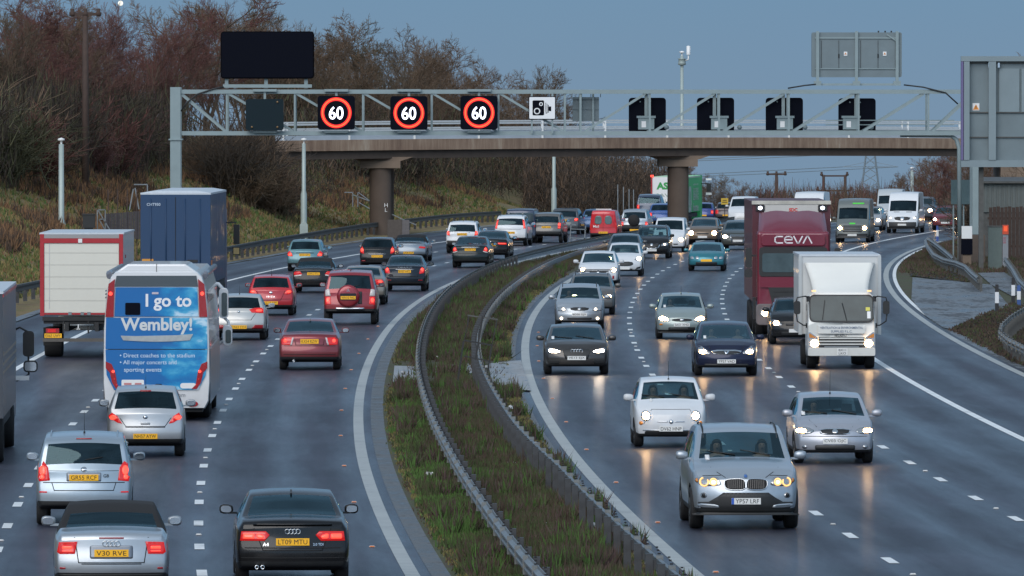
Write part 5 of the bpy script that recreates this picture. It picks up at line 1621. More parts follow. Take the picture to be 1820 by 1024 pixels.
# far trees at right
RS = [(1130, 300), (1190, 312), (1250, 305), (1300, 322), (1340, 326), (1400, 338), (1440, 338), (1500, 340), (1545, 332), (1590, 322), (1610, 300), (1640, 285), (1680, 272), (1720, 262), (1760, 250), (1830, 240)]
for i in range(34):
    x = 1150 + i * 20.5 + rv.uniform(-7, 7); D = rv.uniform(760, 960)
    yt = interp(x, [a for a, b in RS], [b for a, b in RS]) + rv.uniform(-3, 12)
    tree(x, D, yt, 'low bare tree in the far row beyond the bridge above the oncoming traffic', 'far row of trees', rnd=rv)
for i in range(14):
    x = 900 + i * 24 + rv.uniform(-8, 8)
    tree(x, rv.uniform(805, 900), rv.uniform(262, 296), 'bare tree far back on the bank, seen under the bridge between the piers', 'far trees under the bridge', rnd=rv)
for i in range(9):
    x = 1625 + i * 24 + rv.uniform(-7, 7); D = rv.uniform(640, 720)
    tree(x, D, interp(x, [a for a, b in RS], [b for a, b in RS]) + rv.uniform(0, 16), 'bare tree right of the thin mast behind the big sign', 'trees behind the big sign', red=rv.random() < .3, rnd=rv)
for i in range(26):
    x = 1270 + i * 22 + rv.uniform(-7, 7)
    bush(x, rv.uniform(720, 860), rv.uniform(1.6, 3.0), 0 if rv.random() < .5 else 3, 'leafless bush in the far hedge behind the oncoming vans', 'bushes of the far hedge', rnd=rv)
o = thicket('far_hedge', 26000, (1235, 1900), (700, 900), 0, (.6, 2.6), [M_DARKT, M_TWIG, M_TWIGR], 8, cond=lambda X, D: X > CR(D) + 17 or X > 20); tag(o, 'brown mass of far hedge and scrub behind the oncoming traffic', 'hedge')
for i in range(16):
    x = 1752 + i * 7; D = rv.uniform(488, 530)
    bush(x, D, rv.uniform(2.0, 3.6), 0 if rv.random() < .6 else 3, 'leafless bush behind the big sign post at the right edge', 'bushes behind the big sign post', rnd=rv)
t = tree(1828, 520, 62, 'bare tree whose twigs enter the frame at the upper right corner', None, k=0, rnd=rv)
# dead bracken clumps on the left bank (orange brown)
M_BRACK = bark('dead_bracken', [(.16, .085, .04), (.20, .11, .055), (.13, .075, .04)])
def tufts(name, n, place, hr, wr, mats, seed, bl=4, flat=False):
    rn = np.random.RandomState(seed); P = []; 
    tries = 0
    while len(P) < n and tries < n * 30:
        tries += 1; p = place(rn)
        if p: P.append(p)
    P = np.array(P); n = len(P)
    P = np.repeat(P, bl, 0); m = len(P)
    a = rn.uniform(0, 2 * PI, m); t = np.abs(rn.normal(.3, .35, m)); h = rn.uniform(hr[0], hr[1], m); w = rn.uniform(wr[0], wr[1], m)
    P[:, 0] += rn.normal(0, .05, m); P[:, 1] += rn.normal(0, .05, m)
    d = np.stack([np.cos(a) * np.sin(t), np.sin(a) * np.sin(t), np.cos(t)], 1) * h[:, None]
    b = rn.uniform(-.6, .6, m); s = np.stack([np.cos(b), np.sin(b), np.zeros(m)], 1) * w[:, None]
    V = np.stack([P - s, P + s, P + d * .6 + s * .7, P + d], 1).reshape(-1, 3)
    F = [(4 * i, 4 * i + 1, 4 * i + 2, 4 * i + 3) for i in range(m)]
    me = bpy.data.meshes.new(name); me.from_pydata(V.tolist(), [], F)
    for q in mats: me.materials.append(q)
    mi = np.repeat(rn.randint(0, len(mats), n), bl)
    me.polygons.foreach_set('material_index', mi.astype(int).tolist()); me.update()
    o = link_mesh(name, me); tag(o, kind='stuff'); return o
M_G1 = bark('green_blades', [(.045, .10, .018), (.07, .135, .026), (.04, .072, .02)]); M_G2 = bark('dull_green_blades', [(.034, .045, .015), (.05, .062, .02), (.038, .048, .02)])
M_G3 = bark('dead_brown_stems', [(.05, .032, .022), (.075, .048, .032), (.058, .037, .028)]); M_G4 = bark('ochre_grass', [(.11, .10, .028), (.15, .13, .045), (.085, .095, .024)])
M_G6 = bark('golden_grass', [(.22, .17, .06), (.26, .19, .08), (.16, .15, .05)]); M_G5 = bark('purple_dead_stems', [(.07, .045, .042), (.09, .055, .05), (.075, .052, .04)])
def pn(x, y, s): return .7 * (math.sin(x * 2.3 * s + 2.6 * math.sin(y * .83 * s)) + math.sin(y * 1.17 * s + 2.7 * math.sin(x * 1.9 * s + y * .2)) + math.sin(x * 4.1 * s - y * 2.3 * s))
def pl_med(rn, D0, D1):
    D = D0 * (D1 / D0) ** rn.rand(); a = CL(D) + .75; b = CR(D) - .5; t = rn.rand(); X = a + (b - a) * t
    # concrete crossing stays clear
    if 248 < D < 274 and (t < .40 or t > .62 or 260 < D < 270) and rn.rand() < .96: return None
    return (X, D, .03 + GZ(D), t)
def zone(D0, D1, want):
    def f(rn):
        p = pl_med(rn, D0, D1)
        if p is None: return None
        X, D, z, t = p; v = pn(X, D, 1.0) + .8 * pn(X + 7, D, .23) + rn.normal(0, .45); t2 = t + rn.normal(0, .035) + .05 * pn(X, D, .6)
        k = 'brown'
        if t2 > .82 or t2 < .07: k = 'ochre'
        elif t2 < .33 and D < 245: k = 'green' if v > -1.2 else 'dull'
        elif v > .55: k = 'green'
        elif v > -.35: k = 'dull'
        elif v < -1.9: k = 'ochre'
        if k != want: return None
        return (X, D, z)
    return f
tag(tufts('median_grass', 20000, zone(120, 420, 'green'), (.05, .19), (.010, .022), [M_G1, M_G2, M_G1], 21), 'green weeds and grass in the central reserve', 'grass')
tag(tufts('median_grass', 22000, zone(120, 480, 'dull'), (.06, .30), (.008, .02), [M_G2, M_G3, M_G2], 22), 'dull olive weeds in the central reserve', 'grass')
tag(tufts('median_weeds', 16000, zone(120, 560, 'brown'), (.06, .28), (.008, .018), [M_G3, M_G5, M_G2, M_G3], 23), 'dead brown weed stems in the central reserve', 'weeds')
tag(tufts('median_moss', 15000, zone(120, 420, 'ochre'), (.02, .09), (.010, .022), [M_G4, M_G2, M_G4, M_G3], 24), 'low mossy yellow green turf along the edges of the central reserve', 'moss')
def pl_clump(rn):
    p = pl_med(rn, 120, 430)
    if p is None or pn(p[0] + 3, p[1], .5) + .6 * pn(p[0], p[1], 1.7) < 1.25 or p[3] < .05: return None
    return p[:3]
tag(tufts('median_weeds', 5200, pl_clump, (.22, .50), (.010, .024), [M_G3, M_G2, M_G5, M_G1], 31, bl=6), 'taller ragged clumps of weeds in the central reserve', 'weeds')
def pl_gravel(rn):
    x, y = rn.uniform(1600, 1860), rn.uniform(440, 660); ok = inside([(1617, 492), (1617, 465), (1650, 440), (1745, 505)], x, y) or inside([(1690, 588), (1745, 562), (1800, 540), (1860, 560), (1870, 670), (1800, 645)], x, y)
    if not ok: return None
    D = GD(y); return (PX(x, y, D).x, D, .03)
tag(tufts('gravel_debris', 5000, pl_gravel, (.02, .12), (.015, .04), [M_G3, M_DARKU, M_G2, M_DARKT], 32, bl=3), 'dark debris and weeds scattered over the gravel beside the lay-by', 'gravel')
def pl_bank(rn):
    x = rn.uniform(-190, 1150); D = rn.uniform(350, 700); X = (x - 910) / FOC * D; e = CL(D) + barL(D) - X
    if e < .8 or e > 14: return None
    return (X, D, ground_z(X, D) - .03)
tag(tufts('bank_grass', 40000, pl_bank, (.10, .32), (.02, .05), [M_G6, M_G4, M_G4, M_BRACK, M_G2, M_G1], 25, bl=3), 'rough ochre and green winter grass covering the left bank', 'grass')
def pl_brack(rn):
    x = rn.uniform(-40, 1150); D = rn.uniform(380, 680); X = (x - 910) / FOC * D; e = CL(D) + barL(D) - X
    if e < 4 or e > 13 or pn(X, D, .35) < .5: return None
    return (X, D, ground_z(X, D))
tag(tufts('dead_bracken', 6000, pl_brack, (.3, .8), (.02, .045), [M_BRACK, M_G3], 26, bl=4), 'orange brown dead bracken in patches high on the left bank', 'bracken')
def pl_right(rn):
    D = rn.uniform(230, 560); e = rn.uniform(14.6, 28); X = CR(D) + e
    px = 910 + X / D * FOC
    if px > 1850: return None
    if 285 < D < 425 and e < 20: return None
    return (X, D, ground_z(X, D))
tag(tufts('verge_grass', 7000, pl_right, (.06, .25), (.012, .03), [M_G2, M_G3, M_G5], 27, bl=4), 'dark scrubby verge grass on the right beyond the hard shoulder', 'grass')
# reedy posts/stalks beyond the bridge
for i, (x, y) in enumerate(((1098, 328), (1108, 332), (1118, 336), (1126, 337))):
    D = 650; X = PX(x, 0, D).x; g = ground_z(X, D); m = MB(); m.bar((0, 0, 0), (0, 0, PX(0, y, D).z - g), .06); o = m.build('fence_stake', M_STEEL, None); o.location = (X, D, g)
    tag(o, 'thin pale stake in the row on the bank left of the green lorry', 'stake', 'thin stakes on the far bank')

lm = MB(); lm.box((0, 0, .05), (.16, .10, .06)); lm.box((.06, .03, .08), (.08, .07, .05), 0, .5); lme = lm.mesh('paper_scrap', [simple('litter_white', (.55, .56, .57), .6, var=.3)])
for i in range(22):
    D = rv.uniform(125, 330) if i > 8 else rv.uniform(255, 285); a = CL(D) + .9; b = CR(D) - .6; X = a + (b - a) * rv.uniform(.05, .95)
    o = link_mesh('paper_scrap', lme, None, (X, D, .05)); o.rotation_euler = (rv.uniform(-.4, .4), rv.uniform(-.4, .4), rv.uniform(0, 6)); s_ = rv.uniform(.4, 1.3); o.scale = (s_, s_, s_)
    tag(o, 'scrap of pale litter lying in the grass of the central reserve', 'litter', 'litter in the central reserve')
SILVER = ('silver_paint', (.42, .46, .50), .7, .32, .4)
BLACKP = ('black_paint', (.006, .007, .009), .1, .2, .16)
NAVY = ('navy_paint', (.008, .014, .042), .3, .2, .2)
WHITEP = ('white_paint', (.66, .68, .70), 0, .3, .45)
OUT = 'vehicles driving away on the left carriageway'; INC = 'vehicles approaching on the right carriageway'
def quadp(x0, z0, x1, z1, r=.03): return rr(x0, z0, x1, z1, r)
def rear(name, label, at, arch, L, W, H, col, lamp, pl, txt=None, hot=None, plate_h=.112, **k):
    v = car(name, label, at, 'rear', arch, L=L, W=W, H=H, col=col, group=OUT, **k)
    lp = lamp if isinstance(lamp, list) else soft(quadp(*lamp), 0)
    xs = [p[0] for p in lp]; zs = [p[1] for p in lp]
    cx, cz = sum(xs) / len(xs), sum(zs) / len(zs)
    hot = hot if hot is not None else [ell(cx, cz - .01, (max(xs) - min(xs)) * .26, (max(zs) - min(zs)) * .26, 12)]
    tails(v, lp, hot)
    plate(v, txt, pl, h=plate_h)
    zb_ = .62 if arch not in ('suv', 'mpv') else .72
    return v
def front(name, label, at, arch, L, W, H, col, lamp, hot, pl, txt=None, grille=None, low=None, hotm=None, **k):
    v = car(name, label, at, 'front', arch, L=L, W=W, H=H, col=col, group=INC, **k)
    if lamp: heads(v, lamp, hot, hotm)
    if grille: decal(v, 'grille', grille, M_TRIM, 'front', .010)
    if low: decal(v, 'lower_grille', low, M_TRIM, 'front', .008)
    plate(v, txt, pl)
    return v
def bumper_line(v, z=.62, w=.78, side='rear'):
    gaps(v, [[(-w, z), (w, z)]], side, w=.014)
def boot_lid(v, w, z0, z1, zt=None, side='rear', wt=None):
    gaps(v, [[(-(wt or w), z1), (-w, z0), (w, z0), ((wt or w), z1)]], side, w=.014)
def lower_black(v, z1, side='rear', w=None, z0=.26):
    w = w or v.W / 2 * .93
    decal(v, 'bumper_valance', quadp(-w, z0, w, z1, .04), M_TRIM, side, .005, thick=.01)

def build_cars():
    # ================= outbound (seen from behind)
    v = rear('convertible', 'silver convertible with a black fabric roof and plate V30 RVE, at the bottom left', (197.5, 1064), 'cabrio', 4.57, 1.78, 1.38, SILVER,
             [(.52, .86), (.80, .85), (.83, .70), (.79, .67), (.56, .675)], .685, 'V30 RVE', hot=[quadp(.60, .75, .75, .79, .01), quadp(.60, .71, .75, .725, .01)], plate_h=.11)
    boot_lid(v, .50, .54, .92, wt=.56); rings4(v, .83, 'rear', .22); bumper_line(v, .52, .45)
    decal(v, 'high_brake_light', quadp(-.19, .905, .19, .925, .008), M_TAILDK, 'rear', .01)
    decal(v, 'rear_recess_shade', quadp(-.33, .60, .33, .80, .03), simple('silver_shadow', (.22, .24, .27), .4, .6), 'rear', .003, thick=.005)  # flat darker silver patch; the shade of a plate recess is painted in
    lower_black(v, .36); exhaust(v, -.5)
    decal(v, 'reflector', quadp(.70, .44, .86, .47, .008), M_TAILDK, 'rear', .01, both=True)
    v = rear('saloon_car', 'black saloon with plate LT09 MTU and bright slanted tail lamps, bottom left', (520, 1043), 'saloon', 4.70, 1.81, 1.42, BLACKP,
             [(.36, .80), (.42, .86), (.80, .855), (.82, .71), (.44, .71)], .695, 'LT09 MTU', hot=[soft([(.44, .79), (.56, .83), (.56, .75), (.46, .745)], 1), quadp(.60, .745, .77, .82, .02)])
    boot_lid(v, .46, .56, .90, wt=.60); rings4(v, .855, 'rear', .20); bumper_line(v, .60, .84); fin(v, -.85); exhaust(v, -.56, .30, 2)
    vtext(v, 'A4', -.42, .655, .09, 'rear', bold=0); vtext(v, '2.0 TDI', .40, .655, .16, 'rear')
    decal(v, 'boot_spoiler', [(-.62, .955), (.62, .955), (.60, .985), (-.60, .985)], v.paint, 'rear', .03)
    gaps(v, [[(-.80, .44), (.80, .44)]], 'rear', w=.02, mat=M_CHROME if False else M_GAP)
    v = rear('people_carrier', 'silver blue people carrier with plate GR55 RCF and a GB mark', (148.5, 936), 'mpv', 4.36, 1.75, 1.62, ('ice_blue_silver', (.33, .40, .46), .65, .32, .35),
             [(.61, .82), (.80, .80), (.85, .95), (.84, 1.12), (.72, 1.16), (.64, 1.05)], .87, 'GR55 RCF', hot=[ell(.74, 1.0, .055, .085), ell(.75, .88, .04, .04)], zb=.3)
    boot_lid(v, .53, .64, .77, wt=.57); vtext(v, 'GB', .40, .90, .10, 'rear', M_TXT); rails(v, -1.6, .6, M_TRIM if False else v.paint); rear_badge(v, 1.02, .055)
    decal(v, 'high_brake_light', quadp(-.14, 1.545, .14, 1.565, .008), M_TAILDK, 'rear', .012)
    decal(v, 'reflector', quadp(.66, .60, .80, .625, .008), M_TAIL, 'rear', .01, both=True); aerial(v, -1.2, .38); wipers(v, 'rear'); bumper_line(v, .78, .84)
    gaps(v, [[(-.62, .99), (.62, .99)]], 'rear', w=.008); decal(v, 'recess_shade', quadp(-.31, .80, .31, .96, .02), simple('silver_shadow', (.22, .24, .27), .4, .6), 'rear', .003, thick=.005)  # recess round the plate is only its shade, painted flat in darker silver
    v = rear('hatchback', 'small silver hatchback with plate NH57 AYW directly behind the coach', (258, 813), 'hatch', 4.0, 1.69, 1.48, ('pale_silver', (.46, .48, .50), .6, .32, .35),
             [(.50, .72), (.60, .74), (.80, .86), (.82, .93), (.72, .955), (.60, .88)], .45, 'NH57 AYW', hot=[ell(.70, .85, .07, .05)])
    boot_lid(v, .42, .66, .84, wt=.55); rear_badge(v, .86, .05); bumper_line(v, .64, .42); exhaust(v, -.40, .30); aerial(v, -1.3, .3)
    decal(v, 'handle', quadp(-.1, .71, .1, .745, .01), v.paint, 'rear', .03); decal(v, 'high_brake_light', quadp(-.12, 1.40, .12, 1.43, .01), M_TAILDK, 'rear', .012)
    lower_black(v, .30)
    v = rear('saloon_car', 'dark red saloon with rounded boot and plate KX54 RZW, alone in the fast lane', (550, 658.5), 'saloon', 4.75, 1.79, 1.43, ('dark_red_metallic', (.20, .018, .028), .45, .28, .45),
             [(.45, .93), (.72, .95), (.82, .88), (.80, .74), (.52, .72)], .83, 'KX54 RZW', hot=[ell(.70, .85, .05, .05)], plate_h=.13)
    tails_clear(v, [(.45, .94), (.50, .94), (.56, .72), (.51, .72)]); bumper_line(v, .70, .86); bumper_line(v, .46, .86)
    boot_lid(v, .40, .73, 1.0, wt=.44); fin(v, -.9); exhaust(v, -.45)
    v = rear('hatchback', 'silver hatchback with plate EX63 SYH, partly hidden by the coach mirrors', (424, 605), 'hatch', 4.3, 1.78, 1.47, ('pearl_silver', (.50, .50, .48), .5, .32, .35),
             [(.34, 1.0), (.42, .90), (.80, .88), (.84, .98), (.80, 1.06), (.52, 1.05)], .43, 'EX63 SYH', hot=[ell(.66, .97, .10, .04)])
    decal(v, 'reflector', [(.42, .38), (.78, .38), (.80, .50), (.52, .50)], M_TAILDK, 'rear', .01, both=True); rear_badge(v, .93, .045); boot_lid(v, .40, .66, .95, wt=.6); aerial(v, -1.1, .28); lower_black(v, .34)
    v = rear('hatchback', 'bright red hatchback with plate GL10 RPF behind the dark red saloon, second lane', (481, 561), 'hatch', 4.05, 1.68, 1.45, ('bright_red', (.45, .012, .022), .1, .25, .4),
             [(.48, .80), (.60, .76), (.80, .82), (.82, .92), (.70, .95), (.56, .92)], .46, 'GL10 RPF', hot=[ell(.66, .87, .08, .05)])
    rear_badge(v, .84, .06); boot_lid(v, .36, .56, .9, wt=.52); aerial(v, -1.1, .28); vtext(v, 'I B I Z A', 0, .69, .30, 'rear', bold=0); bumper_line(v, .6, .84)
    v = rear('four_wheel_drive', 'red four-wheel drive with a spare wheel cover on its tail door', (622, 577.5), 'suv', 4.75, 1.88, 1.86, ('deep_red', (.26, .012, .022), .3, .26, .4),
             [(.66, .72), (.86, .70), (.87, .98), (.68, .98)], 0, None, hot=[ell(.78, .86, .06, .08)], wr=.38, priv=True, zb=.4)
    bpy.data.objects.remove([c for c in v.root.children if c.name.startswith('number_plate')][0])
    decal(v, 'lamp_upper_lens', [(.68, 1.0), (.87, 1.0), (.86, 1.24), (.72, 1.24)], M_TAILCL, 'rear', .014, both=True)
    yb = -v.L / 2 - .12
    m = MB(); m.lathe([(-.12, .001), (-.13, .30), (-.10, .385), (0, .40), (.14, .38)], axis='y', c=(-.06, yb + .06, 1.0), n=28); m.build('spare_wheel_cover', v.paint, v.root)
    m = MB(); m.prism(quadp(-.34, .86, .22, 1.10, .02), yb - .085, yb - .05); m.build('plate_surround', M_BLK, v.root)
    m = MB(); m.box((-.06, yb - .10, .95), (.52, .012, .112)); add_text(m, 'WN10 FHG', -.06, yb - .108, .95, w=.46, h=.076, mi=1, bold=.006); m.build('number_plate', [M_PLY, M_TXT], v.root, fix=False)
    m = MB()
    for a in (90, 210, 330):
        cx, cz = -.06 + .035 * math.cos(R(a)), 1.20 + .035 * math.sin(R(a)); q = []
        for b, rr_ in ((0, .035), (90, .018), (180, .035), (270, .018)): q.append((cx + rr_ * math.cos(R(a + b)), cz + rr_ * math.sin(R(a + b))))
        m.prism(q, yb - .075, yb - .06)
    m.build('badge', M_CHROME, v.root)
    decal(v, 'step_bar', quadp(-.50, .53, .50, .60, .02), M_CHROME, 'rear', .09, thick=.1); lower_black(v, .50, z0=.42); aerial(v, -1.3, .05); wipers(v, 'rear'); decal(v, 'door_trim', quadp(.28, .72, .42, 1.16, .02), M_TRIM, 'rear', .006)
    v = rear('saloon_car', 'dark blue black saloon beside the red four-wheel drive, white roof reflection', (719, 518), 'saloon', 4.5, 1.77, 1.45, ('blue_black', (.007, .014, .024), .3, .2, .18),
             [(.60, .72), (.80, .76), (.83, .98), (.70, 1.0), (.64, .92)], .82, 'BV07 HPZ', hot=[ell(.73, .90, .05, .07)])
    decal(v, 'boot_chrome_strip', quadp(-.38, .895, .38, .91, .004), M_CHROME, 'rear', .012); vtext(v, 'V O L V O', 0, 1.0, .60, 'rear', h=.035, bold=0); bumper_line(v, .62, .85); fin(v, -.85); boot_lid(v, .55, .60, .98)
    decal(v, 'reflector', quadp(.56, .44, .74, .48, .01), M_TAILDK, 'rear', .01, both=True)
    v = rear('hatchback', 'beige saloon-backed car half hidden behind the red four-wheel drive', (644, 542), 'saloon', 4.5, 1.77, 1.46, ('beige_metallic', (.27, .24, .20), .5, .3, .4),
             [(.36, .88), (.50, .98), (.84, .96), (.82, .80), (.62, .76)], .55, None, hot=[ell(.68, .90, .08, .05)])
    v = rear('convertible', 'black convertible with its fabric roof up behind the bright red hatchback', (557, 520.5), 'cabrio', 4.35, 1.75, 1.40, BLACKP,
             [(.46, .76), (.80, .72), (.84, .86), (.56, .88)], .78, 'WM12 FTC', hot=[], cat='car')
    tails_clear(v, [(.48, .70), (.80, .66), (.80, .71), (.48, .755)]); decal(v, 'boot_chrome_strip', quadp(-.62, .925, .62, .94, .004), M_STEEL, 'rear', .012)
    v = rear('hatchback', 'teal blue hatchback nearest the left verge barrier', (541.5, 482.5), 'hatch', 4.2, 1.72, 1.46, ('teal_metallic', (.10, .22, .25), .45, .3, .4),
             [(.56, .70), (.80, .72), (.82, .88), (.70, .96), (.62, .84)], .77, 'EX05 NPV', hot=[ell(.70, .78, .09, .06)])
    decal(v, 'plate_trim', quadp(-.42, .845, .42, .875, .01), M_TRIM, 'rear', .012); aerial(v, -.6, .1); exhaust(v, -.38)
    v = rear('hatchback', 'black hatchback with tall bright tail lamps beside the grey sports car', (670, 479), 'hatch', 3.95, 1.70, 1.48, BLACKP,
             [(.62, .74), (.80, .78), (.83, 1.0), (.72, 1.10), (.64, .94)], .62, 'EY12 CXA', hot=[ell(.72, .92, .06, .09)], priv=True)
    decal(v, 'tailgate_strip', quadp(-.42, .72, .42, .735, .004), M_CHROME, 'rear', .012); decal(v, 'reflector', quadp(.56, .38, .74, .43, .01), M_TAILDK, 'rear', .01, both=True)
    v = rear('sports_car', 'grey sports car with black fabric roof between the black hatchback and the barrier', (726, 465.5), 'cabrio', 4.4, 1.81, 1.31, ('sports_grey', (.22, .26, .30), .6, .3, .3),
             [(.50, .68), (.80, .66), (.84, .74), (.54, .78)], .45, 'LX08 KOP', hot=[])
    m = MB(); m.box((0, -v.L / 2 + .28, .99), (1.25, .22, .03)); m.box((-.4, -v.L / 2 + .3, .93), (.05, .1, .1)); m.box((.4, -v.L / 2 + .3, .93), (.05, .1, .1)); m.build('rear_wing', v.paint, v.root)
    v = rear('saloon_car', 'black saloon with a chrome boot strip in the fast lane', (835.5, 476), 'saloon', 4.85, 1.80, 1.46, ('bottle_black', (.006, .014, .016), .2, .2, .18),
             [(.62, .80), (.82, .76), (.84, .96), (.72, 1.0), (.66, .92)], .86, 'YX04 FLF', hot=[ell(.74, .88, .05, .07)])
    decal(v, 'boot_chrome_strip', quadp(-.44, .965, .44, .99, .006), M_CHROME, 'rear', .012); tails_clear(v, [(.60, .76), (.84, .70), (.84, .74), (.62, .80)]); bumper_line(v, .68, .87)
    v = rear('saloon_car', 'black saloon with wide glowing lamps ahead of the one with the chrome strip', (872, 461.5), 'saloon', 4.6, 1.79, 1.42, BLACKP,
             [(.30, .78), (.36, .86), (.80, .84), (.80, .75)], .74, 'LF08 TNV', hot=[quadp(.40, .785, .74, .825, .01)]); rear_badge(v, .90, .045)
    v = rear('crossover_car', 'white crossover with black lower bumper and red lamps near the verge barrier', (821, 450), 'suv', 4.28, 1.77, 1.66, WHITEP,
             [(.64, .92), (.80, .94), (.86, 1.08), (.78, 1.20), (.68, 1.14)], .99, 'EA13 KXS', hot=[ell(.75, 1.06, .05, .09)], wr=.35, zb=.34)
    lower_black(v, .66, z0=.34); rails(v, -1.5, .5); decal(v, 'plate_trim', quadp(-.42, 1.06, .42, 1.09, .01), M_CHROME, 'rear', .012); aerial(v, -1.2, .12)
    v = rear('people_carrier', 'white people carrier with tall slanting tail lamps ahead of the black saloons', (906.5, 437), 'mpv', 4.6, 1.82, 1.68, WHITEP,
             [(.74, .94), (.86, .94), (.76, 1.44), (.66, 1.46)], .73, 'EG07 TXS', hot=[[(.77, 1.0), (.81, 1.0), (.74, 1.34), (.71, 1.34)]], priv=True, zb=.3)
    decal(v, 'reflector', quadp(.2, .36, .5, .40, .01), M_TAILDK, 'rear', .01); lower_black(v, .34); gaps(v, [[(-.6, .9), (.6, .9)]], 'rear')
    rails(v, -1.7, .6, M_STEEL)
    v = rear('panel_van', 'dark blue van-shaped people carrier between the white and the grey cars', (924, 432), 'van', 4.8, 1.88, 1.92, ('dark_blue_van', (.02, .035, .075), .3, .3, .5),
             [(.80, .9), (.90, .9), (.90, 1.2), (.82, 1.2)], .55, None, hot=[])
    decal(v, 'rear_window', soft(quadp(-.76, 1.18, .76, 1.72, .08), 1), M_GLASSR if False else simple('tailgate_glass', (.035, .055, .065), .06, 0, .5), 'rear', .012)
    v = rear('four_wheel_drive', 'grey four-wheel drive with square tail lamps and yellow plate beside the white people carrier', (970.5, 432), 'suv', 4.5, 1.80, 1.70, ('warm_grey', (.13, .125, .12), .4, .34, .5),
             [(.64, .82), (.82, .82), (.84, 1.14), (.68, 1.16)], .90, 'FX08 LNR', hot=[ell(.74, 1.05, .07, .08), ell(.74, .88, .05, .03)], wr=.36, zb=.4)
    lower_black(v, .66, z0=.38)
    v = rear('estate_car', 'dark grey estate with a lit round lamp just behind the pale mast', (1003, 417), 'mpv', 4.5, 1.80, 1.56, ('slate_grey', (.07, .08, .09), .4, .3, .5),
             [(.58, .80), (.80, .82), (.84, .98), (.64, 1.0)], .86, 'AV08 MDE', hot=[ell(.70, .92, .08, .07)], priv=True)
    v = rear('delivery_van', 'small bright red delivery van with two rear window panes', (1072, 427), 'van', 4.1, 1.64, 1.72, ('post_red', (.55, .012, .022), 0, .3, .3),
             [(.72, .6), (.80, .6), (.80, 1.0), (.72, 1.0)], .44, 'DK54 ULC', hot=[])
    M_VG = simple('van_door_glass', (.10, .15, .15), .08, 0, .5)
    for sx in (-1, 1): decal(v, 'rear_window', soft([(sx * .08, .92), (sx * .52, .92), (sx * .47, 1.42), (sx * .10, 1.42)], 1), M_VG, 'rear', .012)
    vtext(v, 'Mail', -.42, .80, .34, 'rear', M_WHITE, h=.14); gaps(v, [[(0, .3), (0, 1.55)], [(-.7, .72), (.7, .72)]], 'rear'); m = MB(); m.bar((-.45, -1.7, 1.79), (.45, -1.7, 1.79), .05); m.build('roof_bar', M_WHITE, v.root)
    v = rear('hatchback', 'small blue car almost hidden on the left of the red delivery van', (1056, 415), 'hatch', 4.0, 1.68, 1.46, ('mid_blue', (.03, .09, .22), .3, .3, .4), (.62, .78, .80, .98), .5, None)
    v = rear('four_wheel_drive', 'silver and black four-wheel drive with a black spare wheel on its tail', (1127, 421), 'suv', 4.2, 1.72, 1.62, SILVER, (.64, .66, .82, .90), .4, None, wr=.35, zb=.36, priv=True)
    m = MB(); m.lathe([(-.12, .001), (-.12, .30), (-.05, .35), (.1, .35)], axis='y', c=(-.02, -v.L / 2 - .02, .98), n=24); m.build('spare_wheel', M_TYRE, v.root); lower_black(v, .72, z0=.36)
    v = rear('panel_van', 'dark blue van roof showing just left of the green and white lorry', (1153, 400), 'mpv', 4.6, 1.85, 1.9, ('dusk_blue', (.03, .05, .09), .3, .3, .4), (.66, .9, .84, 1.2), .5, None, dist=640)
    v = rear('hatchback', 'bright blue hatchback right in front of the green and white lorry', (1175, 404), 'hatch', 4.1, 1.72, 1.48, ('vivid_blue', (.02, .08, .28), .3, .3, .4), (.60, .66, .82, .9), .5, None, dist=600)
    v = rear('hatchback', 'distant blue car with one lit red lamp just right of the bridge pier', (1250, 389), 'hatch', 4.1, 1.74, 1.5, ('royal_blue', (.025, .05, .22), .3, .3, .4), (.60, .62, .84, .92), .5, None, dist=745, heading=.08)
    v = rear('estate_car', 'dim distant estate car behind the white van roof, right of the blue car', (1290, 388), 'estate', 4.6, 1.75, 1.5, ('dusky_maroon', (.06, .04, .045), .2, .35, .4), (.60, .62, .84, .92), .5, None, dist=735, heading=.08, hot=[])
    # ================= oncoming (seen from the front)
    v = car('four_wheel_drive', 'silver four-wheel drive with twin black kidney grilles and plate YP57 LRF', (1326.5, 943), 'front', 'suv', L=4.85, W=1.93, H=1.77,
            col=('silver_blue_paint', (.40, .45, .50), .65, .3, .35), wr=.38, curvf=.36, zb=.30, group=INC, rims=5)
    heads(v, soft([(.43, .80), (.62, .775), (.80, .79), (.90, .86), (.88, .925), (.66, .945), (.50, .945), (.46, .88)], 1), [ell(.575, .85, .034)], M_SIDE)
    for sx in (-1, 1):
        for cx, r in ((.572, .058), (.735, .072)):
            m = MB(); pts = []
            for k in range(21):
                a = R(150 + 290 * k / 20) if cx > .6 else R(360 * k / 20)
                p, d = hit(v, sx * (cx + r * math.cos(a)), .852 + r * math.sin(a), 'front'); pts.append(p - d * .022)
            m.tube(pts, .012, 6); m.build('halo_ring', M_HALO, v.root)
        decal(v, 'indicator_lens', soft([(sx * .84, .84), (sx * .885, .86), (sx * .875, .91), (sx * .84, .91)], 1), M_AMBERDK, 'front', .02)
        p = soft([(.012, .715), (.33, .715), (.385, .79), (.375, .90), (.04, .915), (.004, .82)], 2); p = [(sx * a, b) for a, b in p]
        g = decal(v, 'grille', p, M_GAP, 'front', .012)[0]
        m = MB()
        for k in range(9):
            x = sx * (.045 + .034 * k); a = hit(v, x, .735, 'front')[0]; b = hit(v, x, .895, 'front')[0]
            m.bar(a + Vector((0, .018, 0)), b + Vector((0, .018, 0)), .007, .008)
        m.build('grille_slats', M_BLK, g)
        q = [hit(v, a, b, 'front')[0] + Vector((0, .016, 0)) for a, b in p]
        m = MB(); m.tube(q + [q[0]], .009, 6, caps=False); m.build('grille_surround', M_CHROME, g)
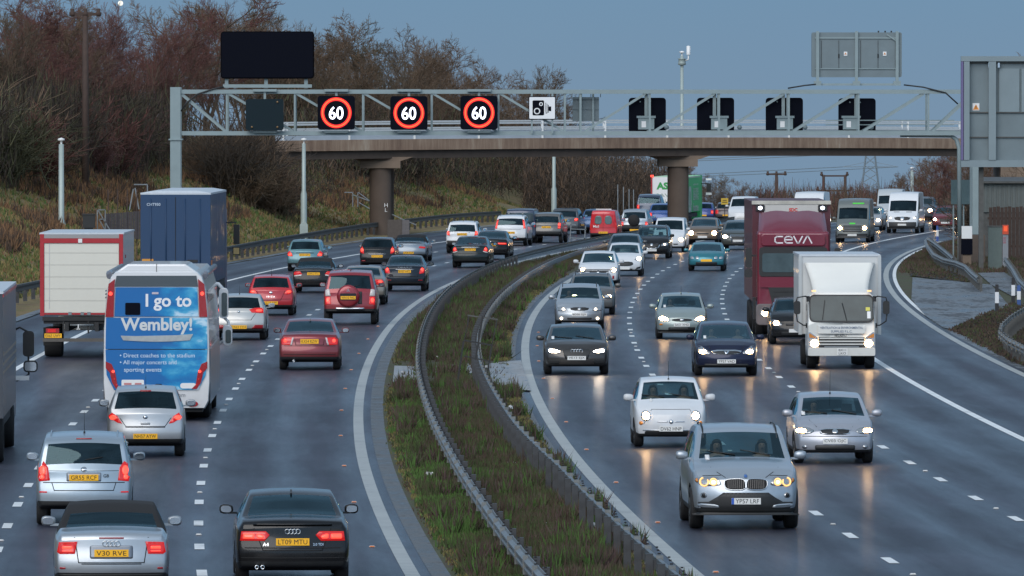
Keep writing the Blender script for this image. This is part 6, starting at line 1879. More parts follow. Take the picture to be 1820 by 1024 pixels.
    decal(v, 'bumper_intake', [(-.40, .665), (.40, .665), (.52, .58), (.66, .50), (.93, .49), (.95, .27), (-.95, .27), (-.93, .49), (-.66, .50), (-.52, .58)], M_TRIM, 'front', .006)
    for sx in (-1, 1):
        q = soft([(.46, .385), (.84, .40), (.86, .475), (.50, .455)], 1); decal(v, 'intake_blade', [(sx * a, b) for a, b in q], v.paint, 'front', .016)
        decal(v, 'intake_slot', [(sx * .54, .425), (sx * .80, .435), (sx * .80, .445), (sx * .54, .435)], M_GAP, 'front', .02)
        decal(v, 'fog_light_surround', ell(sx * .745, .615, .055, .05), M_REFL, 'front', .014); decal(v, 'fog_light', ell(sx * .745, .615, .036, .034), M_TRIM, 'front', .02)
    gaps(v, [[(.36, .93), (.50, 1.02), (.60, 1.10), (.64, 1.18)], [(.44, .965), (.88, .95)]], 'front', both=True, w=.010)
    decal(v, 'badge', ell(0, .955, .038), M_CHROME, 'front', .012); decal(v, 'badge', ell(0, .955, .028), simple('badge_blue', (.04, .12, .35), .3), 'front', .016)
    plate(v, 'YP57 LRF', .515, blue=True); rails(v, -1.5, .55); wipers(v); sticker(v, .62, 1.24)
    driver(v, 'driver in a pale blue top at the wheel of the silver four-wheel drive', ('blue_shirt', (.06, .16, .28)), -1)
    driver(v, 'dark clothed passenger beside the driver in pale blue', ('dark_coat', (.02, .022, .03)), 1, wheel=False)
    v = front('city_car', 'small white retro city car with round headlamps and plate DV62 HNP', (1193, 796), 'hatch', 3.55, 1.63, 1.49, WHITEP, ell(.555, .70, .105, .115), [ell(.55, .70, .075, .08)], .415, 'DV62 HNP', None,
              quadp(-.58, .245, .58, .37, .05), wr=.30, curvf=.34, prof_f=[(.18, .14), (.3, .02), (.45, 0), (.6, .015), (.75, .05), (.9, .16), (1.1, .3)])
    decal(v, 'fog_light', ell(.66, .54, .042), M_AMBERDK, 'front', .014, both=True); decal(v, 'chrome_whisker', quadp(.07, .565, .30, .58, .006), M_CHROME, 'front', .014, both=True)
    decal(v, 'badge', ell(0, .575, .045), M_CHROME, 'front', .016); decal(v, 'chrome_whisker', quadp(-.62, .375, .62, .392, .006), M_CHROME, 'front', .016); gaps(v, [[(-.60, .52), (-.42, .84), (.42, .84), (.60, .52)]], 'front', w=.009)
    sticker(v, .42, 1.03, True); aerial(v, .2, .42, lean=.1); wipers(v)
    driver(v, 'driver in a yellow striped top inside the small white city car', ('olive_stripe', (.16, .16, .05)), -1); driver(v, 'passenger with grey hair in the small white city car', ('plum_top', (.05, .03, .04)), 1, wheel=False)
    v = front('hatchback', 'silver hatchback with chrome-rimmed slim grille and plate CV03 OJC', (1485, 825.5), 'hatch', 4.1, 1.70, 1.43, ('cool_silver', (.43, .45, .50), .6, .32, .35),
              soft([(.41, .70), (.55, .63), (.80, .635), (.83, .70), (.78, .775), (.56, .775)], 1), [soft([(.60, .665), (.80, .66), (.80, .74), (.62, .745)], 1)], .485, 'CV03 OJC', None, quadp(-.42, .30, .42, .40, .02), hotm=M_HEAD)
    decal(v, 'grille_surround', soft([(-.36, .75), (.36, .75), (.30, .615), (-.30, .615)], 1), M_CHROME, 'front', .008); decal(v, 'grille', soft([(-.32, .735), (.32, .735), (.27, .635), (-.27, .635)], 1), M_TRIM, 'front', .014)
    decal(v, 'badge', ell(0, .69, .06, .05), M_CHROME, 'front', .02); decal(v, 'fog_light', ell(.64, .36, .05, .04), M_HEADDIM if False else M_REFL, 'front', .014, both=True)
    gaps(v, [[(-.80, .585), (.80, .585)]], 'front'); gaps(v, [[(.38, .78), (.52, .92)]], 'front', both=True); sticker(v, .62, 1.04); aerial(v, .1, .5, lean=.15); wipers(v)
    driver(v, 'driver behind the wheel of the silver hatchback with plate CV03 OJC', ('grey_top', (.07, .075, .085)), -1)
    v = front('saloon_car', 'dark blue car with a chrome V-shaped grille bar and plate YP57 VAD', (1291.5, 668.5), 'hatch', 4.6, 1.79, 1.46, NAVY,
              soft([(.43, .64), (.56, .59), (.80, .62), (.84, .80), (.74, .86), (.56, .74)], 1), [ell(.66, .68, .10, .06)], .41, 'YP57 VAD', None, quadp(-.62, .24, .62, .34, .03))
    decal(v, 'grille_surround', soft([(-.46, .735), (.46, .735), (.36, .60), (-.36, .60)], 1), M_CHROME, 'front', .008); decal(v, 'grille', soft([(-.42, .70), (.42, .70), (.34, .62), (-.34, .62)], 1), M_TRIM, 'front', .014)
    decal(v, 'badge', [(-.09, .73), (-.045, .73), (0, .655), (.045, .73), (.09, .73), (.02, .60), (-.02, .60)], M_CHROME, 'front', .02); sticker(v, .58, 1.06)
    gaps(v, [[(.44, .76), (.58, .94)]], 'front', both=True); driver(v, 'driver in dark clothes inside the dark blue car with the chrome grille bar', ('dark_coat', (.02, .022, .03)), -1); driver(v, 'passenger resting in the dark blue car with the chrome grille bar', ('brown_top', (.06, .045, .035)), 1, wheel=False)
    v = front('hatchback', 'pale green silver hatchback with leaf-shaped headlamps and plate SA51 XHD', (1212, 603), 'hatch', 4.15, 1.70, 1.45, ('green_silver', (.30, .36, .35), .5, .32, .35),
              soft([(.34, .60), (.56, .58), (.76, .62), (.79, .72), (.66, .79), (.50, .74)], 1), [soft([(.42, .62), (.60, .60), (.74, .64), (.74, .71), (.62, .75), (.50, .70)], 1)], .47, 'SA51 XHD', ell(0, .625, .34, .05), quadp(-.44, .28, .44, .39, .03))
    decal(v, 'indicator_lens', ell(.68, .48, .06, .03), M_AMBERDK, 'front', .014, both=True); decal(v, 'badge', ell(0, .63, .07, .03), M_CHROME, 'front', .018); lower_black(v, .26, 'front', z0=.2)
    aerial(v, .2, .28, lean=.1); driver(v, 'driver inside the pale green silver hatchback', ('grey_top', (.07, .075, .085)), -1); sticker(v, .55, 1.05)
    v = front('coupe', 'dark grey coupe with white wedge headlamps and plate VE13 EJX', (1025, 666.5), 'coupe', 4.63, 1.85, 1.37, ('gunmetal', (.040, .037, .036), .45, .28, .25),
              soft([(.42, .66), (.50, .60), (.78, .60), (.83, .70), (.80, .77), (.60, .73)], 1), [soft([(.46, .665), (.54, .625), (.76, .63), (.78, .72), (.60, .705)], 1)], .475, 'VE13 EJX',
              soft([(-.36, .74), (.36, .74), (.40, .66), (.30, .40), (-.30, .40), (-.40, .66)], 1), [(-.80, .42), (-.46, .42), (-.50, .30), (-.78, .32)], hotm=M_HEADC, wr=.34)
    decal(v, 'lower_grille', [(.80, .42), (.46, .42), (.50, .30), (.78, .32)], M_TRIM, 'front', .008); rings4(v, .67, 'front', .27); wipers(v); sticker(v, .66, 1.02); bpl(v)
    gaps(v, [[(.42, .76), (.54, .92)]], 'front', both=True)
    v = front('estate_car', 'silver estate with black roof rails and plate BD56 GJX behind the dark coupe', (1030, 585.5), 'estate', 4.3, 1.71, 1.50, SILVER,
              soft([(.38, .66), (.52, .62), (.80, .63), (.82, .75), (.58, .78)], 1), [ell(.55, .69, .045, .035)], .50, 'BD56 GJX', None, quadp(-.42, .33, .42, .40, .02), hotm=M_HEADDIM)
    decal(v, 'grille', soft([(-.34, .75), (.34, .75), (.28, .64), (-.28, .64)], 1), M_TRIM, 'front', .010); decal(v, 'badge', ell(0, .70, .055, .045), M_CHROME, 'front', .016); decal(v, 'fog_light', ell(.62, .37, .045), M_HEADDIM, 'front', .014, both=True)
    rails(v, -1.6, .55); gaps(v, [[(-.80, .59), (.80, .59)]], 'front'); driver(v, 'driver inside the silver estate with roof rails', ('plum_top', (.05, .03, .04)), -1)
    v = front('estate_car', 'grey brown estate with a roof rack half hidden behind the silver estate', (1051, 560), 'estate', 4.5, 1.75, 1.48, ('grey_brown', (.12, .115, .11), .4, .34, .45), soft([(.44, .60), (.78, .60), (.82, .74), (.56, .76)], 1), [ell(.62, .68, .10, .06)], .47, None, quadp(-.4, .6, .4, .68, .02))
    m = MB(); m.bar((-.62, .1, 1.56), (.62, .1, 1.56), .04); m.build('roof_bar', M_TRIM, v.root); m = MB(); m.bar((-.85, -.6, 1.60), (.5, -.6, 1.60), .04); m.build('roof_bar', M_TRIM, v.root); rails(v, -1.6, .5)
    v = front('hatchback', 'white wedge-nosed hatchback with lit lamps in front of the white supermini', (1063, 511), 'hatch', 4.4, 1.75, 1.49, WHITEP, soft([(.50, .66), (.62, .62), (.80, .66), (.84, .84), (.74, .86), (.60, .76)], 1), [ell(.67, .73, .085, .07)], .30, None, None, quadp(-.55, .28, .55, .42, .04))
    decal(v, 'grille', quadp(-.36, .625, .36, .665, .02), M_TRIM, 'front', .012); decal(v, 'badge', ell(0, .66, .06), M_CHROME, 'front', .018); decal(v, 'fog_light', quadp(.60, .36, .68, .50, .02), M_TAILDK, 'front', .012, both=True)
    v = front('hatchback', 'white supermini with a wide dark mouth grille behind the wedge-nosed hatchback', (1109, 491), 'hatch', 3.97, 1.68, 1.47, WHITEP, soft([(.44, .74), (.62, .70), (.82, .80), (.84, .92), (.72, .90), (.56, .82)], 1), [ell(.66, .80, .09, .07)], .36, None, soft([(-.36, .66), (.36, .66), (.44, .54), (.30, .46), (-.30, .46), (-.44, .54)], 1), quadp(-.38, .26, .38, .34, .02))
    decal(v, 'fog_light', [(.50, .30), (.78, .36), (.74, .44), (.58, .40)], M_TRIM, 'front', .012, both=True)
    v = front('saloon_car', 'dark grey car squeezed behind the white supermini beside the central barrier', (1109, 470), 'saloon', 4.6, 1.76, 1.45, ('slate_grey', (.07, .08, .09), .4, .3, .5), soft([(.46, .60), (.80, .60), (.82, .72), (.56, .74)], 1), [], .45, None)
    v = front('people_carrier', 'black people carrier with chrome lower grille beside the small white van', (1158, 459.5), 'mpv', 4.4, 1.79, 1.64, BLACKP, soft([(.46, .66), (.60, .62), (.82, .64), (.84, .80), (.58, .80)], 1), [ell(.66, .72, .05, .04)], .42, None, None, hotm=M_HEADDIM)
    decal(v, 'grille_surround', soft([(-.46, .76), (.46, .76), (.34, .48), (-.34, .48)], 1), M_CHROME, 'front', .008); decal(v, 'grille', soft([(-.42, .76), (.42, .76), (.31, .53), (-.31, .53)], 1), M_TRIM, 'front', .014); decal(v, 'badge', ell(0, .70, .07), M_CHROME, 'front', .02); rails(v, -1.5, .4, M_STEEL)
    v = front('small_van', 'small white van with one bright lamp behind the black people carrier', (1188, 448.5), 'van', 4.4, 1.77, 1.80, WHITEP, soft([(.50, .60), (.80, .60), (.82, .78), (.60, .76)], 1), [ell(.66, .67, .10, .08)], .38, None, None, quadp(-.5, .40, .5, .46, .02))
    v = front('coupe', 'turquoise coupe with four small round headlamps and a yellow plate', (1255.5, 482), 'coupe', 4.4, 1.75, 1.30, ('turquoise', (.02, .20, .25), .45, .28, .4), [], [], .50, None, None, quadp(-.50, .28, .50, .42, .04))
    for x in (.44, .68): decal(v, 'headlight', ell(x, .62, .085, .075), M_REFL, 'front', .014, both=True)
    yp = [c for c in v.root.children if c.name.startswith('number_plate')][0]; yp.data.materials[0] = M_PLY
    v = front('hatchback', 'brown gold car with both headlamps glaring just in front of the bridge pier', (1248.5, 434.5), 'hatch', 4.3, 1.76, 1.46, ('brown_gold', (.16, .11, .07), .4, .34, .5), soft([(.46, .58), (.78, .58), (.80, .72), (.56, .72)], 1), [ell(.65, .64, .125, .115)], .42, None, quadp(-.34, .56, .34, .64, .02), quadp(-.44, .26, .44, .36, .02))
    v = front('estate_car', 'dark green grey estate with a tall chrome-framed grille beside the red lorry', (1311, 444.5), 'estate', 4.9, 1.88, 1.56, ('dark_green_grey', (.045, .055, .05), .4, .3, .5), soft([(.44, .66), (.82, .66), (.86, .78), (.50, .80)], 1), [ell(.68, .72, .13, .075)], .50, None, hotm=M_HEADC)
    decal(v, 'grille_surround', soft([(-.42, .82), (.42, .82), (.34, .36), (-.34, .36)], 0), M_CHROME, 'front', .008); decal(v, 'grille', soft([(-.38, .79), (.38, .79), (.31, .40), (-.31, .40)], 0), M_TRIM, 'front', .014)
    v = front('small_van', 'white van roof and windscreen behind the dark green grey estate', (1317, 400), 'van', 4.6, 1.9, 1.85, WHITEP, [], [], .5, None, dist=610)
    v = front('saloon_car', 'black car half hidden behind the white box lorry, left lamp lit', (1417, 612.5), 'saloon', 4.5, 1.76, 1.46, BLACKP, soft([(.46, .62), (.60, .58), (.82, .62), (.84, .78), (.70, .80), (.56, .72)], 1), [ell(.66, .68, .09, .07)], .44, None, quadp(-.36, .6, .36, .66, .01), quadp(-.5, .28, .5, .4, .02))
    v = front('high_roof_van', 'grey green high-roofed van with bright green stickers', (1514.5, 431), 'bigvan', 5.6, 1.98, 2.45, ('grey_green_van', (.13, .15, .145), .2, .4, .6), soft([(.62, .70), (.84, .72), (.86, .98), (.68, .92)], 1), [ell(.70, .82, .11, .10)], .42, None, quadp(-.54, .58, .54, .96, .04), None, cat='van')
    for z in (.66, .76, .86): decal(v, 'grille_bar', quadp(-.52, z, .52, z + .025, .008), M_STEEL, 'front', .016)
    gm = simple('green_sticker', (.08, .60, .06), .5); decal(v, 'sticker', quadp(-.16, 1.03, .18, 1.12, .02), gm, 'front', .012); decal(v, 'sticker', quadp(-.60, 2.17, .06, 2.25, .02), gm, 'front', .012); lower_black(v, .5, 'front', .96, .24)
    v = front('high_roof_van', 'tall white van with a black lower bumper beside the thin mast', (1603, 414.5), 'bigvan', 5.9, 1.99, 2.48, WHITEP, soft([(.64, .84), (.82, .88), (.88, 1.06), (.76, 1.0)], 1), [ell(.74, .93, .05, .04)], .52, None, soft([(-.54, 1.0), (.54, 1.0), (.40, .78), (-.40, .78)], 1), None, hotm=M_HEADDIM, cat='van')
    lower_black(v, .68, 'front', .97, .26); decal(v, 'badge', ell(0, .90, .12), M_CHROME, 'front', .018); decal(v, 'bonnet_vent', quadp(.20, 1.28, .56, 1.31, .01), M_TRIM, 'front', .01, both=True)
    v = front('high_roof_van', 'white van whose roof shows above the red lorry', (1434, 400), 'bigvan', 5.9, 1.99, 2.55, WHITEP, [], [], .5, None, dist=560, cat='van')
    v = front('hatchback', 'silver hatchback between the two tall vans', (1543, 410), 'hatch', 4.2, 1.74, 1.48, ('pale_silver', (.46, .48, .50), .6, .32, .35), soft([(.50, .6), (.80, .6), (.82, .76), (.6, .76)], 1), [ell(.62, .66, .10, .08)], .42, None)
    v = front('small_van', 'pale van far back behind the tall white van', (1580, 398), 'bigvan', 5.2, 2.0, 2.3, ('dull_white', (.40, .44, .46), 0, .4, .5), soft([(.50, .8), (.80, .8), (.82, 1.0), (.6, 1.0)], 1), [ell(.66, .9, .12, .12)], .5, None, dist=675, cat='van')
    v = front('four_wheel_drive', 'dark car with a bright lamp between the tall white van and the maroon car', (1637, 398), 'suv', 4.5, 1.8, 1.7, ('slate_grey', (.07, .08, .09), .4, .3, .5), soft([(.50, .7), (.80, .7), (.82, .9), (.6, .9)], 1), [ell(.62, .8, .13, .11)], .5, None, dist=640)
    v = front('hatchback', 'maroon car farthest right beside the sign post, left lamp lit', (1680, 409), 'hatch', 4.2, 1.76, 1.48, ('maroon', (.16, .018, .03), .3, .3, .45), soft([(.50, .6), (.80, .6), (.82, .76), (.6, .76)], 1), [ell(.66, .68, .10, .08)], .46, None, quadp(-.36, .52, .36, .72, .02))
def rear_badge(v, z, r): decal(v, 'badge', ell(0, z, r, r * .8), M_CHROME, 'rear', .014)
def tails_clear(v, p): decal(v, 'clear_lens', p, M_TAILCL, 'rear', .02, both=True)
def bpl(v): pass
def sticker(v, x, z, rnd=False): decal(v, 'tax_disc', ell(x, z, .035) if rnd else quadp(x - .04, z - .03, x + .04, z + .05, .01), M_WHITE, 'front', .012, thick=.004)

# ------------------------------------------------------------------ people
def skin_obj(name, verts, edges, radii, mat, parent, sub=1, root=0):
    me = bpy.data.meshes.new(name); me.from_pydata(verts, edges, []); me.update()
    o = bpy.data.objects.new(name, me); COL.objects.link(o)
    md = o.modifiers.new('k', 'SKIN')
    for i, r in enumerate(radii):
        rr_ = r if isinstance(r, tuple) else (r, r); me.skin_vertices[0].data[i].radius = rr_; me.skin_vertices[0].data[i].use_root = (i == root)
    s = o.modifiers.new('s', 'SUBSURF'); s.levels = sub; s.render_levels = sub
    m2 = ev_mesh(o); bpy.data.objects.remove(o); bpy.data.meshes.remove(me)
    m2.materials.clear(); m2.materials.append(mat)
    for p in m2.polygons: p.use_smooth = True
    return m2
PM = {}
def person_meshes():
    if 'b' in PM: return PM['b']
    # seated figure facing +y, hip at the origin
    V = [(0, 0, .02), (0, -.03, .20), (0, -.06, .38), (0, -.05, .50), (0, -.03, .57), (0, -.02, .63), (0, 0, .70), (0, 0, .77)]
    E = [(i, i + 1) for i in range(7)]; Rr = [(.17, .12), (.15, .10), (.17, .11), (.13, .09), (.055, .055), (.06, .065), (.078, .092), (.055, .065)]
    for sx in (-1, 1):
        b = len(V)
        V += [(sx * .18, -.05, .48), (sx * .24, .10, .28), (sx * .19, .33, .34), (sx * .17, .38, .37)]; Rr += [.058, .045, .034, .026]
        E += [(3, b), (b, b + 1), (b + 1, b + 2), (b + 2, b + 3)]
        for k, (dx, dz, l, r) in enumerate(((-.028, .012, .075, .009), (-.010, .022, .082, .0095), (.009, .022, .078, .009), (.026, .012, .062, .008))):
            q = len(V); V += [(sx * .17 + dx, .40, .37 + dz), (sx * .17 + dx, .40 + l * .55, .375 + dz), (sx * .17 + dx, .40 + l * .8, .35 + dz)]; Rr += [r, r * .95, r * .8]
            E += [(b + 3, q), (q, q + 1), (q + 1, q + 2)]
        q = len(V); V += [(sx * .17 - sx * .035, .37, .385), (sx * .17 - sx * .05, .41, .40)]; Rr += [.010, .009]; E += [(b + 3, q), (q, q + 1)]
        q = len(V); V += [(sx * .10, .06, 0), (sx * .13, .42, .06), (sx * .13, .50, -.17), (sx * .13, .60, -.21)]; Rr += [.10, .065, .045, .035]
        E += [(0, q), (q, q + 1), (q + 1, q + 2), (q + 2, q + 3)]
    body = skin_obj('body', V, E, Rr, M_SKIN, None, 2)
    # clothing: slightly larger shell over torso and arms
    Vc = [(0, 0, .0), (0, -.03, .20), (0, -.06, .38), (0, -.05, .51)]; Ec = [(0, 1), (1, 2), (2, 3)]; Rc = [(.19, .14), (.17, .12), (.19, .13), (.14, .10)]
    for sx in (-1, 1):
        b = len(Vc); Vc += [(sx * .18, -.05, .48), (sx * .24, .10, .28), (sx * .20, .28, .325)]; Rc += [.072, .058, .046]; Ec += [(3, b), (b, b + 1), (b + 1, b + 2)]
        b = len(Vc); Vc += [(sx * .10, .06, 0), (sx * .13, .44, .06), (sx * .13, .51, -.16)]; Rc += [.115, .08, .06]; Ec += [(0, b), (b, b + 1), (b + 1, b + 2)]
    cloth = skin_obj('clothing', Vc, Ec, Rc, M_SKIN, None, 2)
    m = MB(); n = 14; vs = []
    for i in range(8):
        for k in range(n):
            a = 2 * PI * k / n; t = PI * i / 7 * (.50 - .17 * math.sin(a)); f = 1.0 if math.sin(a) < .3 else .86
            vs.append((.092 * math.sin(t) * math.cos(a), .105 * math.sin(t) * math.sin(a) * f - .012, .735 + .095 * math.cos(t)))
    m.add(vs, [(i * n + k, i * n + (k + 1) % n, (i + 1) * n + (k + 1) % n, (i + 1) * n + k) for i in range(7) for k in range(n)], 0, True)
    hair = m.mesh('hair', [simple('brown_hair', (.03, .02, .014), .7)])
    m = MB(); m.prism([(-.012, .685), (.012, .685), (.006, .73), (-.006, .73)], .07, .112); nose = m.mesh('nose', [M_SKIN])
    m = MB()
    for sx in (-1, 1): m.box((sx * .03, .083, .728), (.022, .012, .009)); 
    m.box((0, .085, .665), (.045, .012, .008)); face = m.mesh('eyes_and_mouth', [simple('dark_features', (.03, .012, .01), .6)])
    PM['b'] = (body, cloth, hair, nose, face)
    return PM['b']
def driver(v, label, col, side, wheel=True):
    "side -1: the seat that shows on the left of the picture for an oncoming right-hand-drive car"
    x = -side * v.W * .21 if False else (v.W * .21 if side < 0 else -v.W * .21)
    B = person_meshes()
    mt = simple(col[0], col[1], .8)
    loc = v.root.matrix_basis @ Vector((x, v.ysf + .16, v.zf - .19))
    r = empty('person', loc, v.root.rotation_euler.z, label, 'person')
    link_mesh('body', B[0], r)
    key = 'cl_' + col[0]
    if key not in PM: q = B[1].copy(); q.materials.clear(); q.materials.append(mt); PM[key] = q
    link_mesh('clothing', PM[key], r); link_mesh('hair', B[2], r); link_mesh('face', B[4], r); link_mesh('nose', B[3], r)
    if wheel:
        m = MB(); c = Vector((x, v.ysf + .56, v.zf + .18)); pts = []
        for k in range(21):
            a = 2 * PI * k / 20; pts.append(c + Vector((.18 * math.cos(a), .06 * math.sin(a), .17 * math.sin(a))))
        m.tube(pts, .014, 6, caps=False); m.bar(c + Vector((-.17, 0, 0)), c + Vector((.17, 0, 0)), .03, .03); m.build('steering_wheel', M_TRIM, v.root)
# ------------------------------------------------------------------ lorries and the coach
def vroot(name, label, cat, x, D, view, group=None, heading=None, z=None):
    X = (x - 910) / FOC * D
    hd = road_heading(D, view) if heading is None else heading
    return empty(name, (X, D, GZ(D) if z is None else z), (-hd if view == 'rear' else PI - hd), label, cat, group)
# local frame: origin at the middle of the visible end (y=0), body extends towards +y (rear view) or -y (front view)
def tw(root, ys, hw, r=.5, w=.28, spokes=0, dual=False):
    tm, rm_ = wheel_meshes(r, w if not dual else .55, r * .56, 8)
    for y in ys:
        for sx in (-1, 1):
            o = link_mesh('wheel', tm, root, (sx * (hw - (w if not dual else .55) / 2), y, r)); q = link_mesh('rim', rm_, o)
            if sx < 0: q.rotation_euler = (0, 0, PI)
def plates(root, txt, x, y, z, face, w=.52, h=.112, mat=None, two=None):
    m = MB(); m.box((x, y, z), (w, .012, h)); yt = y + face * .0085
    if two:
        add_text(m, two[0], x, yt, z + h * .23, w=w * .7, h=h * .32, mi=1, face=face, bold=.006); add_text(m, two[1], x, yt, z - h * .23, w=w * .7, h=h * .32, mi=1, face=face, bold=.006)
    elif txt: add_text(m, txt, x, yt, z, w=w * .88, h=h * .68, mi=1, face=face, bold=.006)
    return m.build('number_plate', [mat or (M_PLY if face < 0 else M_PLW), M_TXT], root, fix=False)
def words(root, s, x, y, z, w, face, mat, h=None, bold=.01, name='lettering'):
    m = MB(); add_text(m, s, x, y, z, w=w, h=h, face=face, bold=bold); return m.build(name, mat, root, fix=False)
def slab(root, name, poly, y0, y1, mat, bev=0.0):
    m = MB(); m.prism(poly, y0, y1); o = m.build(name, mat, root)
    if bev: bevel_obj(o, bev)
    return o
def dirtymat(name, col, amt=.5, rough=.45, streak=(1, 1, .25)):
    if name in MATS: return MATS[name]
    m, nt, out = newmat(name); tc = N(nt, 'TexCoord'); mp = N(nt, 'Mapping'); mp.inputs['Scale'].default_value = streak; nt.links.new(tc.outputs['Object'], mp.inputs[0])
    a = noise(nt, 1.6, 6, mp.outputs[0], .7); b = noise(nt, 9, 4, tc.outputs['Object'], .6)
    sp = N(nt, 'SeparateXYZ'); nt.links.new(tc.outputs['Object'], sp.inputs[0])
    h = N(nt, 'MapRange'); h.inputs['From Min'].default_value = .4; h.inputs['From Max'].default_value = 3.0; h.inputs['To Min'].default_value = 1; h.inputs['To Max'].default_value = .35; nt.links.new(sp.outputs[2], h.inputs['Value'])
    f = math_(nt, 'MULTIPLY', math_(nt, 'MULTIPLY', math_(nt, 'ADD', a.outputs['Fac'], math_(nt, 'MULTIPLY', b.outputs['Fac'], .4)), amt), h.outputs[0], True)
    c = mixc(nt, f, col, (.10, .085, .07)); p = pr(nt, col, rough, 0, .1); nt.links.new(c, p.inputs['Base Color']); nt.links.new(p.outputs[0], out.inputs[0])
    MATS[name] = m; return m
M_BOXW = dirtymat('dirty_white_body', (.66, .64, .58), .35)
M_BOXG = dirtymat('pale_grey_side', (.52, .52, .52), .35)
M_BLUEC = dirtymat('blue_curtain', (.004, .038, .105), .10, .5)
M_CHAS = simple('chassis_black', (.018, .018, .019), .7, var=.4)
M_FLAP = simple('mudflap', (.010, .010, .010), .8)
def underrun(root, w, y, z0=.42, z1=.56):
    m = MB(); m.box((0, y, (z0 + z1) / 2), (w, .10, z1 - z0)); m.build('bumper_bar', simple('bumper_grey', (.10, .09, .08), .6, .3, var=.3), root)

def build_trucks():
    # ---- white box lorry, rear view
    D = F_D = FOC * CAMH / 437.0
    r = vroot('box_lorry', 'white box lorry with a red-edged roller door seen from behind, plate at lower left', 'lorry', 145, D, 'rear', OUT, heading=0.0)
    hw = 1.25; zt = 3.74; zb = 1.28; L = 8.0
    m = MB(); m.box((0, L / 2, (zt + zb) / 2), (2 * hw, L - .1, zt - zb)); o = m.build('box_body', M_BOXG, r)
    m = MB(); m.box((0, L / 2, zt + .015), (2 * hw + .04, L, .05)); m.build('roof', simple('roof_pale', (.5, .54, .58), .4, var=.15), r)
    RED = simple('lorry_red', (.36, .012, .02), .4, 0, .3, var=.2)
    m = MB(); m.box((-hw + .06, .0, (zt + zb) / 2), (.12, .12, zt - zb)); m.build('door_frame', RED, r)
    m = MB(); m.box((hw - .06, .0, (zt + zb) / 2), (.12, .12, zt - zb)); m.build('door_frame', RED, r)
    m = MB(); m.box((0, .0, zt - .20), (2 * hw - .24, .12, .14)); m.build('door_frame', RED, r)
    m = MB(); m.box((0, .0, zt - .07), (2 * hw - .24, .10, .11)); m.build('header', simple('header_grey', (.28, .27, .27), .5), r)
    m = MB(); m.box((0, .0, zb + .06), (2 * hw - .24, .12, .05)); m.build('door_frame', RED, r)
    m = MB(); z = zb + .09; k = 0
    while z < zt - .29:
        z2 = min(z + .36, zt - .275); m.box((0, .0, (z + z2) / 2), (2 * hw - .26, .06, z2 - z - .008)); z = z2; k += 1
    m.build('roller_door', dirtymat('roller_cream', (.66, .64, .56), .22), r)
    m = MB(); m.box((-hw + .28, -.035, (zt + zb) / 2), (.02, .012, zt - zb - .4)); m.build('door_track', M_BOXG, r)
    m = MB(); m.box((-.04, -.07, zt - .20), (.12, .02, .12)); m.build('marker_plate', M_WHITE, r)
    for x in (-.35, .02, .22): m = MB(); m.box((x, -.05, zb + .07), (.10, .06, .09)); m.build('door_catch', M_STEEL, r)
    m = MB(); m.box((0, 1.3, 1.10), (2.3, 2.5, .12)); m.box((-.45, 3.5, .95), (.12, 7, .28)); m.box((.45, 3.5, .95), (.12, 7, .28)); m.build('chassis', M_CHAS, r)
    for x in (-.55, .2, .75): m = MB(); m.box((x, .02, 1.0), (.05, .06, .5)); m.build('hanger', M_CHAS, r)
    m = MB(); m.box((0, .02, 1.19), (2.36, .1, .12)); m.build('rear_cross_member', M_CHAS, r)
    m = MB(); m.tube([(-.35, -.02, 1.0), (.35, -.02, 1.0)], .03, 8); m.build('latch_rod', M_STEEL, r)
    m = MB(); m.bar((-.1, -.05, .86), (-.1, -.05, 1.02), .03); m.bar((-.15, -.05, .88), (-.05, -.05, .88), .03); m.build('coupling_hook', M_WHITE, r)
    underrun(r, 2.35, .05, .50, .60)
    for sx in (-1, 1):
        m = MB(); m.box((sx * .88, .02, .83), (.40, .05, .14)); o = m.build('tail_light', M_TAILDK, r)
        m = MB(); m.box((sx * .90, -.012, .83), (.24, .02, .09)); m.build('lamp_bulb', M_TAIL, o)
        m = MB(); m.box((sx * .95, 1.45, .62), (.55, .02, .55)); m.build('mudflap', M_FLAP, r)
    plates(r, 'EX63 UWY', -.86, -.01, .68, -1, mat=M_PLY, h=.13)
    tw(r, (1.9,), 1.2, .46, dual=True); tw(r, (6.9,), 1.2, .46)
    m = MB(); m.box((0, L + 1.0, 1.6), (2.2, 1.9, 1.9)); bevel_obj(m.build('cab', M_BOXW, r), .12)
    m = MB(); m.box((hw + .012, 1.5, 3.05), (.02, .22, .10)); m.build('side_marker', M_TAILDK, r)
    # ---- blue curtain trailer
    D = FOC * CAMH / 360.0
    r = vroot('articulated_lorry', 'tall dark blue curtain-sided trailer marked CHT950 seen from behind', 'lorry', 312, D, 'rear', OUT)
    hw = 1.275; zt = 4.40; zb = 1.15; L = 13.4
    m = MB(); m.box((0, .03, (zt + zb) / 2), (2 * hw, .08, zt - zb)); m.build('rear_door', M_BLUEC, r)
    m = MB(); m.box((0, -.015, (zt + zb) / 2), (.02, .02, zt - zb - .2)); m.build('door_seam', M_GAP, r)
    for x in (-.9, -.35, .35, .9): m = MB(); m.tube([(x, -.03, zb + .1), (x, -.03, zt - .15)], .02, 6); m.build('lock_rod', M_BLUEC, r)
    m = MB(); m.box((0, L / 2, zt + .03), (2 * hw + .02, L, .07)); m.prism([(-hw, zt + .06), (hw, zt + .06), (hw - .5, zt + .14), (-hw + .5, zt + .14)], .2, L); m.build('roof', simple('roof_pale', (.5, .54, .58), .4, var=.15), r)
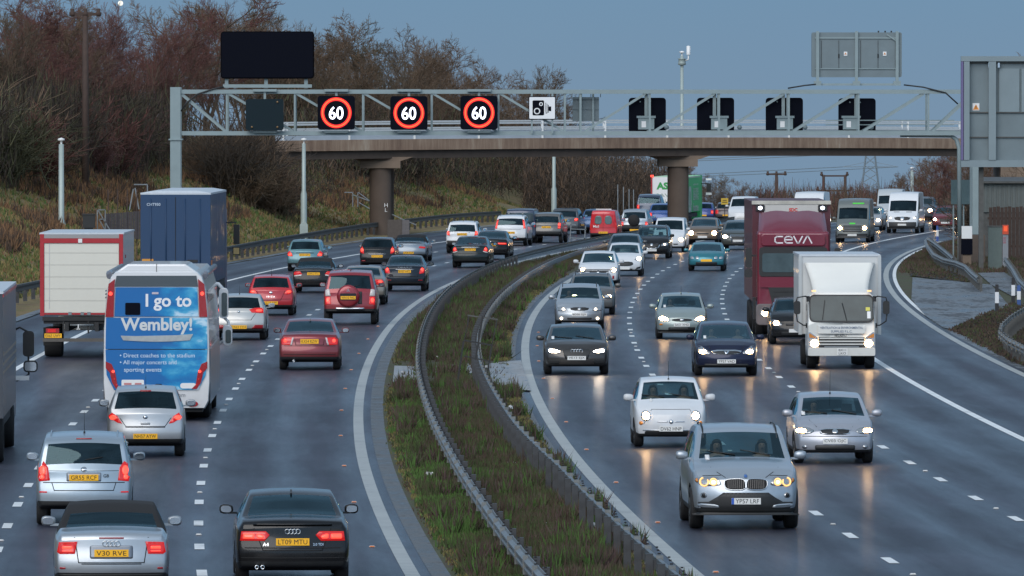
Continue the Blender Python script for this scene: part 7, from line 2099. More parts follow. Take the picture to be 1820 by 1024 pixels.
    for sx in (-1, 1):
        m = MB(); vs = []; n = 70
        for i in range(n + 1):
            y = .1 + (L - .1) * i / n; o_ = sx * (hw + .015 * math.sin(i * 1.9) + .01 * math.sin(i * .7)); vs += [(o_, y, zb), (o_, y, zt)]
        m.add(vs, [(2 * i, 2 * i + 2, 2 * i + 3, 2 * i + 1) for i in range(n)], 0, True); m.build('curtain', M_BLUEC, r)
        m = MB(); m.box((sx * (hw - .03), L / 2, .80), (.04, L * .72, .55)); m.build('side_skirt', M_CHAS, r)
    m = MB(); m.box((0, L / 2, 1.05), (2 * hw - .1, L - .1, .2)); m.build('chassis', M_CHAS, r)
    M_PALEB = simple('pale_blue_lettering', (.42, .5, .6), .5)
    words(r, 'CHT950', -.80, -.045, zt - .36, .50, -1, M_PALEB, bold=.02)
    m = MB(); m.box((-1.02, -.02, 1.98), (.42, .02, .14)); m.box((.62, -.02, 1.97), (.38, .02, .10), 1); m.build('reflective_board', [simple('orange_board', (.6, .26, .03), .5), M_CHAS], r)
    underrun(r, 2.4, .1); 
    for sx in (-1, 1): m = MB(); m.box((sx * .9, .02, .95), (.5, .05, .14)); m.build('tail_light', M_TAIL, r)
    tw(r, (2.2, 3.5, 4.8), 1.25, .50, dual=True); tw(r, (12.6,), 1.25, .5)
    for zz, c in ((2.35, M_AMBERDK),): m = MB(); m.box((hw + .02, .4, zz - .6), (.05, .1, .5)); m.build('side_marker', simple('orange_marker', (.7, .25, .05), .5), r)
    m = MB(); m.box((0, L + 1.5, 2.2), (2.4, 2.2, 3.2)); bevel_obj(m.build('cab', simple('cab_dark_blue', (.012, .04, .12), .35), r), .15)
    m = MB(); m.box((1.6, L + 1.6, 2.75), (.22, .3, .75)); m.box((1.6, L + 1.6, 2.12), (.28, .3, .30)); m.bar((1.2, L + 1.6, 3.2), (1.6, L + 1.6, 3.2), .05); m.build('door_mirror', M_TRIM, r)
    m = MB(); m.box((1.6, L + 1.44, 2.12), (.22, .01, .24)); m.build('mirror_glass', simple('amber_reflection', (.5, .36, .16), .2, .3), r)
    # ---- lorry cut by the left edge
    D = 193.0
    r = vroot('box_lorry', 'lorry cut off by the left edge with a big black mirror on its right side', 'lorry', -120, D, 'rear', OUT, heading=-.030)
    r.location.x = -11.90
    m = MB(); m.box((0, 5.8, 2.30), (2.5, 11.6, 2.6)); m.build('box_body', dirtymat('grey_blue_side', (.035, .045, .06), .2, .4), r)
    m = MB(); m.box((0, 5.8, 3.63), (2.52, 11.65, .05)); m.build('roof', simple('roof_pale', (.5, .54, .58), .4, var=.15), r)
    m = MB(); m.box((1.262, 5.8, 3.57), (.02, 11.6, .07)); m.build('red_stripe', RED, r)
    m = MB()
    for i in range(24):
        for j in range(3): m.box((1.256, .5 + i * .48, 1.95 + j * .18), (.012, .3, .05))
    m.build('side_pattern', simple('pattern_tan', (.28, .24, .20), .6), r)
    m = MB(); m.box((0, 5.8, .85), (2.3, 11.4, .3)); m.build('chassis', M_CHAS, r)
    m = MB(); m.box((0, 12.9, 1.9), (2.4, 2.1, 2.7)); bevel_obj(m.build('cab', simple('cab_grey', (.12, .14, .17), .4), r), .12)
    tw(r, (2.0, 11.0), 1.22, .48, dual=True)
    ym = 13.2
    m = MB(); m.tube([(1.2, ym, 2.55), (1.30, ym, 2.60), (1.48, ym, 2.50)], .022, 6); m.tube([(1.48, ym, 2.5), (1.50, ym, 1.55), (1.22, ym, 1.40)], .022, 6); m.build('mirror_arm', M_TRIM, r)
    rb = MB(); rb.prism(rr(1.37, 1.95, 1.62, 2.52, .08), ym - .09, ym + .09); rb.build('door_mirror', M_TRIM, r)
    rb = MB(); rb.prism(rr(1.38, 1.60, 1.70, 1.86, .08), ym - .08, ym + .08); rb.build('door_mirror', M_TRIM, r)
    rb = MB(); rb.prism(rr(1.41, 1.63, 1.67, 1.83, .06), ym - .10, ym - .082); rb.build('mirror_glass', M_MGLASS, r)
    m = MB(); m.box((1.36, ym - .05, 1.47), (.30, .1, .10)); m.build('kerb_mirror', M_WHITE, r)
    # ---- coach
    s = 74.0; D = FOC / s
    r = vroot('coach', 'white coach with a blue cloudy advert on its back reading I go to Wembley', 'coach', 278, D, 'rear', OUT, heading=-.012)
    hw = 1.27; L = 12.2
    M_CW = paint('coach_white', (.68, .69, .70), 0, .3, .5)
    M_CG = simple('coach_side_grey', (.16, .17, .20), .3, .2, .4, var=.3, vscale=.7)
    prof = [(-1.16, .28), (-1.25, .45), (-1.28, .9), (-1.27, 2.2), (-1.20, 3.1), (-1.10, 3.45), (-.98, 3.58), (.98, 3.58), (1.10, 3.45), (1.20, 3.1), (1.27, 2.2), (1.28, .9), (1.25, .45), (1.16, .28)]
    m = MB(); ysn = [(0.0, .985), (.05, .995), (.2, 1), (L - .4, 1), (L, .96)]
    vs = []
    for y, k in ysn: vs += [(a * k, y, 1.9 + (b - 1.9) * k) for a, b in prof]
    n = len(prof); fs = []; 
    for i in range(len(ysn) - 1):
        for k in range(n):
            a = i * n + k; b = i * n + (k + 1) % n; fs.append((a, b, b + n, a + n))
    m.add(vs, fs, 0, False); m.add(vs[:n], [tuple(range(n))]); m.add(vs[-n:], [tuple(range(n - 1, -1, -1))])
    m.build('body', M_CW, r)
    # white roof pod
    m = MB(); m.prism([(-.98, 3.56), (.98, 3.56), (.70, 3.76), (-.70, 3.76)], .08, 4.5); o = m.build('roof_pod', M_CW, r); bevel_obj(o, .05)
    m = MB(); m.box((0, .18, 3.66), (.012, .22, .2)); m.build('roof_seam', M_GAP, r)
    def cloud():
        m_, nt, out = newmat('cloudy_blue_advert'); tc = N(nt, 'TexCoord'); mp = N(nt, 'Mapping'); mp.inputs['Scale'].default_value = (1, 1, 1.8); mp.inputs['Location'].default_value = (3.3, 0, 1.1); nt.links.new(tc.outputs['Object'], mp.inputs[0])
        sp = N(nt, 'SeparateXYZ'); nt.links.new(tc.outputs['Object'], sp.inputs[0])
        a = noise(nt, 1.5, 6, mp.outputs[0], .55, .3)
        gx_ = N(nt, 'MapRange'); gx_.inputs['From Min'].default_value = -.6; gx_.inputs['From Max'].default_value = 1.1; gx_.inputs['To Min'].default_value = -.25; gx_.inputs['To Max'].default_value = .16; nt.links.new(sp.outputs[0], gx_.inputs['Value'])
        f = math_(nt, 'ADD', a.outputs['Fac'], gx_.outputs[0])
        c = ramp(nt, f, [(.40, (.002, .12, .36)), (.56, (.004, .22, .48)), (.66, (.06, .36, .58)), (.72, (.40, .60, .74)), (.8, (.56, .70, .78))])
        p = pr(nt, (.1, .2, .5), .35, 0, .2); nt.links.new(c.outputs[0], p.inputs['Base Color']); nt.links.new(p.outputs[0], out.inputs[0]); return m_
    M_AD = cloud()
    yf = -.004
    slab(r, 'rear_glass_band', [(-1.0, 3.22), (1.0, 3.22), (.96, 3.48), (-.96, 3.48)], yf - .022, .03, simple('dark_band_glass', (.06, .075, .085), .12, 0, .5))
    slab(r, 'advert_panel', [(-1.01, 2.50), (1.01, 2.50), (.98, 3.20), (-.98, 3.20)], yf - .03, .03, M_AD)
    slab(r, 'advert_panel', [(-1.225, 1.72), (1.225, 1.72), (1.21, 2.47), (-1.21, 2.47)], yf - .03, .03, M_AD)
    slab(r, 'advert_panel', soft([(-1.02, .74), (1.0, .74), (1.18, 1.10), (1.225, 1.70), (-1.225, 1.70), (-1.2, 1.10)], 0), yf - .03, .03, M_AD)
    for sx in (-1, 1):
        slab(r, 'upper_lamp_strip', [(sx * 1.03, 2.49), (sx * 1.225, 2.49), (sx * 1.15, 3.28), (sx * 1.00, 3.40)], yf - .05, .03, M_TAILDK)
        m = MB(); m.lathe([(-.075, .001), (-.075, .045)], axis='y', c=(sx * 1.10, 0, 3.05), n=14); m.build('marker_lamp', M_TAILHOT, r)
        p = [(sx * 1.22, 1.42), (sx * 1.08, 1.36), (sx * .99, 1.15), (sx * .94, .86), (sx * .84, .76), (sx * .97, .76), (sx * 1.07, .92), (sx * 1.12, 1.15), (sx * 1.22, 1.26)]
        o = slab(r, 'tail_light', p, yf - .05, .03, M_TAILDK)
        for z, x, q in ((1.18, 1.04, .035), (1.0, 1.01, .02), (.86, .96, .02)):
            m = MB(); m.lathe([(-.075, .001), (-.075, q)], axis='y', c=(sx * x, 0, z), n=12); m.build('lamp_bulb', M_TAILHOT if q > .03 else M_TAIL, o)
        slab(r, 'reflector', ell(sx * .86, .40, .14, .07), yf - .02, .03, M_TAILDK)
    W_ = simple('advert_lettering', (.72, .73, .75), .5); yt = yf - .034
    words(r, 'I go to', .29, yt, 2.84, 1.10, -1, W_, bold=.025); words(r, 'Wembley!', .0, yt, 2.27, 1.72, -1, simple('silver_lettering', (.58, .60, .60), .4), bold=.03)
    W2 = simple('pale_blue_text', (.50, .62, .74), .5)
    words(r, '• Direct coaches to the stadium', .02, yt, 1.565, 1.80, -1, W2, bold=.006); words(r, '• All major concerts and', -.20, yt, 1.385, 1.36, -1, W2, bold=.006); words(r, 'sporting events', -.33, yt, 1.205, .90, -1, W2, bold=.006)
    slab(r, 'rear_camera_box', rr(-.75, 2.54, -.39, 2.83, .03), yf - .05, .0, M_SCREEN)
    slab(r, 'flag_badge', rr(-.11, 3.035, .05, 3.085, .01), yf - .04, .0, simple('flag_pale', (.5, .45, .5), .5))
    slab(r, 'engine_grille', [(-.86, 2.04)] + [(-.80 + 1.6 * k / 10, 1.93 - .035 * math.sin(PI * k / 10)) for k in range(11)] + [(.88, 2.08), (.5, 2.05), (-.5, 2.03)], yf - .05, .0, simple('silver_handle', (.42, .43, .42), .35, .5, var=.3, vscale=9))
    slab(r, 'notice_label', rr(-.84, .76, -.30, .98, .03), yf - .038, .0, M_WHITE); slab(r, 'notice_label', rr(.57, .77, .95, .90, .06), yf - .038, .0, M_WHITE)
    for z, x0, x1 in ((.88, -.78, -.60), (.88, -.52, -.36)): m = MB(); m.box(((x0 + x1) / 2, yf - .042, z), (x1 - x0, .004, .05)); m.build('label_print', simple('label_red', (.5, .2, .2), .5), r)
    slab(r, 'tow_recess', rr(-.03, .80, .13, .88, .02), yf - .04, .0, M_SCREEN)
    words(r, '.com', .56, yf - .005, .60, .26, -1, simple('grey_lettering', (.22, .24, .26), .5), bold=.01)
    m = MB(); m.box((0, .02, 1.71), (2.34, .07, .012)); m.build('panel_seam', M_GAP, r)
    # sides: stripes, window band
    for sx in (-1, 1):
        m = MB(); vs = [];
        for y in (.35, L - .5):
            for z in (1.75, 3.05): vs.append((sx * (interp(z, [.9, 2.2, 3.1], [1.28, 1.27, 1.20]) + .006), y, z))
        m.add(vs, [(0, 1, 3, 2)]); m.build('side_windows', simple('coach_side_glass', (.03, .04, .05), .08, 0, .5), r)
        m = MB(); m.box((sx * 1.283, 6.1, 1.05), (.01, 11.5, 1.3)); m.build('side_panel', M_CG, r)
        for z in (2.95, 3.03, 3.11):
            m = MB(); m.box((sx * 1.225, .4, z), (.01, .7, .035), 0); m.build('pinstripe', simple('navy_stripe', (.03, .04, .10), .4), r)
        m = MB(); m.tube([(sx * 1.15, .6, 3.45), (sx * 1.17, .9, 3.52), (sx * 1.17, L - 1, 3.52)], .07, 8); m.build('roof_gutter', M_CG, r)
    tw(r, (2.2, 3.6), 1.24, .50, dual=True); tw(r, (9.6,), 1.24, .5)
    m = MB(); m.box((0, 1.5, .30), (2.2, 2.6, .2)); m.build('underbody', M_CHAS, r)
    for (x0, z0, x1, z1) in ((1.26, 2.18, 1.50, 2.96), (1.36, 1.50, 1.60, 2.02)):
        rb = MB(); rb.prism(rr(x0, z0, x1, z1, .10), L - .25, L + .0); bevel_obj(rb.build('door_mirror', M_CW, r), .03)
        rb = MB(); rb.prism(rr(x0 + .07, z0 + .06, x1 - .03, z1 - .12, .05), L - .275, L - .255); rb.build('mirror_glass', simple('dark_mirror', (.10, .12, .12), .1, .6), r)
    m = MB(); m.tube([(1.0, L - .1, 3.1), (1.25, L - .1, 3.05), (1.38, L - .1, 2.9)], .05, 8); m.tube([(1.40, L - .1, 2.2), (1.5, L - .1, 2.1), (1.5, L - .1, 1.7), (1.2, L - .1, 1.5)], .04, 8); m.build('mirror_arm', M_CW, r)
    # ---- green and white trailer beyond the pier
    D = 655.0
    r = vroot('articulated_lorry', 'white and green supermarket trailer partly hidden behind the right bridge pier', 'lorry', 1190, D, 'rear', OUT, heading=.088, z=-.95)
    hw = 1.27; zt = PX(0, 315, D).z + .95; zb = 1.2; L = 13.6
    m = MB(); m.box((0, .03, (zt + zb) / 2), (2 * hw, .08, zt - zb)); m.build('rear_door', M_WHITE, r)
    GR = simple('supermarket_green', (.03, .30, .07), .5); GRL = simple('mid_green_side', (.05, .50, .14), .5, var=.1)
    m = MB(); m.box((0, L / 2 + .1, (zt + zb) / 2), (2 * hw - .02, L - .1, zt - zb - .1)); m.build('box_body', GRL, r)
    m = MB(); m.box((0, L / 2, zt - .03), (2 * hw + .02, L, .12)); m.build('roof', simple('lime_roof', (.42, .60, .40), .5), r)
    for sx in (-1, 1): m = MB(); m.box((sx * (hw + .0), -.02, (zt + zb) / 2), (.10, .08, zt - zb)); m.build('door_frame', RED, r)
    words(r, 'ASDA', 0, -.02, zt - .62, 1.86, -1, GR, h=.52, bold=.05); 
    g2 = simple('grey_green_text', (.25, .33, .28), .5)
    words(r, 'SAVING', 0, -.02, zt - 1.28, 1.95, -1, g2, h=.24, bold=.01); words(r, 'YOU MONEY', 0, -.02, zt - 1.68, 1.95, -1, g2, h=.22, bold=.01); words(r, 'www.asda.com', 0, -.02, zt - 2.25, 1.9, -1, g2, h=.16, bold=.01)
    m = MB(); m.box((-hw + .03, -.03, zt + .08), (.2, .1, .14)); m.build('marker_lamp', M_TAILHOT, r)
    pale = simple('pale_side_print', (.52, .62, .50), .6)
    rot = Matrix.Rotation(PI / 2, 4, 'Z')
    for s_, z, w_, h_, yc in (('ASDA', zt - 1.6, 3.2, 1.9, 2.6), ('GROCERIES', zt - 1.0, 5.6, .34, 8.6), ('SERVING', zt - 1.45, 5.6, .5, 8.6), ('home', zt - 2.2, 5.4, .6, 8.6), ('asda.com', zt - .55, 5.2, .16, 8.6), ('groceries', zt - 3.1, 5.2, .2, 8.6)):
        a, fs, tw_, th = text_mesh(s_, .02); m = MB()
        m.add([(hw + .012, yc + p[0] * w_ / tw_, z + p[1] * h_ / th) for p in a], fs); m.build('side_lettering', pale if s_ != 'ASDA' else M_WHITE, r, fix=False)
    tw(r, (2, 3.3, 4.6), 1.25, .5, dual=True); m = MB(); m.box((0, 6, 1.0), (2.3, 12, .3)); m.build('chassis', M_CHAS, r)
    m = MB(); m.box((1.75, L + 2, 2.9), (.3, .3, .6)); m.box((1.75, L + 2, 3.5), (.4, .3, .12), 1); m.box((1.75, L + 2, 2.45), (.4, .3, .16), 1); m.bar((1.2, L + 2, 3.2), (1.75, L + 2, 3.2), .06); m.build('door_mirror', [M_TRIM, M_WHITE], r)
    m = MB(); m.box((0, L + 1.8, 2.2), (2.4, 2.2, 3.2)); m.build('cab', GRL, r)

    # ---- white box lorry, front view
    D = FOC * CAMH / 456.0
    r = vroot('box_lorry', 'white box lorry facing the camera with a company name under its windscreen', 'lorry', 1496, D, 'front', INC)
    # local: front face at y=0, body towards -y ; +y faces the camera ; local +x is picture left
    WC = paint('lorry_cream_white', (.66, .66, .62), 0, .35, .35)
    def P(pts): return [(-a, b) for a, b in pts]
    hc = .99
    m = MB()
    sec = [(.0, [(-.97, .38), (.97, .38), (.985, .62), (.99, 1.25), (.93, 2.10), (.84, 2.20), (-.84, 2.20), (-.93, 2.10), (-.99, 1.25), (-.985, .62)], 0.0)]
    pr_ = sec[0][1]; vs = []
    rows_ = [(.0, .965, .0), (-.06, .99, .0), (-.25, 1.0, 0), (-1.7, 1.0, 0)]
    for y, k, _ in rows_:
        for a, b in pr_:
            lean = max(0, (b - 1.25)) * .30
            vs.append((a * k, y - lean * (1 if y > -1.5 else 0), b))
    n = len(pr_); fs = []
    for i in range(3):
        for k in range(n): a = i * n + k; b = i * n + (k + 1) % n; fs.append((a, b, b + n, a + n))
    m.add(vs, fs); m.add(vs[:n], [tuple(range(n))]); m.add(vs[-n:], [tuple(range(n - 1, -1, -1))]); o = m.build('cab', WC, r)
    def yl(z): return -max(0, z - 1.25) * .30
    def fslab(name, poly, mat, off=.012, thick=.04, par=None):
        "conformal panel on the cab front, poly in picture x"
        p2, f2 = fill2d(P(poly), .25); vs = [(x, yl(z) + off, z) for x, z in p2]; nb = len(p2); mm = MB(); mm.add(vs, f2)
        ed = {}
        for f in f2:
            for a, b in zip(f, f[1:] + f[:1]): k = (min(a, b), max(a, b)); ed[k] = ed.get(k, 0) + 1
        sk = []; sf = []
        for (a, b), c in ed.items():
            if c == 1: q = len(sk); sk += [vs[a], vs[b], (vs[b][0], vs[b][1] - thick, vs[b][2]), (vs[a][0], vs[a][1] - thick, vs[a][2])]; sf.append((q, q + 1, q + 2, q + 3))
        mm.add(sk, sf); return mm.build(name, mat, par or r)
    fslab('windscreen_rubber', rr(-.93, 1.35, .93, 2.14, .14), M_TRIM, .008)
    gl = fslab('windscreen', rr(-.89, 1.39, .89, 2.10, .12), simple('reflective_windscreen', (.05, .065, .065), .25, 0, 0, .3, var=.6, vscale=1.6), .018)
    m = MB(); m.bar((.55, yl(1.42) + .03, 1.42), (.48, yl(1.95) + .03, 1.98), .018); m.bar((-.15, yl(1.42) + .03, 1.40), (-.02, yl(1.9) + .03, 1.9), .018); m.build('wiper_blades', M_TRIM, r)
    fslab('yellow_sticker', rr(.70, 1.68, .82, 1.78, .01), simple('sticker_yellow', (.6, .55, .08), .5), .024); fslab('white_sticker', rr(.74, 1.46, .84, 1.66, .01), M_WHITE, .024)
    fslab('name_panel', rr(-.68, 1.02, .68, 1.27, .02), WC, .012)
    nm = simple('blue_grey_lettering', (.12, .15, .22), .5)
    words(r, 'VENTILATION & ENVIRONMENTAL', 0, .02, 1.19, 1.24, 1, nm, h=.07, bold=.015); words(r, 'SUPPLIES P.L.C.', 0, .02, 1.085, .62, 1, nm, h=.065, bold=.015)
    words(r, 'ISUZU', .03, .016, .965, .34, 1, M_TRIM, h=.055, bold=.03)
    fslab('grille', [(-.66, .92), (.66, .92), (.66, .60), (-.66, .60)], M_TRIM, .010)
    for z, w_ in ((.885, .64), (.80, .66), (.715, .66), (.64, .5)): fslab('grille_bar', rr(-w_, z - .018, w_, z + .018, .01), WC if z > .7 else M_STEEL, .035)
    for sx in (-1, 1):
        h_ = fslab('headlight', soft([(sx * .66, .62), (sx * .95, .60), (sx * .96, 1.06), (sx * .90, 1.06), (sx * .68, .90)], 0), M_REFL, .014)
        fslab('lamp_bulb', ell(sx * .78, .74, .115, .10), M_HEAD, .03, par=h_); fslab('indicator_lens', [(sx * .72, .90), (sx * .93, .90), (sx * .94, 1.02), (sx * .90, 1.02)], M_AMBERDK, .022, par=h_)
        fslab('bumper_slot', rr(min(sx * .36, sx * .58), .47, max(sx * .36, sx * .58), .54, .02), M_TRIM, .02); fslab('fog_light', rr(min(sx * .74, sx * .90), .47, max(sx * .74, sx * .90), .55, .02), M_REFL, .02)
        m = MB(); a = -sx
        m.tube([(a * .93, -.25, 2.05), (a * 1.05, -.05, 2.1), (a * 1.28, 0, 2.06), (a * 1.31, 0, 1.94)], .02, 6); m.tube([(a * 1.31, 0, 1.60), (a * 1.28, 0, 1.38), (a * 1.10, -.05, 1.26), (a * .97, -.25, 1.26)], .02, 6); m.build('mirror_arm', M_TRIM, r)
        m = MB(); m.prism(rr(min(a * 1.19, a * 1.38), 1.58, max(a * 1.19, a * 1.38), 1.96, .06), -.07, .05); m.build('door_mirror', M_TRIM, r)
        m = MB(); m.box((a * .96, -.22, 2.02), (.09, .1, .16)); m.box((a * .98, -.22, 1.25), (.09, .1, .14)); m.build('mirror_bracket', M_TRIM, r)
        m = MB(); m.box((a * .80, -.1, 2.25), (.12, .1, .05)); m.build('marker_lamp', emis('dim_amber', (1, .5, .2), 1.2), r)
        m = MB(); m.prism_x([(-.55, 1.35), (-1.45, 1.35), (-1.45, 2.08), (-.75, 2.08)], a * .985, a * 1.0); m.build('side_window', simple('cab_side_glass', (.02, .03, .035), .08, 0, .5), r)
    fslab('bumper', rr(-.97, .38, .97, .615, .05), WC, .045, .06); fslab('bumper_slot', rr(-.62, .50, .62, .53, .01), M_TRIM, .052) if False else None
    plates(r, None, -.02, .058, .50, 1, w=.30, h=.20, two=('BX11', 'LKO'))
    tw(r, (-.95,), .98, .38); tw(r, (-4.6,), 1.02, .38, dual=True)
    BX = dirtymat('box_pale', (.58, .60, .60), .25); yb = -1.85; xo = -.02; Lb = 5.4; hb = 1.15
    m = MB(); m.box((xo, yb - Lb / 2, 2.10), (2 * hb, Lb, 2.26)); m.build('box_body', BX, r)
    m = MB(); m.box((xo, yb - Lb / 2, 3.25), (2 * hb + .05, Lb + .05, .06)); m.build('roof', simple('roof_pale', (.5, .54, .58), .4, var=.15), r)
    for sx in (-1, 1): m = MB(); m.box((xo + sx * (hb + .0), yb + .0, 2.10), (.10, .10, 2.3)); m.build('corner_post', simple('corner_alloy', (.46, .48, .48), .4, .3), r)
    m = MB(); m.box((0, -3.6, .80), (1.0, 6, .25)); m.box((0, -.9, .55), (1.7, 1.5, .25)); m.build('chassis', M_CHAS, r)
    # air deflector
    m = MB(); A = [(-1.02, 3.02), (1.02, 3.02)]; vs = []; nx = 12; nz = 8
    for j in range(nz + 1):
        t = j / nz
        for i in range(nx + 1):
            u = -1 + 2 * i / nx; w_ = .80 + .22 * t ** 1.6; z = 2.20 + .84 * t; y = -.42 - 1.36 * (t ** .8) - .30 * u * u * (1 - t)
            vs.append((u * w_, y + .05, z))
    m.add(vs, [(j * (nx + 1) + i, j * (nx + 1) + i + 1, (j + 1) * (nx + 1) + i + 1, (j + 1) * (nx + 1) + i) for j in range(nz) for i in range(nx)], 0, True)
    for sx in (0, nx):
        vv = [vs[j * (nx + 1) + sx] for j in range(nz + 1)]; vv2 = [(a, -1.84, c) for a, b, c in vv]; m.add(vv + vv2, [(j, j + 1, nz + 2 + j, nz + 1 + j) for j in range(nz)])
    m.build('air_deflector', simple('deflector_white', (.72, .71, .66), .4, 0, .2, var=.06, vscale=2), r)
    # ---- red articulated lorry, front view
    D = 303.0
    r = vroot('articulated_lorry', 'maroon articulated lorry with CEVA on its roof fairing behind the white box lorry', 'lorry', 1410, D, 'front', INC)
    CV = paint('ceva_maroon', (.155, .008, .026), .15, .35, .2); CVD = dirtymat('ceva_curtain', (.07, .006, .016), .15, .5)
    m = MB(); m.box((0, -1.15, 2.0), (2.36, 2.2, 3.0)); o = m.build('cab', CV, r); bevel_obj(o, .10, 3)
    # fairing
    m = MB(); vs = []; nx, nz = 12, 8
    for j in range(nz + 1):
        t = j / nz
        for i in range(nx + 1):
            u = -1 + 2 * i / nx; w_ = 1.14 - .06 * t; z = 3.38 + .72 * t + .05 * (1 - u * u) * t - .06 * math.cos(u * PI * 2) * t * .4; vs.append((u * w_, -.25 - 1.5 * t ** 1.2 - .25 * u * u + .12 * math.sin(PI * t) * (1 - u * u), z))
    m.add(vs, [(j * (nx + 1) + i, j * (nx + 1) + i + 1, (j + 1) * (nx + 1) + i + 1, (j + 1) * (nx + 1) + i) for j in range(nz) for i in range(nx)], 0, True)
    for sx in (0, nx):
        vv = [vs[j * (nx + 1) + sx] for j in range(nz + 1)]; vv2 = [(a, -2.2, c) for a, b, c in vv]; m.add(vv + vv2, [(j, j + 1, nz + 2 + j, nz + 1 + j) for j in range(nz)])
    m.build('roof_fairing', CV, r)
    m = MB(); m.prism(rr(-1.05, 3.02, 1.05, 3.42, .10), -.35, .06); bevel_obj(m.build('sun_visor', CV, r), .03)
    m = MB(); m.box((0, -.62, 3.55), (.9, .12, .06)); m.build('fairing_slot', M_GAP, r)
    m = MB()
    # CEVA logotype drawn with strokes
    def letter(pts, w=.042): 
        for q in stroke(pts, w): m.prism([(-(a), b) for a, b in q], .062, .072)
    z0, z1 = 3.12, 3.33; x = -.60
    letter([(x + .24, z1), (x + .06, z1), (x, z1 - .05), (x, z0 + .05), (x + .06, z0), (x + .24, z0)])
    x = -.28; letter([(x + .02, (z0 + z1) / 2), (x + .24, (z0 + z1) / 2), (x + .24, z1 - .05), (x + .18, z1), (x + .06, z1), (x, z1 - .05), (x, z0 + .05), (x + .06, z0), (x + .24, z0)])
    x = .02; letter([(x, z1), (x + .11, z0), (x + .16, z0), (x + .27, z1)])
    x = .33; letter([(x, z0), (x + .11, z1), (x + .16, z1), (x + .27, z0)]); 
    m.build('lettering', simple('ceva_white', (.72, .68, .70), .5), r)
    for sx in (-1, 1): m = MB(); m.box((sx * .98, .0, 3.22), (.1, .1, .05)); m.build('marker_lamp', M_AMBER, r)
    m = MB(); m.prism(rr(-1.12, 2.02, 1.12, 2.98, .10), -.03, .012); m.build('windscreen_rubber', M_TRIM, r)
    m = MB(); m.prism(rr(-1.02, 2.16, 1.02, 2.78, .08), -.02, .022); m.build('windscreen', simple('ceva_windscreen', (.06, .09, .10), .25, 0, 0, .3, var=.5, vscale=1.8), r)
    m = MB(); m.prism(rr(-1.1, 1.66, 1.1, 2.0, .04), -.02, .02); m.build('front_panel', CV, r)
    m = MB(); m.prism([(-.82, 1.66), (.82, 1.66), (.66, 1.02), (-.66, 1.02)], -.02, .03); m.build('grille', M_TRIM, r)
    for z in (1.2, 1.36, 1.52): m = MB(); m.box((0, .035, z), (1.3, .02, .03)); m.build('grille_bar', M_CHAS, r)
    m = MB(); m.prism(rr(-1.22, .42, 1.22, 1.12, .12), -.5, .04); bevel_obj(m.build('bumper', simple('dusty_bumper', (.13, .11, .11), .6, var=.3), r), .05)
    for sx in (-1, 1):
        m = MB(); m.prism(rr(min(sx * .72, sx * 1.08), .72, max(sx * .72, sx * 1.08), .94, .05), .03, .05); o = m.build('headlight', M_REFL, r)
        m = MB(); m.prism(ell(sx * .92, .82, .12, .10), .05, .06); m.build('lamp_bulb', M_HEAD, o)
        m = MB(); m.prism(rr(min(sx * 1.36, sx * 1.56), 2.30, max(sx * 1.36, sx * 1.56), 2.95, .06), -.35, -.1); m.prism(rr(min(sx * 1.34, sx * 1.60), 1.98, max(sx * 1.34, sx * 1.60), 2.26, .08), -.35, -.1); m.bar((sx * 1.2, -.2, 2.7), (sx * 1.4, -.2, 2.7), .06); m.build('door_mirror', M_TRIM, r)
    plates(r, None, 0, .055, .55, 1)
    yb = -2.6; zt = 4.44
    m = MB(); m.box((0, yb - 6.8, (zt + 1.15) / 2), (2.58, 13.6, zt - 1.15)); m.build('curtain_body', CVD, r)
    m = MB(); m.box((0, yb + .02, zt - .02), (2.62, .10, .12)); m.build('header_rail', simple('header_cream', (.45, .43, .38), .6, var=.5, vscale=3), r)
    m = MB(); m.box((0, yb + .02, zt - .44), (1.80, .06, .74)); m.build('headboard', dirtymat('headboard_white', (.55, .53, .50), .5), r)
    words(r, 'SDC', -.06, yb + .06, zt - .26, .28, 1, simple('sdc_red', (.55, .02, .02), .5), bold=.04)
    for sx in (-1, 1):
        m = MB(); m.box((sx * 1.03, yb + .04, zt - .20), (.30, .08, .18)); o = m.build('lamp_bracket', M_TRIM, r)
        m = MB(); m.prism(ell(sx * 1.03, zt - .20, .07, .06), yb + .085, yb + .095); m.build('marker_lamp', emis('cold_marker', (.75, .8, 1), 5), o)
    m = MB(); m.box((0, yb - 5, 1.0), (2.3, 12, .3)); m.build('chassis', M_CHAS, r)
    for x in (-1.25, 1.25): m = MB(); m.box((x, -1.5, .95), (.08, 1.5, .7)); m.build('wheel_arch', M_TRIM, r)
    tw(r, (-1.4,), 1.22, .50); tw(r, (-5.0, -11, -12.3, -13.6), 1.24, .50, dual=True)
RED = simple('lorry_red', (.36, .012, .02), .4, 0, .3, var=.2)
build_cars()
build_trucks()
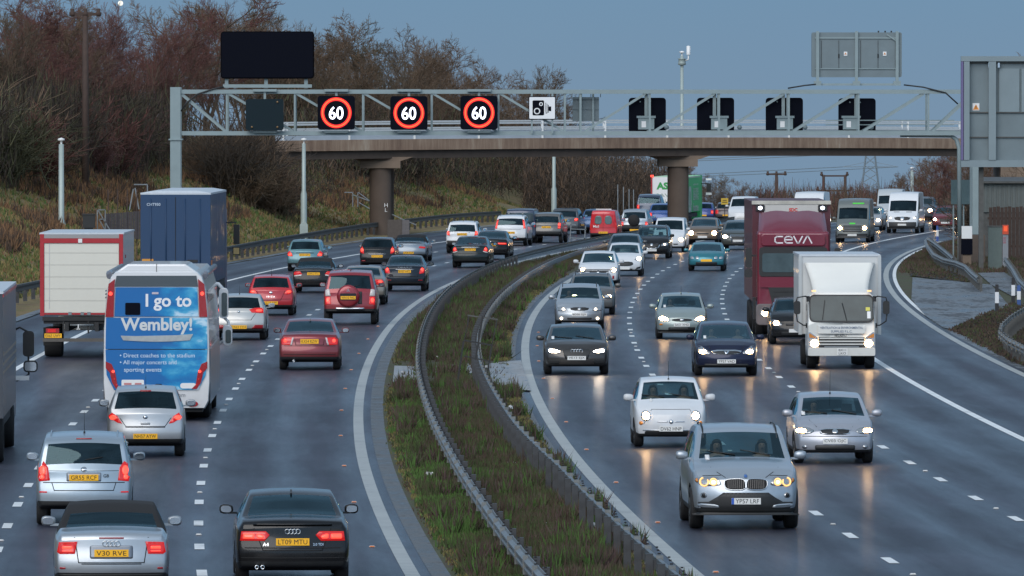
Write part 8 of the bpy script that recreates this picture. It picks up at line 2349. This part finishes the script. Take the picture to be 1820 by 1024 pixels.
# ------------------------------------------------------------------ sky, sun, camera
w = bpy.data.worlds.new('World'); S.world = w; w.use_nodes = True
nt = w.node_tree; bg = nt.nodes['Background']
sky = nt.nodes.new('ShaderNodeTexSky'); sky.sky_type = 'NISHITA'; sky.sun_disc = False
SUN_EL, SUN_RZ = R(9), R(150)
sky.sun_elevation = SUN_EL; sky.sun_rotation = SUN_RZ; sky.altitude = 100; sky.air_density = 1.0; sky.dust_density = .4; sky.ozone_density = 3.0
tc = nt.nodes.new('ShaderNodeTexCoord'); sp = nt.nodes.new('ShaderNodeSeparateXYZ'); nt.links.new(tc.outputs['Generated'], sp.inputs[0])
rp_ = ramp(nt, sp.outputs[2], SKYSTOPS)
mx = nt.nodes.new('ShaderNodeMix'); mx.data_type = 'RGBA'; mx.inputs['Factor'].default_value = SKYMIX
sc_ = nt.nodes.new('ShaderNodeVectorMath'); sc_.operation = 'SCALE'; sc_.inputs['Scale'].default_value = SKYGAIN
nt.links.new(rp_.outputs[0], sc_.inputs[0])
nt.links.new(sky.outputs[0], mx.inputs[6]); nt.links.new(sc_.outputs[0], mx.inputs[7]); 
yb_ = math_(nt, 'MULTIPLY', sp.outputs[1], -1.0, True); gl_ = N(nt, 'VectorMath'); gl_.operation = 'SCALE'; nt.links.new(mx.outputs[2], gl_.inputs[0])

cm_ = N(nt, 'Mapping'); cm_.inputs['Scale'].default_value = (1, 1, 3.5); nt.links.new(tc.outputs['Generated'], cm_.inputs[0]); cl_ = noise(nt, 2.2, 6, cm_.outputs[0], .6, .6)
amp_ = N(nt, 'MapRange'); amp_.inputs['From Min'].default_value = .02; amp_.inputs['From Max'].default_value = .45; amp_.inputs['To Min'].default_value = .10; amp_.inputs['To Max'].default_value = 2.6; nt.links.new(sp.outputs[2], amp_.inputs['Value'])
cloud_ = math_(nt, 'ADD', 1.0, math_(nt, 'MULTIPLY', math_(nt, 'SUBTRACT', cl_.outputs['Fac'], .5), amp_.outputs[0]))
nt.links.new(math_(nt, 'MULTIPLY', cloud_, math_(nt, 'ADD', 1.0, math_(nt, 'MULTIPLY', yb_, BACKSKY))), gl_.inputs['Scale']); nt.links.new(gl_.outputs[0], bg.inputs[0])
bg.inputs[1].default_value = .12
sl = bpy.data.lights.new('sun', 'SUN'); sl.energy = SUN_E; sl.angle = R(50); sl.color = (1, .93, .86)
so = bpy.data.objects.new('sun', sl); COL.objects.link(so); so.rotation_euler = (R(55), 0, R(-20))
cam = bpy.data.cameras.new('camera'); co = bpy.data.objects.new('camera', cam); COL.objects.link(co); S.camera = co
co.location = (0, 0, CAMH); cam.sensor_width = 36; cam.lens = 36 * FOC / 1820; cam.clip_start = 1; cam.clip_end = 90000
co.rotation_euler = (PI / 2 - math.atan((512 - HOR) / FOC), 0, 0)
S.view_settings.view_transform = 'Standard'; S.view_settings.look = 'None'; S.view_settings.exposure = EXPO; S.view_settings.gamma = 1
S.render.engine = 'CYCLES'
S.cycles.max_bounces = 8; S.cycles.transparent_max_bounces = 12; S.cycles.sample_clamp_indirect = 6
S.cycles.use_light_tree = True

if HAZE > 0:
    m, nt, out = newmat('evening_haze'); v_ = nt.nodes.new('ShaderNodeVolumePrincipled'); v_.inputs['Density'].default_value = HAZE; v_.inputs['Color'].default_value = (.72, .82, .95, 1); v_.inputs['Anisotropy'].default_value = .2
    nt.links.new(v_.outputs[0], out.inputs['Volume'])
    mb = MB(); mb.box((0, 1700, -10), (2600, 3600, 80)); o = mb.build('haze', m); tag(o, 'thin blue evening haze over the far traffic and trees', 'haze', kind='stuff')
